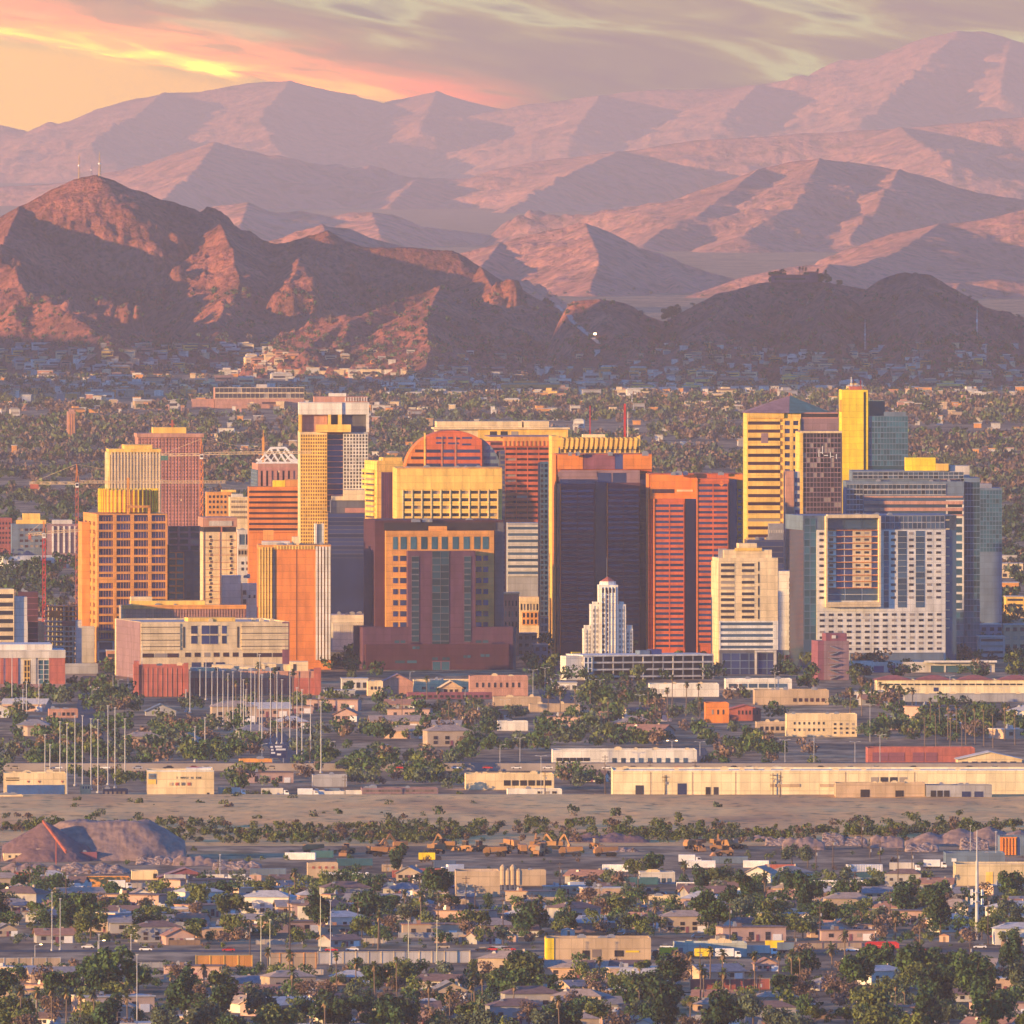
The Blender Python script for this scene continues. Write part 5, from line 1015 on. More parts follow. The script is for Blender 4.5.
# river bank: a sandy sloping sheet
def bank():
    Y0, Y1 = gY(846), gY(799.5); xs = np.linspace(wX(-60, Y1), wX(1085, Y1), 500); ys = np.linspace(Y0, Y1, 60); X, YY = np.meshgrid(xs, ys)
    t = (YY - Y0) / (Y1 - Y0); px = X / YY * F + 512
    edge = .42 + .10 * (fbm(X / 60, YY * 0 + 3, 3, 4) - .5) + .22 * np.clip((px - 780) / 240, 0, 1)
    z = .06 + 2.8 * np.clip((t - edge) / (.97 - edge), 0, 1) ** .8 + 2.2 * (fbm(X / 30, YY / 14, 5, 9) - .5) * np.clip(t * 6, 0, 1) * np.clip((1 - t) * 8, 0, 1)
    z = np.where(t > .96, np.minimum(z, 3.5 * (1 - t) / .04 + .06), z); z = np.maximum(z, .06)
    V, Q = grid_mesh(xs, ys, z)
    m = bpy.data.materials.new('river_sand'); m.use_nodes = True; tt = m.node_tree; bs = tt.nodes['Principled BSDF']; tc = tt.nodes.new('ShaderNodeTexCoord')
    def nz(s, d, sy):
        mp = tt.nodes.new('ShaderNodeMapping'); mp.inputs['Scale'].default_value = (1, sy, 2); tt.links.new(tc.outputs['Object'], mp.inputs[0]); n = tt.nodes.new('ShaderNodeTexNoise'); n.inputs['Scale'].default_value = s; n.inputs['Detail'].default_value = d; tt.links.new(mp.outputs[0], n.inputs[0]); return n.outputs[0]
    a = ramp(tt, nz(.015, 7, .35), [(.3, (.42, .20, .07)), (.46, (.82, .42, .12)), (.58, (.9, .52, .16)), (.72, (.62, .33, .11))])
    a = mixc(tt, 1.0, a, ramp(tt, nz(.16, 5, .5), [(.3, (.35, .38, .28)), (.42, (.9, .9, .9)), (.6, (1.05, 1.05, 1.05))]), 'MULTIPLY')
    tt.links.new(a, bs.inputs['Base Color']); bs.inputs['Roughness'].default_value = .95
    tag(link('riverbed', mesh_np('riverbed', V, Q, m, smooth=True)), kind='structure')
bank()
# ------------------------------------------------------------------ houses
roofs = [mat('roof_brown', (.20, .13, .11), scale=.8), mat('roof_grey', (.26, .25, .25), scale=.8), mat('roof_pale', (.52, .50, .46), scale=.8), mat('roof_tile', (.36, .19, .13), scale=.8), mat('roof_tan', (.40, .31, .24), scale=.8)]
walls_ = [mat('stucco_white', (.66, .62, .55)), mat('stucco_peach', (.58, .40, .28)), mat('stucco_tan', (.42, .33, .25)), mat('stucco_grey', (.34, .33, .33)), mat('block_pink', (.48, .32, .27))]
rname = ['brown', 'grey', 'white', 'red tiled', 'tan']
def house_proto(L, Wd, hw, hr, kind, rm, wmat, nwin):
    """kind: 0 gable to the side, 1 hip, 2 flat, 3 gable to the front"""
    root = empty('house', (0, -400, 0)); w = MB(); w.box(-L / 2, L / 2, 0, Wd, -.3, hw); e = .6; r = MB(); zt = hw + hr
    if kind == 0:
        w.prism([(0, hw), (Wd, hw), (Wd / 2, zt - .2)], -L / 2 + .02, L / 2 - .02, axis='x')
        for (ya, yb) in ((-e, Wd / 2), (Wd + e, Wd / 2)):
            P = [(-L / 2 - e, ya, hw - .2), (L / 2 + e, ya, hw - .2), (L / 2 + e, yb, zt), (-L / 2 - e, yb, zt)]
            r.hexa([(p[0], p[1], p[2] - .1) for p in P] + [(p[0], p[1], p[2] + .12) for p in P])
    elif kind == 3:
        w.prism([(-L / 2, hw), (L / 2, hw), (0, zt - .2)], .02, Wd - .02)
        for (xa, xb) in ((-L / 2 - e, 0), (L / 2 + e, 0)):
            P = [(xa, -e, hw - .2), (xb, -e, zt), (xb, Wd + e, zt), (xa, Wd + e, hw - .2)]
            r.hexa([(p[0], p[1], p[2] - .1) for p in P] + [(p[0], p[1], p[2] + .12) for p in P])
    elif kind == 1:
        A = [(-L / 2 - e, -e, hw - .1), (L / 2 + e, -e, hw - .1), (L / 2 + e, Wd + e, hw - .1), (-L / 2 - e, Wd + e, hw - .1)]; T0, T1 = (-L / 2 + Wd / 2, Wd / 2, zt), (L / 2 - Wd / 2, Wd / 2, zt)
        r.face([A[0], A[1], T1, T0]); r.face([A[1], A[2], T1]); r.face([A[2], A[3], T0, T1]); r.face([A[3], A[0], T0]); r.face(A[::-1])
    else:
        r.box(-L / 2 - .3, L / 2 + .3, -.3, Wd + .3, hw, hw + .35); r.box(-L / 4, -L / 4 + 1.6, Wd * .3, Wd * .3 + 1.6, hw + .35, hw + 1.4)
    w.build('wall', wmat, root); rf = r.build('roof', rm, root)
    if kind != 2: c = MB(); c.box(L * .22, L * .22 + .7, Wd * .55, Wd * .55 + .7, hw, zt + .5); c.build('chimney', walls_[2], rf)
    cu_ = MB(); cu_.box(-L * .3, -L * .3 + 1.1, Wd * .3, Wd * .3 + 1.1, hw, hw + (1.6 if kind != 2 else 1.2)); cu_.box(-L * .3 + .2, -L * .3 + .9, Wd * .3 + .2, Wd * .3 + .9, hw + 1.2, hw + 1.85); cu_.build('roof_cooler', steel, rf)
    pane = MB(); pane.box(-.75, .75, -.06, .06, -.6, .6); pm = pane.build('window', gdark, mesh=True)
    for i in range(nwin):
        o = link('window', pm, root, (-L / 2 + L * (i + .7) / (nwin + .8), -.04, hw * .55))
        if hw > 4: link('window', pm, root, (-L / 2 + L * (i + .7) / (nwin + .8), -.04, hw * .25))
    d = MB(); d.box(-.5, .5, -.06, .06, 0, 2.1); d.build('door', MATS['dark_plum_brick'], root, (L * .05, -.05, 0))
    g_ = MB(); g_.box(-1.4, 1.4, -.06, .06, 0, 2.2); g_.build('garage_door', whp, root, (L * .36, -.05, 0))
    return root
protos = []
k = 0
for (L, Wd, hw, hr, kind) in ((15, 9, 2.9, 1.9, 0), (13, 10, 2.9, 2.2, 1), (17, 9, 3.1, 0, 2), (9, 12, 3.0, 2.3, 3), (16, 10, 5.6, 2.0, 1), (12, 8, 2.8, 1.8, 0), (19, 10, 3.3, 2.0, 0), (20, 12, 4.2, 0, 2)):
    for j in range(3): protos.append((house_proto(L, Wd, hw, hr, kind, roofs[(k * 2 + j) % 5], walls_[(k + j * 2) % 5], 3), L, hw + hr, rname[(k * 2 + j) % 5], kind)); k += 1
used = set()
def put_house(px, py, s=1.0, big=False, rz=None, grp='small houses of the near neighbourhood', ph=None, chk=True, idx=None, dist=False):
    i = rng.randrange(len(protos)) if idx is None else idx; root, L, hh, rn, kind = protos[i]
    p = hit(px, py) if dist else Vector((wX(px, gY(py)), gY(py), 0))
    wpx = L * s * F / p.y; hpx = hh * s * F / p.y
    if chk and not free(px - wpx / 2, px + wpx / 2, py - hpx, py): return None
    if i in used: o = copy_tree(root)
    else: o = root; used.add(i)
    o.location = (p.x, p.y, p.z - .2 if dist else 0); o.rotation_euler = (0, 0, rz if rz is not None else math.radians(rng.choice((5, 8, -6, 10)) + rng.choice((0, 0, 0, 25, -22)))); o.scale = (s, s, s)
    shape = ('low gabled', 'hipped', 'flat', 'gable fronted')[kind]
    tag(o, None, 'house', grp); AUTO.append((o, ph or ('%s roofed %s house' % (rn.replace(' tiled', ' tile'), shape)), px, py)); return o
# named near houses from the photograph
for (px, py, i, s) in ((560, 966, 18, 1.1), (575, 978, 19, 1.1), (612, 978, 0, 1.2), (505, 978, 12, 1.2), (460, 972, 14, 1.2), (415, 968, 18, 1.2), (450, 1001, 10, 1.2), (385, 985, 9, 1.1), (660, 922, 9, 1.0), (840, 936, 9, 1.0), (825, 925, 3, 1.1), (590, 1015, 18, 1.1), (560, 1005, 15, 1.1), (415, 1018, 0, 1.1), (645, 985, 20, 1.0), (55, 983, 2, 1.1), (235, 982, 18, 1.2), (255, 1003, 1, 1.2), (180, 945, 9, 1.1), (225, 938, 6, 1.1), (800, 982, 6, 1.3), (520, 922, 5, 1.0), (620, 915, 3, 1.0), (345, 935, 8, 1.0), (300, 915, 2, 1.1), (370, 910, 18, 1.1), (410, 912, 3, 1.1), (170, 918, 6, 1.1), (215, 917, 23, 1.0), (140, 898, 21, 1.1), (120, 925, 0, 1.0), (250, 912, 20, 1.1)):
    put_house(px, py, s, idx=i)
n = 0; tries = 0
rows = [(884, 12), (893, 16), (901, 18), (909, 18), (917, 18), (925, 17), (934, 16), (944, 8), (972, 10), (982, 11), (992, 11), (1003, 11), (1014, 11), (1025, 11), (1037, 10)]
for (py, cnt) in rows:
    for i in range(cnt):
        px = (i + .5 + rng.uniform(-.35, .35)) * 1060 / cnt - 18
        put_house(px, py + rng.uniform(-3.5, 3.5), rng.uniform(.85, 1.2))
for (py, cnt) in ((705, 14), (712, 16), (720, 16), (729, 15), (739, 14), (748, 11), (781, 10)):
    for i in range(cnt):
        px = (i + .5 + rng.uniform(-.4, .4)) * 1060 / cnt - 18
        if rng.random() < .62: put_house(px, py + rng.uniform(-3, 3), rng.uniform(.9, 1.4), grp='small houses between the trees near downtown')
fen_m = [mat('fence_wood', (.24, .16, .11)), mat('fence_block', (.46, .40, .34)), mat('fence_tin', (.34, .34, .35))]
for i in range(110):
    px, py = rng.uniform(0, 1024), rng.choice(rows)[0] + rng.uniform(-5, 6); L = rng.uniform(9, 24); k = rng.randrange(3)
    if not free(px - 10, px + 10, py - 5, py): continue
    rt = empty('yard_fence', (wX(px, gY(py)), gY(py), 0), math.radians(rng.choice((6, 6, 6, 96)))); b_ = MB(); b_.box(-L / 2, L / 2, -.08, .08, 0, 1.8); b_.build('panel', fen_m[k], rt); b_ = MB()
    for j in range(int(L / 3) + 1): b_.box(-L / 2 + j * 3 - .12, -L / 2 + j * 3 + .12, -.16, .16, 0, 2.0)
    tag(b_.build('posts', fen_m[k], rt), kind='stuff') if False else b_.build('post_row', fen_m[k], rt); tag(rt, None, 'fence', 'yard fences between the houses'); AUTO.append((rt, ('brown wooden fence', 'pale block fence', 'grey tin fence')[k], px, py))
for i in range(70):
    px, py = rng.uniform(0, 1024), rng.choice(rows)[0] + rng.uniform(-5, 6); k = rng.randrange(5)
    if not free(px - 6, px + 6, py - 7, py): continue
    w_ = rng.uniform(2.5, 5); rt = empty('garden_shed', (wX(px, gY(py)), gY(py), 0), rng.uniform(-.3, .3)); b_ = MB(); b_.box(-w_ / 2, w_ / 2, 0, 3, 0, 2.2); b_.build('wall', walls_[k], rt); b_ = MB(); b_.prism([(-w_ / 2 - .2, 2.2), (w_ / 2 + .2, 2.2), (0, 2.9)], -.2, 3.2); b_.build('roof', roofs[(k + 2) % 5], rt); b_ = MB(); b_.box(-.45, .45, -.06, 0, 0, 1.9); b_.build('door', fen_m[0], rt)
    tag(rt, None, 'shed', 'garden sheds'); AUTO.append((rt, '%s roofed garden shed' % rname[(k + 2) % 5], px, py))
# downtown filler buildings seen in the gaps
def filler(px, py, w, h, m, nx, nz, rm=None, grp='low buildings beyond downtown', D=18):
    p = hit(px, py); sc = p.y / F; b = Bld('low_building', 'building', None, px - w / 2 - 1.5, px - w / 2, px + w / 2, p.y, D=D); b.root.location.z = p.z - .6
    W_, H_ = b.W, h * sc; b.mb('wall', m).box(0, W_, 0, D, -1, H_); b.mb('roof', rm or roofg).box(-.3, W_ + .3, -.3, D + .3, H_, H_ + .5)
    for j in range(nz):
        bw = W_ / nx if nx else 0
        if nx <= 1: b.wins.append(('F', W_ / 2, H_ * (j + .5) / nz, W_ * .85, H_ / nz * .4, gdark, 0, .05))
        else:
            for i in range(nx): b.wins.append(('F', (i + .5) * bw, H_ * (j + .5) / nz, bw * .55, H_ / nz * .45, gdark, 0, .05))
    b.root['group'] = grp; AUTO.append((b.root, '%s low block' % COLN[m.name], px, py)); b.done()
COLN = {'cream_stucco': 'cream', 'white_concrete': 'white', 'pale_concrete': 'pale', 'tan_stucco': 'tan', 'grey_concrete': 'grey', 'salmon_brick': 'salmon', 'orange_stone': 'orange', 'blue_grey_panel': 'blue grey', 'pink_stone': 'pink', 'yellow_cream_concrete': 'golden'}
cl = [cream, white, pale, tan_, grey, salmon, orangeb, bluegrey, pinks, ycream]
for (px, py, w, h, ci, nx, nz) in ((1000, 568, 34, 13, 2, 6, 1), (1012, 578, 22, 15, 0, 3, 2), (1005, 596, 28, 14, 6, 1, 1), (985, 622, 32, 22, 2, 5, 3), (1015, 618, 18, 22, 9, 1, 4), (1000, 640, 40, 16, 7, 5, 2), (992, 660, 26, 24, 4, 1, 4), (1015, 658, 22, 34, 3, 3, 4), (984, 606, 14, 20, 5, 2, 3),
                               (505, 612, 14, 8, 0, 1, 1), (530, 625, 16, 12, 2, 4, 1), (527, 655, 20, 22, 4, 3, 3), (541, 660, 14, 16, 7, 2, 2), (70, 660, 16, 20, 2, 1, 3), (36, 640, 14, 22, 8, 2, 3), (355, 690, 26, 12, 2, 4, 1), (340, 700, 30, 10, 4, 5, 1), (565, 690, 24, 8, 1, 4, 1), (790, 700, 40, 8, 6, 5, 1), (868, 700, 34, 9, 1, 5, 1), (20, 706, 40, 8, 2, 6, 1), (112, 668, 10, 18, 5, 1, 2), (240, 560, 20, 12, 7, 3, 2), (228, 545, 18, 10, 2, 1, 2), (345, 628, 14, 10, 5, 2, 1), (700, 664, 20, 4, 2, 1, 1), (806, 660, 18, 12, 8, 2, 2)):
    filler(px, py, w, h, cl[ci], nx, nz)
keep(0, 0, 0, 0)
# the distant town: individual pale buildings between tree masses, up to the hill feet
dist = []
def far_band(y0, y1, n, wmin, wmax, hmin, hmax, x0=0, x1=1024, warm=.3):
    for i in range(n):
        px = rng.uniform(x0, x1); py = rng.uniform(y0, y1); w = rng.uniform(wmin, wmax) * (1.6 if rng.random() < .12 else 1); h = rng.uniform(hmin, hmax); D = 14
        ci = rng.choice((0, 1, 2, 1, 2, 0, 3, 4, 5)) if rng.random() > warm else rng.choice((5, 6, 9, 0))
        dist.append((py, px, w, h, ci))
far_band(347, 374, 74, 8, 19, 3.5, 6.5, 0, 300, .35); far_band(352, 372, 14, 5, 12, 2.5, 4, 300, 640); far_band(355, 378, 46, 7, 17, 3, 5.5, 690, 1024)
far_band(372, 392, 66, 8, 22, 4.5, 8, 0, 1024, .45); far_band(384, 402, 42, 8, 24, 5, 8, 380, 760, .6); far_band(392, 420, 46, 8, 20, 6, 9, 0, 1024, .3); far_band(420, 480, 26, 8, 20, 8, 11, 0, 1024, .3); far_band(480, 540, 10, 8, 20, 4, 7, 0, 90); far_band(455, 560, 14, 9, 22, 4, 8, 985, 1024)
dist = dist[:293]
for (x_, y_, w_, h_, c_) in ((708, 408, 48, 7, 0), (668, 400, 20, 8, 6), (532, 393, 60, 9, 6), (595, 388, 34, 8, 5), (440, 397, 60, 6, 2), (905, 400, 40, 4, 2), (640, 392, 26, 7, 9)): dist.append((y_, x_, w_, h_, c_))
for (py, px, w, h, ci) in dist:
    p = hit(px, py)
    if p is None: continue
    sc = p.y / F; W_ = w * sc; H_ = h * sc; rt = empty('distant_building', (p.x, p.y, p.z - .5), math.radians(rng.uniform(-4, 10)))
    m = MB(); m.box(-W_ / 2, W_ / 2, 0, 14, -3, H_)
    if rng.random() < .5 and W_ > 10: m.box(-W_ / 2 + W_ * .2, W_ * .1, 3, 12, H_, H_ * 1.4)
    m.build('wall', cl[ci], rt); rr_ = MB(); rr_.box(-W_ / 2 - .4, W_ / 2 + .4, -.4, 14.4, H_ - .1, H_ + .4) if rng.random() < .6 else rr_.prism([(-W_ / 2 - .6, H_), (W_ / 2 + .6, H_), (W_ / 2 - 2, H_ + 1.6), (-W_ / 2 + 2, H_ + 1.6)], -.5, 14.5)
    rr_.build('roof', roofs[rng.choice((0, 1, 2, 2, 4))] , rt); wv = MB(); wv.box(-W_ * .42, W_ * .42, -.15, .05, H_ * .35, H_ * .65); wv.build('window_band', gdark, rt)
    tag(rt, None, 'building', 'distant low buildings'); AUTO.append((rt, '%s distant building' % COLN[cl[ci].name], px, py))

# the rest of the far town, beyond the three hundred that show largest
m = MB(); m2 = [cream, white, pale, salmon, orangeb, roofs[2], roofs[1], tan_]
for i in range(1150):
    py = rng.choice((rng.uniform(346, 376), rng.uniform(372, 398), rng.uniform(376, 415), rng.uniform(395, 470))); px = rng.uniform(-5, 1030)
    if 300 < px < 640 and py < 368 and rng.random() < .8: continue
    p = hit(px, py)
    if p is None: continue
    sc = p.y / F; W_ = rng.uniform(3, 10) * sc; H_ = rng.uniform(4, 8) * sc * (.7 if py < 390 else 1.15); m.use(rng.choice(m2)); m.box(p.x - W_ / 2, p.x + W_ / 2, p.y, p.y + 11, p.z - 3, p.z + H_ * .8); m.use(rng.choice(m2)); m.box(p.x - W_ / 2 - .5, p.x + W_ / 2 + .5, p.y - .5, p.y + 11.5, p.z + H_ * .8 + .01, p.z + H_ * .8 + .6)
tag(m.build('distant_town'), kind='stuff')
# ------------------------------------------------------------------ trees
def leafm(name, c1, c2):
    m = mat(name, c1, rough=.8, spec=.15, var=.2, scale=.5, isl=.45, objv=.22, col2=c2); return m
LEAF = [leafm('leaf_dark_green', (.065, .115, .036), (.026, .050, .020)), leafm('leaf_olive', (.12, .145, .040), (.055, .075, .026)), leafm('leaf_grey_green', (.095, .125, .075), (.042, .062, .040)),
        leafm('leaf_brown', (.19, .125, .095), (.06, .045, .036)), leafm('leaf_bright', (.12, .15, .035), (.055, .075, .02)), leafm('leaf_deep', (.040, .080, .034), (.017, .036, .018))]
LNAME = ['dark green', 'olive', 'grey green', 'brownish', 'bright green', 'deep green']
bark = mat('bark', (.12, .085, .065), scale=2)
def crown(seed, n, rx, rz, zc, leaf, lobes=7, droop=0.0):
    r = np.random.RandomState(seed); C_ = []
    for i in range(lobes):
        a = r.uniform(0, 2 * math.pi); q = r.uniform(.15, .72) ** .8; C_.append((rx * q * math.cos(a), rx * q * math.sin(a), zc + rz * r.uniform(-.55, .62), r.uniform(.32, .55)))
    C_.append((0, 0, zc, .6)); C_ = np.array(C_)
    k = r.randint(0, len(C_), n); d = r.normal(size=(n, 3)); d /= np.linalg.norm(d, axis=1)[:, None]; rad = r.uniform(.55, 1.08, n) ** .6
    P = C_[k, :3] + d * (C_[k, 3] * rad)[:, None] * np.array([rx, rx, rz]) * 1.0
    if droop: P[:, 2] -= droop * r.uniform(0, 1, n) * (np.hypot(P[:, 0], P[:, 1]) / rx)
    P[:, 2] = np.maximum(P[:, 2], .3)
    nrm = d + r.normal(size=(n, 3)) * .7; nrm /= np.linalg.norm(nrm, axis=1)[:, None]
    t = np.cross(nrm, r.normal(size=(n, 3))); t /= np.linalg.norm(t, axis=1)[:, None]; b = np.cross(nrm, t); s = leaf * r.uniform(.5, 1.25, n)[:, None]
    V = np.stack([P - t * s - b * s * .7, P + t * s - b * s * .6, P + t * s * .8 + b * s * .7, P - t * s * .9 + b * s * .6], 1).reshape(-1, 3)
    return V, np.arange(4 * n).reshape(-1, 4)
def trunk_mb(h, r0, seed, spread):
    m = MB(); r = random.Random(seed); m.tube((0, 0, -.3), (0, 0, h * .45), r0, r0 * .7, n=6, caps=False)
    for i in range(4):
        a = i * 1.57 + r.uniform(0, 1); e = (math.cos(a) * spread * .6, math.sin(a) * spread * .6, h * r.uniform(.68, .85)); m.tube((0, 0, h * .42), e, r0 * .6, r0 * .2, n=5, caps=False)
        m.tube(e, (e[0] * 1.5, e[1] * 1.5, e[2] + h * .1), r0 * .2, r0 * .08, n=4, caps=False)
    return m
TP = []
# (height, radius, leaf kind, squash, name)
for (i, (h, r_, lk, nm, n, lf, lob)) in enumerate(((8.5, 4.6, 0, 'rounded', 1500, .38, 8), (7.5, 5.0, 1, 'spreading', 1300, .36, 9), (9.5, 4.4, 2, 'loose', 1100, .36, 8), (7.0, 3.8, 3, 'half bare', 650, .26, 8), (11.5, 5.2, 0, 'tall', 1900, .42, 10),
                                                   (6.5, 3.6, 4, 'small', 1000, .32, 6), (10.5, 4.8, 5, 'dense', 1900, .42, 9), (6.8, 4.8, 2, 'low wide', 1200, .34, 9), (8.0, 4.2, 3, 'thin', 600, .28, 7), (9.0, 5.5, 1, 'broad', 1500, .38, 10), (13.5, 3.6, 5, 'columnar', 1700, .42, 9), (8.0, 4.5, 5, 'dusky', 1400, .38, 8))):
    rt = empty('broadleaf_tree', (0, -600, 0)); V, Q = crown(100 + i, n, r_, (h * .40), h * .60, lf, lob, .8)
    trunk_mb(h, .28, i, r_).build('trunk', bark, rt); link('crown', mesh_np('crown', V, Q, LEAF[lk]), rt); TP.append((rt, h, r_, '%s %s tree' % (LNAME[lk], nm)))
tused = set(); ntree = 0
def put_tree(px, py, s=1.0, idx=None, ph=None, label=None, grp='broadleaf trees of the near neighbourhood', chk=True):
    global ntree
    i = rng.randrange(len(TP)) if idx is None else idx; rt, h, r_, nm = TP[i]; Y = gY(py); hp = h * s * F / Y; wp = r_ * s * F / Y
    if chk and not free(px - wp * .7, px + wp * .7, py - hp * .9, py): return None
    if ntree >= 300: return None
    ntree += 1
    if i in tused: o = copy_tree(rt)
    else: o = rt; tused.add(i)
    o.location = (wX(px, Y), Y, 0); o.rotation_euler = (0, 0, rng.uniform(0, 6.28)); o.scale = (s, s, s * rng.uniform(.92, 1.08)) if chk else (s, s, s)
    tag(o, label, 'tree', grp if not label else None)
    if label: lm(ph, px, py, wp * .6)
    else: AUTO.append((o, nm, px, py))
    return o
for (px, py, i, s, lab, nm) in ((112, 1004, 4, 1.75, 'largest bright yellow green tree by a tall white pole lower left', 'big yellow green tree'), (85, 925, 0, 1.5, 'big dark tree rising behind the pair of white poles', 'big dark left tree'), (398, 876, 10, .95, 'dark pointed conifer like tree between parked trucks', 'dark pointed tree'), (437, 904, 4, 1.25, 'huge dark round crowned tree left of tan metal warehouse', 'huge dark round tree'),
                                (635, 878, 1, 1.0, 'left half of wide dark tree mass by the green banded shop', 'wide dark tree mass'), (655, 877, 0, 1.15, 'right half of wide dark tree mass by the green banded shop', 'wide dark tree right half'), (792, 866, 2, 1.0, 'slender feathery tree before the rubble, left of its twin', 'feathery twin trees'), (808, 868, 2, 1.05, 'slender feathery tree before the rubble, right of its twin', 'right feathery tree'),
                                (793, 896, 6, .9, 'dark dome shaped tree left of the grey sheds', 'dark dome tree'), (848, 912, 4, 1.1, 'broad dark tree cluster crown among grey roofs at right', 'broad dark right tree'), (912, 990, 4, 1.45, 'tall feathery dark tree near the red trailer', 'tall feathery tree'), (945, 985, 6, 1.2, 'second tall dark tree right of the red trailer', 'second tall tree'), (745, 905, 10, 1.0, 'dark pointed tree group leader right of centre', 'dark pointed group'),
                                (1010, 900, 4, 1.0, 'dark round tree in front of beige edge warehouse', 'dark edge tree'), (645, 1015, 6, 1.4, 'very dark dome tree at the lower middle', 'very dark dome tree'), (545, 1000, 0, 1.1, 'dark green tree left of the tiled roof house', 'dark tiled house tree'), (785, 1005, 0, 1.3, 'big green tree at lower right of the brown wall', 'big lower right tree'), (375, 995, 0, 1.3, 'dense green tree behind the palms in lower centre', 'dense lower tree'), (870, 1022, 9, 1.4, 'broad dark tree at bottom right', 'bottom right tree'), (225, 903, 11, 1.1, 'dusky round tree in front of cream workshop', 'dusky workshop tree')):
    put_tree(px, py, s, i, nm, lab, chk=False)
MAT_FIX = TP[4][0]
def strip_trees(py, cnt, s0, s1, kinds=None, skip=.1):
    for i in range(cnt):
        if rng.random() < skip: continue
        px = (i + rng.uniform(.05, .95)) * 1060 / cnt - 18
        put_tree(px, py + rng.uniform(-4, 4), rng.uniform(s0, s1) * 1.22, rng.choice(kinds) if kinds else None)
for (py, cnt, a, c_) in ((1040, 26, .9, 1.3), (1024, 25, .8, 1.2), (1008, 25, .8, 1.2), (994, 22, .8, 1.15), (980, 20, .8, 1.1), (936, 24, .75, 1.05), (924, 24, .7, 1.05), (912, 24, .7, 1.0), (903, 18, .7, 1.0), (893, 20, .65, .95), (884, 10, .6, .85)):
    strip_trees(py, cnt, a, c_)
# ---- palms
palm_leaf = mat('palm_leaf', (.11, .14, .045), rough=.7, isl=.4, objv=.25, col2=(.04, .055, .02)); palm_dry = mat('palm_dry', (.24, .16, .09), isl=.3); palm_trunk = mat('palm_trunk', (.17, .12, .09))
def palm_proto(h, nf, rl_, seed):
    rt = empty('palm_tree', (0, -700, 0)); r = random.Random(seed); t = MB(); lean = r.uniform(-.3, .3)
    t.tube((0, 0, -.2), (lean, 0, h * .5), .30, .22, n=6, caps=False); t.tube((lean, 0, h * .5), (lean * 1.6, 0, h), .22, .2, n=6, caps=False); t.build('trunk', palm_trunk, rt)
    def frond(m, a, el, L, w, dr):
        p = Vector((lean * 1.6, 0, h)); d = Vector((math.cos(a), math.sin(a), 0)); sd_ = Vector((-d.y, d.x, 0)); pts = []
        for k in range(5):
            q = k / 4; pts.append((p + d * (L * q * math.cos(el)) + Vector((0, 0, L * q * math.sin(el) - dr * q * q * L)), w * (.25 + 1.1 * q * (1.25 - q) * 1.6)))
        for k in range(4):
            (p0, w0), (p1, w1) = pts[k], pts[k + 1]; m.face([p0 - sd_ * w0, p1 - sd_ * w1, p1 + sd_ * w1, p0 + sd_ * w0])
    m = MB()
    for i in range(nf): frond(m, i * 2.4 + r.uniform(-.2, .2), r.uniform(-.3, 1.35), rl_ * r.uniform(.8, 1.1), .36, r.uniform(.15, .6))
    m.build('frond_crown', palm_leaf, rt); m = MB()
    for i in range(16): frond(m, i * 2.4, r.uniform(-1.5, -.7), rl_ * .75, .3, .3)
    m.build('dry_skirt', palm_dry, rt); return rt
PP = [(palm_proto(h, nf, rl_, s), h, nm) for (h, nf, rl_, s, nm) in ((15, 34, 2.0, 1, 'tall thin palm'), (11, 36, 2.3, 2, 'medium palm'), (8, 40, 2.6, 3, 'short bushy palm'), (18, 32, 1.9, 4, 'very tall palm'))]
pused = set()
def put_palm(px, ptop, py, i=None, grp='fan palms among the houses'):
    Y = gY(py); hh = (py - ptop) * Y / F; i = min(range(4), key=lambda j: abs(PP[j][1] - hh)) if i is None else i; rt, h, nm = PP[i]
    if i in pused: o = copy_tree(rt)
    else: o = rt; pused.add(i)
    s = max(.75, min(1.35, hh / h)); o.location = (wX(px, Y), Y, 0); o.rotation_euler = (0, 0, rng.uniform(0, 6)); o.scale = (s, s, s); tag(o, None, 'palm tree', grp); AUTO.append((o, nm, px, py))
for (px, pt, py) in ((295, 872, 905), (378, 915, 950), (490 - 110, 908, 948), (337, 955, 1000), (291, 972, 1010), (268, 951, 985), (290, 954, 980), (21, 990, 1030), (36, 991, 1030), (52, 990, 1030), (66, 992, 1030), (80, 994, 1030), (95, 993, 1032), (118, 995, 1030), (128, 998, 1032), (155, 1012, 1040), (397, 960, 1000), (375, 965, 1000), (355, 962, 998), (475, 975, 1012), (483, 978, 1014), (472, 985, 1020), (632, 975, 1010), (640, 985, 1020), (692, 955, 985), (703, 972, 1005), (710, 950, 985), (722, 953, 990), (722, 972, 1010), (700, 968, 1006), (640, 965, 995), (405, 893, 920), (420, 895, 930), (513, 985, 1018), (655, 905, 930), (684, 864, 885), (765, 876, 900), (792, 953, 990), (800, 955, 985), (755, 955, 990), (778, 955, 985), (600, 960, 990), (430, 985, 1025), (450, 990, 1025), (325, 1000, 1040), (560, 1000, 1040), (690, 1000, 1035), (675, 1002, 1036), (895, 985, 1015), (905, 988, 1018), (990, 985, 1020), (832, 948, 975), (845, 935, 960), (540, 900, 925), (655, 900, 928), (570, 905, 925), (895, 915, 940), (920, 920, 945), (190, 965, 1000), (205, 968, 1002), (185, 980, 1015), (170, 975, 1005)):
    put_palm(px, pt, py)
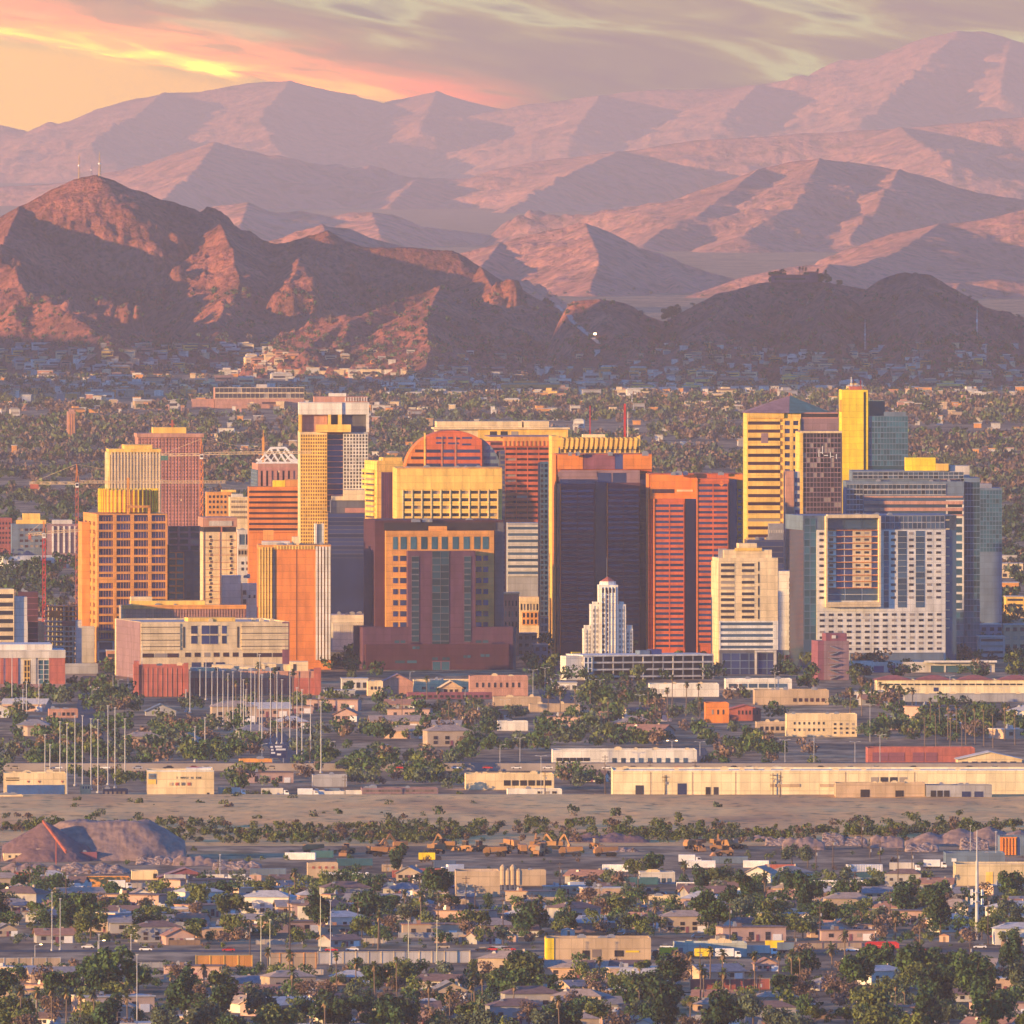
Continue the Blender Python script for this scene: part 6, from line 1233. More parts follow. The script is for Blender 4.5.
for (px, pt, py) in ((258, 665, 712), (275, 670, 712), (293, 672, 716), (271, 676, 718), (236, 683, 715), (247, 681, 722), (228, 678, 716), (427, 678, 700), (437, 690, 712), (402, 695, 722), (448, 700, 724), (460, 702, 726), (474, 700, 730), (672, 677, 712), (686, 684, 716), (698, 686, 718), (648, 690, 720), (655, 695, 726), (668, 690, 722), (880, 684, 704), (872, 682, 706), (886, 686, 708), (900, 688, 712), (912, 690, 714), (930, 700, 730), (940, 703, 734), (948, 706, 740), (957, 705, 742), (966, 710, 745), (975, 707, 744), (984, 708, 746), (993, 712, 748), (936, 712, 748), (925, 715, 748), (950, 716, 750), (962, 718, 750), (1005, 706, 740), (1015, 712, 745), (560, 690, 715), (548, 694, 716), (575, 688, 716), (590, 690, 720), (608, 700, 730), (700, 700, 735), (815, 682, 700), (850, 690, 715), (862, 690, 716)):
    put_palm(px, pt, py, grp='palms along the streets near downtown')
# ---- woods that nobody could count: tree belts behind the levee, between the towers and over the far town
def forest(name, pts, leafkinds, sz, nleaf, leaf, seed, zs=None, probs=None):
    r = np.random.RandomState(seed); TPL = [crown(seed + k, nleaf, 1.0, .62, .72, leaf, 6)[0] for k in range(6)]
    n = len(pts); V = np.zeros((n, nleaf * 4, 3), np.float32); mi = np.zeros((n, nleaf), np.int32); hs = sz[0] + (sz[1] - sz[0]) * r.uniform(0, 1, n) ** 1.4; rot = r.uniform(0, 6.28, n)
    kk = r.choice(len(leafkinds), n, p=probs)
    for t in range(6):
        s = np.arange(n) % 6 == t; T = TPL[t]; c, q = np.cos(rot[s])[:, None], np.sin(rot[s])[:, None]; a = hs[s][:, None]
        V[s, :, 0] = (T[None, :, 0] * c - T[None, :, 1] * q) * a * .62 + pts[s, 0][:, None]; V[s, :, 1] = (T[None, :, 0] * q + T[None, :, 1] * c) * a * .62 + pts[s, 1][:, None]; V[s, :, 2] = T[None, :, 2] * a * .78 + (0 if zs is None else zs[s][:, None])
    mi[:] = kk[:, None]
    me = mesh_np(name, V.reshape(-1, 3), np.arange(n * nleaf * 4).reshape(-1, 4), [LEAF[k] for k in leafkinds], midx=mi.ravel())
    return tag(link(name, me), kind='stuff')
def scatter(y0, y1, per, seed, keepout=True, clump=None, x0=-30, x1=1054):
    r = np.random.RandomState(seed); out = []; Y0, Y1 = gY(y0), gY(y1); n = int(per)
    yy = np.sqrt(r.uniform(Y1 ** 2 if Y1 < Y0 else Y0 ** 2, Y0 ** 2 if Y1 < Y0 else Y1 ** 2, n)); px = r.uniform(x0, x1, n); X = (px - 512) * yy / F
    if clump: k = fbm(X / clump, yy / (clump * 1.5), 3, seed) > .45; X, yy, px = X[k], yy[k], px[k]
    py = HZ + F * H / yy
    if keepout:
        k = np.array([free(a - 7, a + 7, b - 10, b + 1) for a, b in zip(px, py)]); X, yy = X[k], yy[k]
    return np.stack([X, yy], 1)
keep(283, 298, 776, 792)
forest('woodland', scatter(792, 700, 1750, 31, clump=70), [0, 1, 2, 3, 5], (5, 11), 190, .11, 41, probs=[.3, .2, .15, .15, .2])
forest('woodland', scatter(708, 640, 900, 33), [0, 1, 3, 5], (5, 11), 120, .13, 43, probs=[.35, .2, .15, .3])
forest('woodland', scatter(640, 500, 2600, 35, keepout=False), [0, 2, 3, 5], (6, 12), 80, .16, 45, probs=[.3, .25, .2, .25])
forest('woodland', scatter(500, 400, 8000, 37, keepout=False, clump=220), [0, 2, 3, 1], (6, 13), 40, .22, 47, probs=[.12, .26, .46, .16])
forest('woodland', scatter(400, 372, 2300, 39, keepout=False, clump=300), [0, 2, 3, 1], (5, 9), 30, .26, 49, probs=[.12, .26, .46, .16])
# scrub and gardens on the hill feet
sp_ = []; r9 = np.random.RandomState(77)
for i in range(2600):
    px = r9.uniform(-5, 1030); py = r9.uniform(338, 384) if i % 3 else r9.uniform(290, 350)
    p = hit(px, py)
    if p is not None and p.z > .5: sp_.append((p.x, p.y, p.z - .5))
sp_ = np.array(sp_); forest('hillside_scrub', sp_[:, :2], [0, 2, 3], (3, 8), 24, .28, 51, zs=sp_[:, 2], probs=[.35, .3, .35])
# riverside brush
def band(y0, y1, n, seed, x0=-30, x1=1054, cl=40):
    return scatter(y0, y1, n, seed, True, cl, x0, x1)
forest('riverside_brush', np.concatenate([band(845, 826, 1500, 61), band(843, 834, 900, 63, x0=140, cl=30), band(836, 815, 160, 65), band(812, 802, 60, 67, cl=20), band(800.5, 797, 160, 69)]), [1, 2, 4, 3, 0], (2.0, 5.0), 130, .13, 53, probs=[.25, .3, .15, .15, .15])
forest('riverside_brush', band(803, 795, 260, 71, x0=820, cl=30), [1, 2, 3], (3, 6), 130, .13, 55, probs=[.3, .4, .3])
forest('garden_shrubs', np.concatenate([scatter(1040, 965, 700, 81), scatter(950, 884, 900, 83), scatter(882, 852, 120, 85)]), [0, 1, 2, 3, 4], (1.0, 3.2), 90, .15, 57, probs=[.25, .25, .2, .15, .15])

forest('woodland', np.concatenate([scatter(1040, 968, 330, 101), scatter(946, 884, 420, 103)]), [0, 1, 2, 3, 4, 5], (4, 9), 420, .075, 59, probs=[.25, .22, .18, .12, .06, .17])
# ------------------------------------------------------------------ poles
pole_w = mat('pole_pale', (.50, .49, .48), rough=.5); pole_g = mat('pole_grey', (.34, .34, .35), rough=.5); wood = mat('pole_wood', (.10, .07, .06)); lampm = mat('lamp_warm', (.9, .8, .6), emit=(1.0, .6, .2, 5)); lampoff = mat('lamp_head', (.45, .45, .45), rough=.4)
def pole(px, pt, py, kind='mast', m=None, ph=None, grp=None, lit=False, arms=1):
    Y = gY(py); h = (py - pt) * Y / F; rt = empty({'mast': 'tall_pole', 'street': 'street_lamp', 'wood': 'utility_pole'}[kind], (wX(px, Y), Y, 0)); mm = m or pole_w
    if kind == 'wood':
        b = MB(); b.tube((0, 0, 0), (0, 0, h), .24, .15, n=6); b.build('pole', wood, rt); b = MB(); b.box(-1.4, 1.4, -.12, .12, h - 1.0, h - .75); b.build('crossarm', wood, rt); b = MB(); b.box(-1.1, 1.1, -.1, .1, h - 2.6, h - 2.4); b.build('crossarm', wood, rt)
        b = MB(); b.tube((.45, 0, h - 4), (.45, 0, h - 2.9), .3, n=8); b.build('transformer', pole_g, rt)
    elif kind == 'street':
        b = MB(); b.tube((0, 0, 0), (0, 0, h), .16, .1, n=6); b.build('pole', mm, rt)
        for s in ((-1, 1) if arms == 2 else (1,)):
            b = MB(); b.tube((0, 0, h - .1), (s * 2.0, 0, h + .3), .08, .06, n=5); a = b.build('arm', mm, rt); b = MB(); b.box(s * 1.6, s * 2.5, -.22, .22, h + .1, h + .32); b.build('lamp', lampm if lit else lampoff, a)
    else:
        b = MB(); b.tube((0, 0, 0), (0, 0, h * .5), .26, .21, n=8); b.tube((0, 0, h * .5), (0, 0, h), .21, .15, n=8); b.build('shaft', mm, rt); b = MB(); b.tube((0, 0, -.1), (0, 0, .8), .8, .7, n=8); b.build('base', pole_g, rt)
        b = MB(); b.box(-.6, .6, -.2, .2, h - .05, h + .25); b.build('cap', mm, rt)
    tag(rt, None, {'mast': 'pole', 'street': 'street lamp', 'wood': 'utility pole'}[kind], grp or {'mast': 'tall pale poles left of centre', 'street': 'street lamps', 'wood': 'wooden utility poles'}[kind]); AUTO.append((rt, ph or {'mast': 'tall pale pole', 'street': 'thin street lamp', 'wood': 'dark wooden utility pole'}[kind], px, py))
    return rt
for (px, a, c_) in ((12, 655, 709), (23, 690, 715), (26.5, 682, 716), (39, 680, 712), (60, 722, 795), (67, 724, 797), (75, 716, 786), (82.5, 716, 787), (91, 719, 790), (98, 720, 793), (108, 706, 785), (115, 708, 788), (125, 719, 783), (45, 735, 790), (50, 745, 795), (190, 672, 713), (200, 670, 704), (195, 727, 762), (205, 718, 760), (206, 660, 700), (212, 672, 706), (217.5, 668, 729), (223, 671, 728), (228, 674, 725), (233, 672, 727), (241, 672, 732), (243.5, 680, 735), (251, 668, 744), (255, 672, 735), (259.5, 655, 738), (262, 675, 750), (270.5, 668, 744), (277, 672, 744), (282, 680, 744), (290, 671, 742), (297, 688, 760), (302, 690, 766), (310.5, 700, 763), (321, 702, 773), (246, 690, 728), (186, 690, 712)):
    pole(px, a, c_)
for (px, a, c_, m_, nm) in ((52, 893, 951, pole_w, 'left pale twin mast'), (60.2, 899, 950, pole_w, 'right pale twin mast'), (137, 955, 1040, pole_w, 'nearest tall pale mast'), (320.5, 894, 951, mat('pole_cream', (.60, .58, .40)), 'cream light mast'), (330.5, 901, 965, pole_w, 'pale light mast'), (261, 916, 965, MATS['pole_cream'], 'short cream mast'), (270, 920, 970, MATS['pole_cream'], 'short cream mast'), (408.5, 921, 964, MATS['pole_cream'], 'short cream mast'), (437, 921, 964, MATS['pole_cream'], 'short cream mast'), (99, 935, 958, pole_w, 'short pale mast'), (131, 935, 965, pole_w, 'short pale mast'), (970.5, 826, 862, pole_g, 'left grey aerial mast'), (996, 832, 865, pole_w, 'right grey aerial mast'), (220, 855, 881, pole_w, 'thin yard mast')):
    pole(px, a, c_, 'mast', m_, nm, 'tall masts in the near neighbourhood')
for r_ in C.objects:
    if r_.name.startswith('tall_pole') and r_.get('group') == 'tall masts in the near neighbourhood': r_.scale = (.7, .7, 1)
# big cell mast
Y = gY(940); s_ = Y / F; rt = empty('cell_mast', (wX(977, Y), Y, 0)); tag(rt, 'tallest white cell mast ringed by two antenna platforms at right', 'cell mast'); lm('white cell mast', 977, 940, 4)
h = 110 * s_; b = MB(); b.tube((0, 0, 0), (0, 0, h * .72), .75, .5, n=10); b.tube((0, 0, h * .72), (0, 0, h), .3, .14, n=6); b.build('shaft', pole_w, rt)
for z_ in (47, 38):
    b = MB(); zz = z_ * s_; b.tube((0, 0, zz), (0, 0, zz + .3), 2.1, n=10); pf = b.build('platform', pole_g, rt)
    for k in range(6): q = MB(); t_ = k * math.pi / 3 + .3; q.box(-.22, .22, -.15, .15, 0, 2.2); q.build('antenna_panel', whp, pf, (math.cos(t_) * 2.2, math.sin(t_) * 2.2, zz - .9), t_)
keep(974, 980, 830, 940)
for (px, a, c_, l_) in ((36, 1000, 1022, 1), (143 / 1.0 - 108, 945, 957, 1), (98, 941, 958, 1), (130, 696, 704, 1), (262, 744, 760, 0), (90, 730, 742, 0), (383, 745, 762, 0), (520, 738, 770, 0), (541, 756, 797, 0), (575, 690, 715, 0), (560, 675, 700, 0), (545, 668, 695, 0), (533, 670, 696, 0), (600, 680, 700, 0), (128, 675, 690, 0), (113, 676, 700, 0), (118, 680, 705, 0), (330, 742, 760, 0), (500, 745, 768, 0), (672, 741, 755, 1), (654, 750, 770, 0), (700, 742, 756, 0), (855, 742, 768, 0), (880, 735, 768, 0), (814, 735, 770, 0), (785, 740, 770, 0), (916, 690, 708, 0), (1004, 688, 706, 0), (950, 676, 696, 0), (640, 695, 712, 0), (775, 672, 690, 0), (870, 705, 742, 0), (465, 690, 706, 0), (505, 700, 715, 0), (410, 672, 692, 0), (92, 690, 706, 0)):
    pole(px, a, c_, 'street', lit=bool(l_), arms=2 if px > 500 else 1)
for (px, a, c_) in ((289, 883, 936), (290, 905, 950), (363, 866, 888), (466, 876, 925), (475, 885, 915), (503, 893, 945), (730, 902, 945), (387, 860, 890), (420, 872, 905), (648, 893, 930), (640, 905, 935), (795, 930, 960), (862, 820, 848), (833, 835, 870), (816, 845, 880), (898, 848, 890), (912, 848, 880), (855, 870, 900), (890, 890, 930), (988, 893, 945), (943, 890, 925), (560, 862, 895), (638, 868, 902), (600, 880, 915), (15, 860, 885), (66, 868, 905), (152, 893, 920), (186, 872, 905), (218, 860, 882), (106, 905, 930), (250, 920, 960), (545, 975, 1010), (438, 895, 930), (532, 893, 930), (700, 945, 985), (760, 975, 1010), (650, 760, 795), (605, 755, 797), (665, 775, 800), (695, 760, 790), (545, 770, 800), (773, 773, 800), (780, 775, 803), (345, 775, 798), (310, 740, 765), (358, 900, 935), (880, 840, 862), (870, 842, 858), (970, 940, 985), (1008, 905, 935), (820, 905, 940), (30, 862, 890), (45, 865, 895)):
    pole(px, a, c_, 'wood')
# aerials on the antenna hill and in the far town
def hill_mast(px, pt, pb, m, w, label):
    p = (crest(px, pb - 10) if pb < 300 else hit(px, pb)) or Vector((wX(px, 26000), 26000, 0)); h = (pb - pt) * p.y / F; rt = empty('radio_mast', (p.x, p.y, p.z - 1)); tag(rt, label, 'radio mast'); b = MB()
    for i in range(3):
        t = i * 2.1; b.tube((math.cos(t) * w, math.sin(t) * w, 0), (math.cos(t) * w * .3, math.sin(t) * w * .3, h), w * .3, w * .2, n=4)
    for k in range(int(h / 3)): b.box(-w * (1 - .6 * k * 3 / h), w * (1 - .6 * k * 3 / h), -.3, .3, k * 3, k * 3 + .5)
    b.build('lattice', m, rt); c = MB(); c.tube((0, 0, h * .55), (0, 0, h * .62), w * 1.1, n=8); c.build('dish_drum', whp, rt); c = MB(); c.tube((0, 0, h), (0, 0, h * 1.12), w * .25, .1, n=4); c.build('aerial', m, rt)
hill_mast(79, 154, 177, ycream, 1.2, 'left cream radio mast on the summit of the antenna hill'); hill_mast(91.5, 166, 177.4, steel, 1.2, 'short grey radio mast between two taller ones on summit'); hill_mast(99.5, 155, 177.6, ycream, 1.5, 'right and stoutest cream radio mast on the antenna hill')
hill_mast(865, 322, 350, whp, .8, 'thin white radio mast against the right hill slope'); hill_mast(977, 309, 335, whp, .8, 'thin white radio mast near right edge of the hills'); hill_mast(632, 392, 410, whp, .5, 'thin white mast in the far town')
# brown hilltop house with palms on the right hill, and houses on hill feet
hb = crest(798, 268) or Vector((wX(798, 24700), 24700, 100)); s_ = hb.y / F
rt = empty('hilltop_house', (hb.x, hb.y - 6, hb.z - 3)); tag(rt, 'long brown house on the crest of the right hill', 'house'); lm('long hilltop house', 798, 285, 30)
b = MB(); b.box(-30, 12, 0, 14, 0, 8); b.box(12, 22, 0, 14, 0, 11); b.build('wall', dbrown, rt); b = MB(); b.box(-31, 13, -1, 15, 8, 9); b.box(11, 23, -1, 15, 11, 12.3); b.build('roof', redb, rt); b = MB(); b.box(-26, 8, -.3, .1, 3, 5.5); b.build('window_band', gdark, rt)
for (px, py, s2, i) in ((775, 287, 1.5, 0), (779, 286, 1.3, 6), (787, 286, .9, 7), (809, 284, 1.2, 0), (815, 285, 1.0, 2), (822, 286, 1.3, 11), (829, 286, .9, 0), (668, 326, 1.6, 0), (674, 325, 1.2, 6), (840, 288, .8, 0)):
    p = crest(px, py - 16)
    if p is None: continue
    o = copy_tree(TP[i][0]); o.location = (p.x, p.y + 4, p.z - 2); s2 *= 1.25; o.scale = (s2, s2, s2); tag(o, None, 'tree', 'dark trees on the right hill crest'); AUTO.append((o, 'dark crest tree', px, py))
for (px, py) in ((800, 284), (803, 284), (806, 284), (818, 286), (826, 287)):
    p = crest(px, py - 16)
    if p is not None: o = copy_tree(PP[1][0]); o.location = (p.x, p.y, p.z - 1); o.scale = (1.2, 1.2, 1.3); tag(o, None, 'palm tree', 'palms on the right hill crest'); AUTO.append((o, 'small crest palm', px, py))
# pale cut road zigzagging down the saddle with one bright lamp
pts = [hit(x, y) for x, y in ((557, 306), (563, 312), (569, 316), (572, 322), (579, 328), (586, 334), (594, 340), (600, 345))]; pts = [p for p in pts if p is not None]
g = MB()
for a, c_ in zip(pts[:-1], pts[1:]):
    if abs(a.y - c_.y) < 500: g.face([(a.x - 3, a.y - 4, a.z + 1.5), (a.x + 3, a.y - 4, a.z + 1.5), (c_.x + 3, c_.y - 4, c_.z + 1.5), (c_.x - 3, c_.y - 4, c_.z + 1.5)])
tag(g.build('hill_road', mat('cut_earth', (.5, .36, .28))), kind='structure')
p = hit(595, 341); rt = empty('flood_lamp', p); tag(rt, 'single bright floodlight at the foot of the pale hill road', 'lamp'); b = MB(); b.tube((0, 0, 0), (0, 0, 7), .4, n=5); b.build('post', steel, rt); b = MB(); b.tube((0, 0, 7), (0, 0, 9), 1.6, n=8); b.build('lamp', mat('flood_lens', (1, .9, .6), emit=(1, .6, .25, 5)), rt)
# ------------------------------------------------------------------ tower cranes
def crane(label, mx, jy, x_left, x_right, apy, yb, Y, mast_m, jib_m, slope=0.0, mb_=None):
    sc = Y / F; z0 = wZ(jy, Y); rt = empty('tower_crane', (wX(mx, Y), Y, 0)); tag(rt, label, 'crane', None)
    def lattice(p, q, w, r, n, m, nm, par=None, tri=False):
        b = MB(); p = Vector(p); q = Vector(q); d = (q - p); L = d.length; d.normalize(); u_ = Vector((0, 1, 0)); v_ = d.cross(u_).normalized()
        cs = [u_ * w + v_ * w, u_ * -w + v_ * w, u_ * -w - v_ * w, u_ * w - v_ * w] if not tri else [u_ * w - v_ * w * .0, u_ * -w, v_ * w * 1.8 * (1 if v_.z > 0 else -1)]
        for c in cs: b.tube(p + c, q + c, r, n=4)
        for k in range(n):
            a0, a1 = p + d * (L * k / n), p + d * (L * (k + 1) / n)
            for i in range(len(cs)):
                j = (i + 1) % len(cs); b.tube(a0 + cs[i], a1 + cs[j], r * .7, n=3, caps=False)
        return b.build(nm, m, par or rt)
    zb = 0 if yb is None else wZ(yb, Y)
    lattice((0, 0, zb), (0, 0, z0), .8, .2, max(6, int((z0 - zb) / 4)), mast_m, 'mast')
    xr_ = (x_right - mx) * sc; xl_ = (x_left - mx) * sc
    lattice((1, 0, z0 + .8), (xr_, 0, z0 + .8 + slope * xr_), .65, .2, max(6, int(abs(xr_) / 2.6)), jib_m, 'jib', tri=True); lattice((-1, 0, z0 + .8), (xl_, 0, z0 + .8 + slope * xl_), .6, .2, 5, jib_m, 'counter_jib')
    za = wZ(apy, Y); b = MB(); b.tube((-.6, -.5, z0 + 1.4), (-.2, 0, za), .25, n=4); b.tube((.9, .5, z0 + 1.4), (-.2, 0, za), .25, n=4); b.tube((.9, -.5, z0 + 1.4), (-.2, 0, za), .2, n=4); b.build('apex', orangep, rt)
    b = MB(); b.tube((-.2, 0, za), (xr_ * .62, 0, z0 + 2 + slope * xr_ * .62), .09, n=3); b.tube((-.2, 0, za), (xl_ * .9, 0, z0 + 1.5), .09, n=3); b.build('tie_cable', jib_m, rt)
    b = MB(); b.box(-.9, 1.0, -1.9, -.85, z0 - 1.6, z0 + .9); c = b.build('cab', whp, rt); b = MB(); b.box(-.7, .8, -1.96, -1.9, z0 - .8, z0 + .5); b.build('window', gdark, c)
    b = MB(); b.box(xl_ * .98, xl_ * .80, -.9, .9, z0 - 2.4, z0 + .2); b.build('counterweight', redb if mx < 100 else green, rt)
    b = MB(); hx = xr_ * .7; b.tube((hx, 0, z0 + .3), (hx, 0, z0 - 8), .07, n=3); b.box(hx - .4, hx + .4, -.3, .3, z0 - 9, z0 - 8); b.build('hook', jib_m, rt)
jibc = mat('crane_cream', (.66, .50, .30), rough=.6)
crane('longest crane jib crossing in front of the ivory striped tower', 77, 484.5, 29, 226, 464, None, 12120, redb, jibc, .0); crane('high crane beside the pink checkered tower with its jib to the spire', 201.5, 456, 160, 312, 439, None, 12110, orangep, jibc, .012); crane('short crane with red mast left of the orange framed tower', 44, 535, 28, 80, 521, None, 11850, redp, jibc, .06)
# ------------------------------------------------------------------ vehicles
carc = {'white': whp, 'silver': mat('car_silver', (.5, .5, .52), rough=.3, metal=.4), 'dark': mat('car_dark', (.03, .03, .035), rough=.3), 'red': redp, 'blue': mat('car_blue', (.04, .09, .2), rough=.3), 'tan': mat('car_tan', (.42, .35, .26), rough=.4)}
tyre = mat('tyre', (.02, .02, .02))
def car_proto(m):
    rt = empty('parked_car', (0, -800, 0)); b = MB(); b.prism([(-2.25, .35), (2.25, .35), (2.3, .8), (1.3, .98), (-2.1, 1.02), (-2.3, .7)], -.88, .88); bo = b.build('body', m, rt)
    b = MB(); b.prism([(-1.75, 1.0), (1.15, .97), (.45, 1.48), (-1.3, 1.5)], -.76, .76); b.build('cabin', gdark, rt); b = MB(); b.box(-1.25, .4, -.72, .72, 1.5, 1.54); b.build('roof', m, rt)
    for x in (-1.4, 1.4):
        for y in (-.82, .82): b = MB(); b.tube((x, y - .12, .34), (x, y + .12, .34), .34, n=10); b.build('wheel', tyre, rt)
    return rt
def truck_proto(m, cargo, name='parked_truck', L=9.0):
    rt = empty(name, (0, -900, 0)); b = MB(); b.prism([(L / 2 - 2.2, .7), (L / 2, .7), (L / 2, 1.7), (L / 2 - .5, 2.7), (L / 2 - 2.2, 2.8)], -1.15, 1.15); cb = b.build('cab', m, rt); b = MB(); b.prism([(L / 2 - 1.5, 1.75), (L / 2 - .08, 1.75), (L / 2 - .5, 2.55), (L / 2 - 1.5, 2.6)], -1.18, 1.18); b.build('window', gdark, cb)
    b = MB(); b.box(-L / 2, L / 2 - 2.5, -1.25, 1.25, 1.0, 3.7); b.build('cargo_box', cargo, rt); b = MB(); b.box(-L / 2, L / 2 - .3, -.9, .9, .6, .98); b.build('chassis', dark, rt)
    for x in (-L / 2 + 1.2, -L / 2 + 2.5, L / 2 - 1.2):
        for y in (-1.0, 1.0): b = MB(); b.tube((x, y - .15, .5), (x, y + .15, .5), .5, n=10); b.build('wheel', tyre, rt)
    return rt
cars = {k: car_proto(m) for k, m in carc.items()}; vused = set()
trucks = {'white': truck_proto(whp, whp), 'pale': truck_proto(whp, pale, L=12), 'orange': truck_proto(carc['dark'], yell), 'blue': truck_proto(carc['blue'], bluegrey)}
def put_v(dct, key, px, py, rz, nm, cat, grp, z=0.0):
    Y = gY(py, z); src = dct[key]
    if id(src) in vused: o = copy_tree(src)
    else: o = src; vused.add(id(src))
    o.location = (wX(px, Y), Y, z); o.rotation_euler = (0, 0, math.radians(rz)); tag(o, None, cat, grp); AUTO.append((o, nm % key, px, py))
for i in range(34): put_v(cars, rng.choice(['white', 'silver', 'dark', 'red', 'white', 'tan']), 8 + i * 30 + rng.uniform(-11, 11), 769.0, rng.choice((0, 180)), '%s car on the highway', 'car', 'cars on the raised highway', 3.43)
for i in range(26): put_v(cars, rng.choice(['white', 'silver', 'dark', 'blue', 'tan']), rng.uniform(560, 760) if i % 2 else rng.uniform(300, 460), rng.uniform(889, 893) if i % 3 else rng.uniform(926, 929), rng.choice((0, 90, 180, 8)), 'parked %s car', 'car', 'cars parked in the near streets')
for i in range(22): put_v(cars, rng.choice(['white', 'silver', 'dark', 'red', 'tan']), rng.uniform(10, 1010), rng.choice((951, 951.5, 948.5)), rng.choice((0, 180)), '%s car on the near road', 'car', 'cars on the near cross road', .05)
for i in range(24): put_v(cars, rng.choice(['white', 'dark', 'red', 'silver']), rng.choice((rng.uniform(88, 98), rng.uniform(540, 556), rng.uniform(90, 130))), rng.uniform(676, 702), rng.choice((90, 80, 0)), '%s street car', 'car', 'cars in the downtown streets', .1)
for i in range(130):
    py = rng.choice((886, 895, 903, 911, 919, 927, 936, 974, 984, 994, 1005, 1016)) + rng.uniform(0, 2.5); put_v(cars, rng.choice(['white', 'silver', 'dark', 'blue', 'tan', 'red']), rng.uniform(5, 1019), py, rng.choice((0, 180, 90, 10, -8)), '%s car by a house', 'car', 'cars parked by the houses')
for i in range(14): put_v(cars, rng.choice(['red', 'white', 'silver', 'red']), rng.uniform(880, 935), rng.uniform(716, 724), 0, 'parked %s lot car', 'car', 'cars in the lot by the palms', .05)
for (k, px, py, rz) in (('white', 452, 874, 200), ('white', 872, 800.5, 0), ('white', 886, 800.5, 0), ('pale', 232, 796, 0), ('pale', 275, 796.5, 0), ('white', 308, 797, 0), ('blue', 335, 796.5, 0), ('white', 580, 892, 20), ('orange', 665, 958, 180), ('orange', 700, 959, 180), ('white', 728, 959, 0), ('pale', 760, 956, 0), ('blue', 790, 953, 0), ('white', 600, 958, 0), ('white', 935, 869, 0), ('pale', 905, 872, 0), ('white', 120, 890, 0), ('pale', 215, 884, 0), ('white', 240, 884, 0), ('blue', 30, 893, 0), ('white', 690, 864, 0), ('orange', 430, 862, 0), ('pale', 180, 884, 10), ('white', 995, 872, 0), ('orange', 778, 951, 0), ('white', 75, 893, 0)):
    put_v(trucks, k, px, py, rz, 'parked %s box truck', 'truck', 'trucks parked in yards')
# red trailer
rt = empty('flat_trailer', (wX(882, gY(951)), gY(951), .05)); tag(rt, 'long bright red covered trailer on the near road at right', 'trailer'); lm('long red trailer', 882, 951, 17)
b = MB(); b.prism([(-6, 1.0), (6, 1.0), (6, 2.6), (4.8, 3.3), (-4.8, 3.3), (-6, 2.6)], -1.2, 1.2); b.build('body', redp, rt); b = MB(); b.box(-5, 5, -1.28, -1.2, 1.6, 2.0); b.build('stripe', mat('red_light_paint', (.75, .12, .10)), rt); b = MB(); b.box(-5.4, 5.4, -.9, .9, .6, .98); b.build('chassis', dark, rt)
for x in (-4.4, -3.2, 3.8):
    for y in (-1, 1): b = MB(); b.tube((x, y - .15, .5), (x, y + .15, .5), .5, n=10); b.build('wheel', tyre, rt)
keep(862, 902, 942, 953)
# earth moving machines
mach = mat('machine_orange', (.36, .18, .07), rough=.6, objv=.3); 
def loader_proto():
    rt = empty('wheel_loader', (0, -1000, 0)); b = MB(); b.prism([(-3.4, 1.0), (1.0, 1.0), (1.0, 2.0), (-.8, 2.3), (-3.4, 2.2)], -1.1, 1.1); b.build('body', mach, rt); b = MB(); b.box(-1.2, .6, -.8, .8, 2.2, 3.7); c = b.build('cab', gdark, rt); b = MB(); b.box(-1.35, .75, -.95, .95, 3.7, 3.85); b.build('roof', mach, c)
    b = MB(); b.tube((.8, -.6, 1.8), (3.6, -.6, 1.1), .22, n=5); b.tube((.8, .6, 1.8), (3.6, .6, 1.1), .22, n=5); b.build('arm', mach, rt); b = MB(); b.prism([(3.4, .3), (5.0, .25), (4.6, .7), (4.0, 1.5), (3.5, 1.5)], -1.4, 1.4); b.build('bucket', mach, rt)
    for x in (-2.2, 1.6):
        for y in (-1.2, 1.2): b = MB(); b.tube((x, y - .3, .85), (x, y + .3, .85), .85, n=12); w = b.build('wheel', tyre, rt); b = MB(); b.tube((x, y - .33, .85), (x, y + .33, .85), .35, n=8); b.build('rim', mach, w)
    return rt
def excav_proto():
    rt = empty('excavator', (0, -1100, 0)); b = MB(); b.box(-2.4, 1.5, -1.3, 1.3, 1.3, 2.8); b.build('body', mach, rt); b = MB(); b.box(.2, 1.7, -1.25, -.2, 2.0, 3.5); b.build('cab', gdark, rt)
    for y in (-1.2, 1.2): b = MB(); b.prism([(-2.4, .1), (2.4, .1), (2.7, .6), (2.3, 1.1), (-2.3, 1.1), (-2.7, .6)], y - .35, y + .35); b.build('track', tyre, rt)
    b = MB(); b.prism([(1.0, 2.0), (1.4, 1.7), (4.4, 5.0), (4.1, 5.6), (3.6, 5.3)], -.3, .3); b.build('boom', mach, rt); b = MB(); b.prism([(3.9, 5.5), (4.6, 5.2), (6.2, 2.0), (5.8, 1.8)], -.25, .25); b.build('stick', mach, rt); b = MB(); b.prism([(5.4, 1.0), (6.3, .8), (6.6, 1.8), (5.8, 2.1)], -.6, .6); b.build('bucket', mach, rt); return rt
def dump_proto():
    rt = empty('dump_truck', (0, -1200, 0)); b = MB(); b.prism([(1.8, 1.2), (4.2, 1.2), (4.2, 2.4), (3.4, 3.4), (1.8, 3.4)], -1.2, 1.2); b.build('cab', mach, rt); b = MB(); b.prism([(-4.4, 2.2), (1.2, 1.6), (1.7, 3.4), (-4.2, 3.6)], -1.5, 1.5); b.build('dump_bed', mach, rt); b = MB(); b.box(-3.8, 4, -.8, .8, .8, 1.3); b.build('chassis', dark, rt)
    for x in (-3.0, -1.2, 2.8):
        for y in (-1.1, 1.1): b = MB(); b.tube((x, y - .3, .75), (x, y + .3, .75), .75, n=12); b.build('wheel', tyre, rt)
    return rt
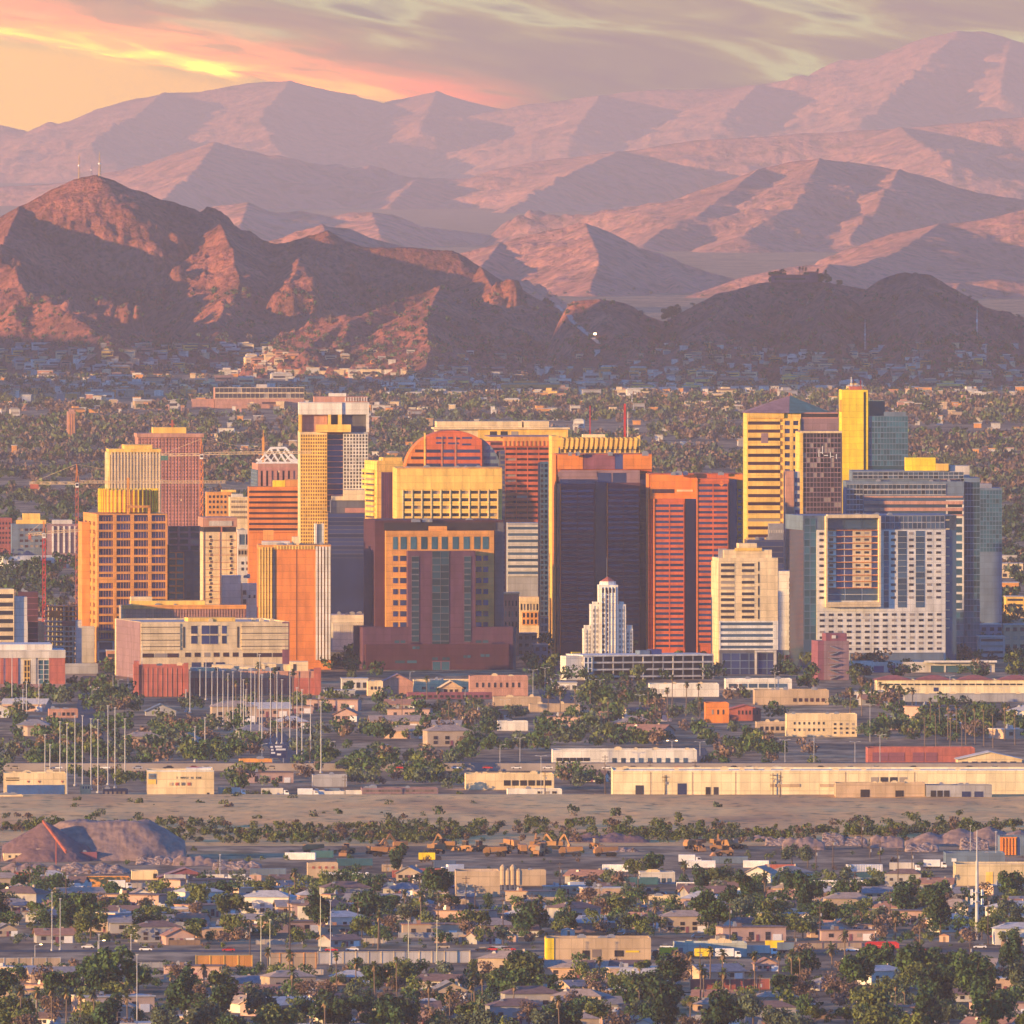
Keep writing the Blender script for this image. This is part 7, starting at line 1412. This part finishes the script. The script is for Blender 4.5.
MP = [(loader_proto(), 'orange wheel loader', 'loader'), (excav_proto(), 'orange excavator', 'excavator'), (dump_proto(), 'orange dump truck', 'dump truck')]; mu = set()
for i in range(36):
    px = rng.choice((rng.uniform(308, 372), rng.uniform(372, 404), rng.uniform(425, 480), rng.uniform(495, 545), rng.uniform(545, 610), rng.uniform(668, 738), rng.uniform(690, 730), rng.uniform(515, 545))); py = rng.choice((849, 851.5, 854, 856.5)); j = rng.choice((0, 0, 0, 1, 2, 2))
    rt, nm, ct = MP[j]
    if j in mu: o = copy_tree(rt)
    else: o = rt; mu.add(j)
    Y = gY(py); o.location = (wX(px, Y), Y, 0); o.rotation_euler = (0, 0, rng.uniform(0, 6.28)); o.scale = (1.12,) * 3; tag(o, None, ct, 'earth moving machines in the yard'); AUTO.append((o, nm, px, py))
# containers
cont = [('rust', redb), ('white', whp), ('blue', bluegrey), ('tan', tan_), ('teal', mat('container_teal', (.05, .16, .18)))]
for (px, py, ci, L) in ((300, 860, 1, 12), (322, 858, 4, 9), (355, 866, 4, 14), (404, 878, 0, 9), (412, 878, 0, 8), (392, 872, 3, 8), (430, 876, 0, 10), (445, 868, 2, 9), (20, 880, 0, 14), (42, 883, 0, 16), (60, 886, 3, 10), (75, 890, 1, 12), (36, 905, 1, 14), (12, 905, 0, 10), (150, 908, 0, 10), (190, 905, 1, 16), (840, 888, 1, 20), (880, 886, 4, 14), (872, 880, 4, 16), (925, 885, 0, 12), (910, 890, 1, 10), (700, 868, 1, 12), (730, 864, 2, 14), (756, 868, 1, 10), (640, 885, 4, 14), (615, 872, 1, 10), (575, 878, 2, 9), (545, 905, 3, 12), (700, 890, 1, 18), (865, 872, 1, 14), (780, 872, 0, 12), (268, 876, 2, 14), (345, 880, 1, 18), (375, 890, 2, 14)):
    Y = gY(py); rt = empty('container', (wX(px, Y), Y, 0), math.radians(rng.choice((0, 5, -8, 12)))); nm, m_ = cont[ci]; b = MB(); b.box(-L / 2, L / 2, 0, 2.6, .15, 2.9)
    for k in range(int(L)): b.box(-L / 2 + k + .2, -L / 2 + k + .55, -.08, 0, .3, 2.75)
    b.build('box', m_, rt); b = MB(); b.box(-L / 2 - .06, -L / 2, .2, 2.4, .3, 2.7); b.build('door', dark if ci != 1 else grey, rt); tag(rt, None, 'container', 'storage containers in the yards'); AUTO.append((rt, '%s storage container' % nm, px, py))
HAZE_D = 1.6e-5
HAZE_COL = (0.69, 0.62, 0.66)
# ------------------------------------------------------------------ haze
def build_haze():
    m = bpy.data.materials.new('haze_air'); m.use_nodes = True; t = m.node_tree; t.nodes.clear()
    o = t.nodes.new('ShaderNodeOutputMaterial'); pv = t.nodes.new('ShaderNodeVolumePrincipled'); t.links.new(pv.outputs[0], o.inputs['Volume'])
    pv.inputs['Color'].default_value = HAZE_COL + (1,); pv.inputs['Density'].default_value = HAZE_D; pv.inputs['Anisotropy'].default_value = 0.0
    b = MB(); b.box(-6900, 6900, -1900, 116900, -12, 900); tag(b.build('haze', m), kind='stuff')
build_haze()
for a in (('antenna hill', 95, 340, 60), ('front spur hill', 430, 375, 60), ('right double hill', 850, 370, 80), ('far pink slab', 258, 405, 45), ('lone brick tower', 71, 442, 4), ('pink checkered tower', 168, 520, 30), ('tallest grid tower', 333, 560, 33), ('orange framed tower', 125, 661, 40), ('cream county building', 210, 690, 70), ('maroon courthouse', 440, 672, 70), ('deco tower', 608, 676, 24), ('plum brown twin', 600, 655, 45), ('cream hotel', 748, 678, 30), ('broad white hotel', 880, 668, 70), ('glass railed garage', 650, 682, 60), ('brick fire stair block', 833, 682, 15), ('long red brick warehouse', 254, 700, 60), ('bright red brick hall', 160, 700, 25), ('yellow topped shaft', 855, 640, 12), ('pyramid roofed tower', 775, 600, 30), ('arched rust tower', 455, 600, 45), ('ivory top floor block', 500, 560, 50), ('slate glass tower', 990, 552, 12),
          ('sandy levee', 300, 820, 500), ('levee right end', 950, 825, 60), ('ochre road wall', 224, 967, 28), ('long pale road wall', 395, 964, 75), ('brown red yard wall', 730, 990, 40), ('left street', 90, 720, 6), ('dark sign board', 278, 762, 8)): lm(*a)
auto_labels()
# keep the air last of all: nothing below
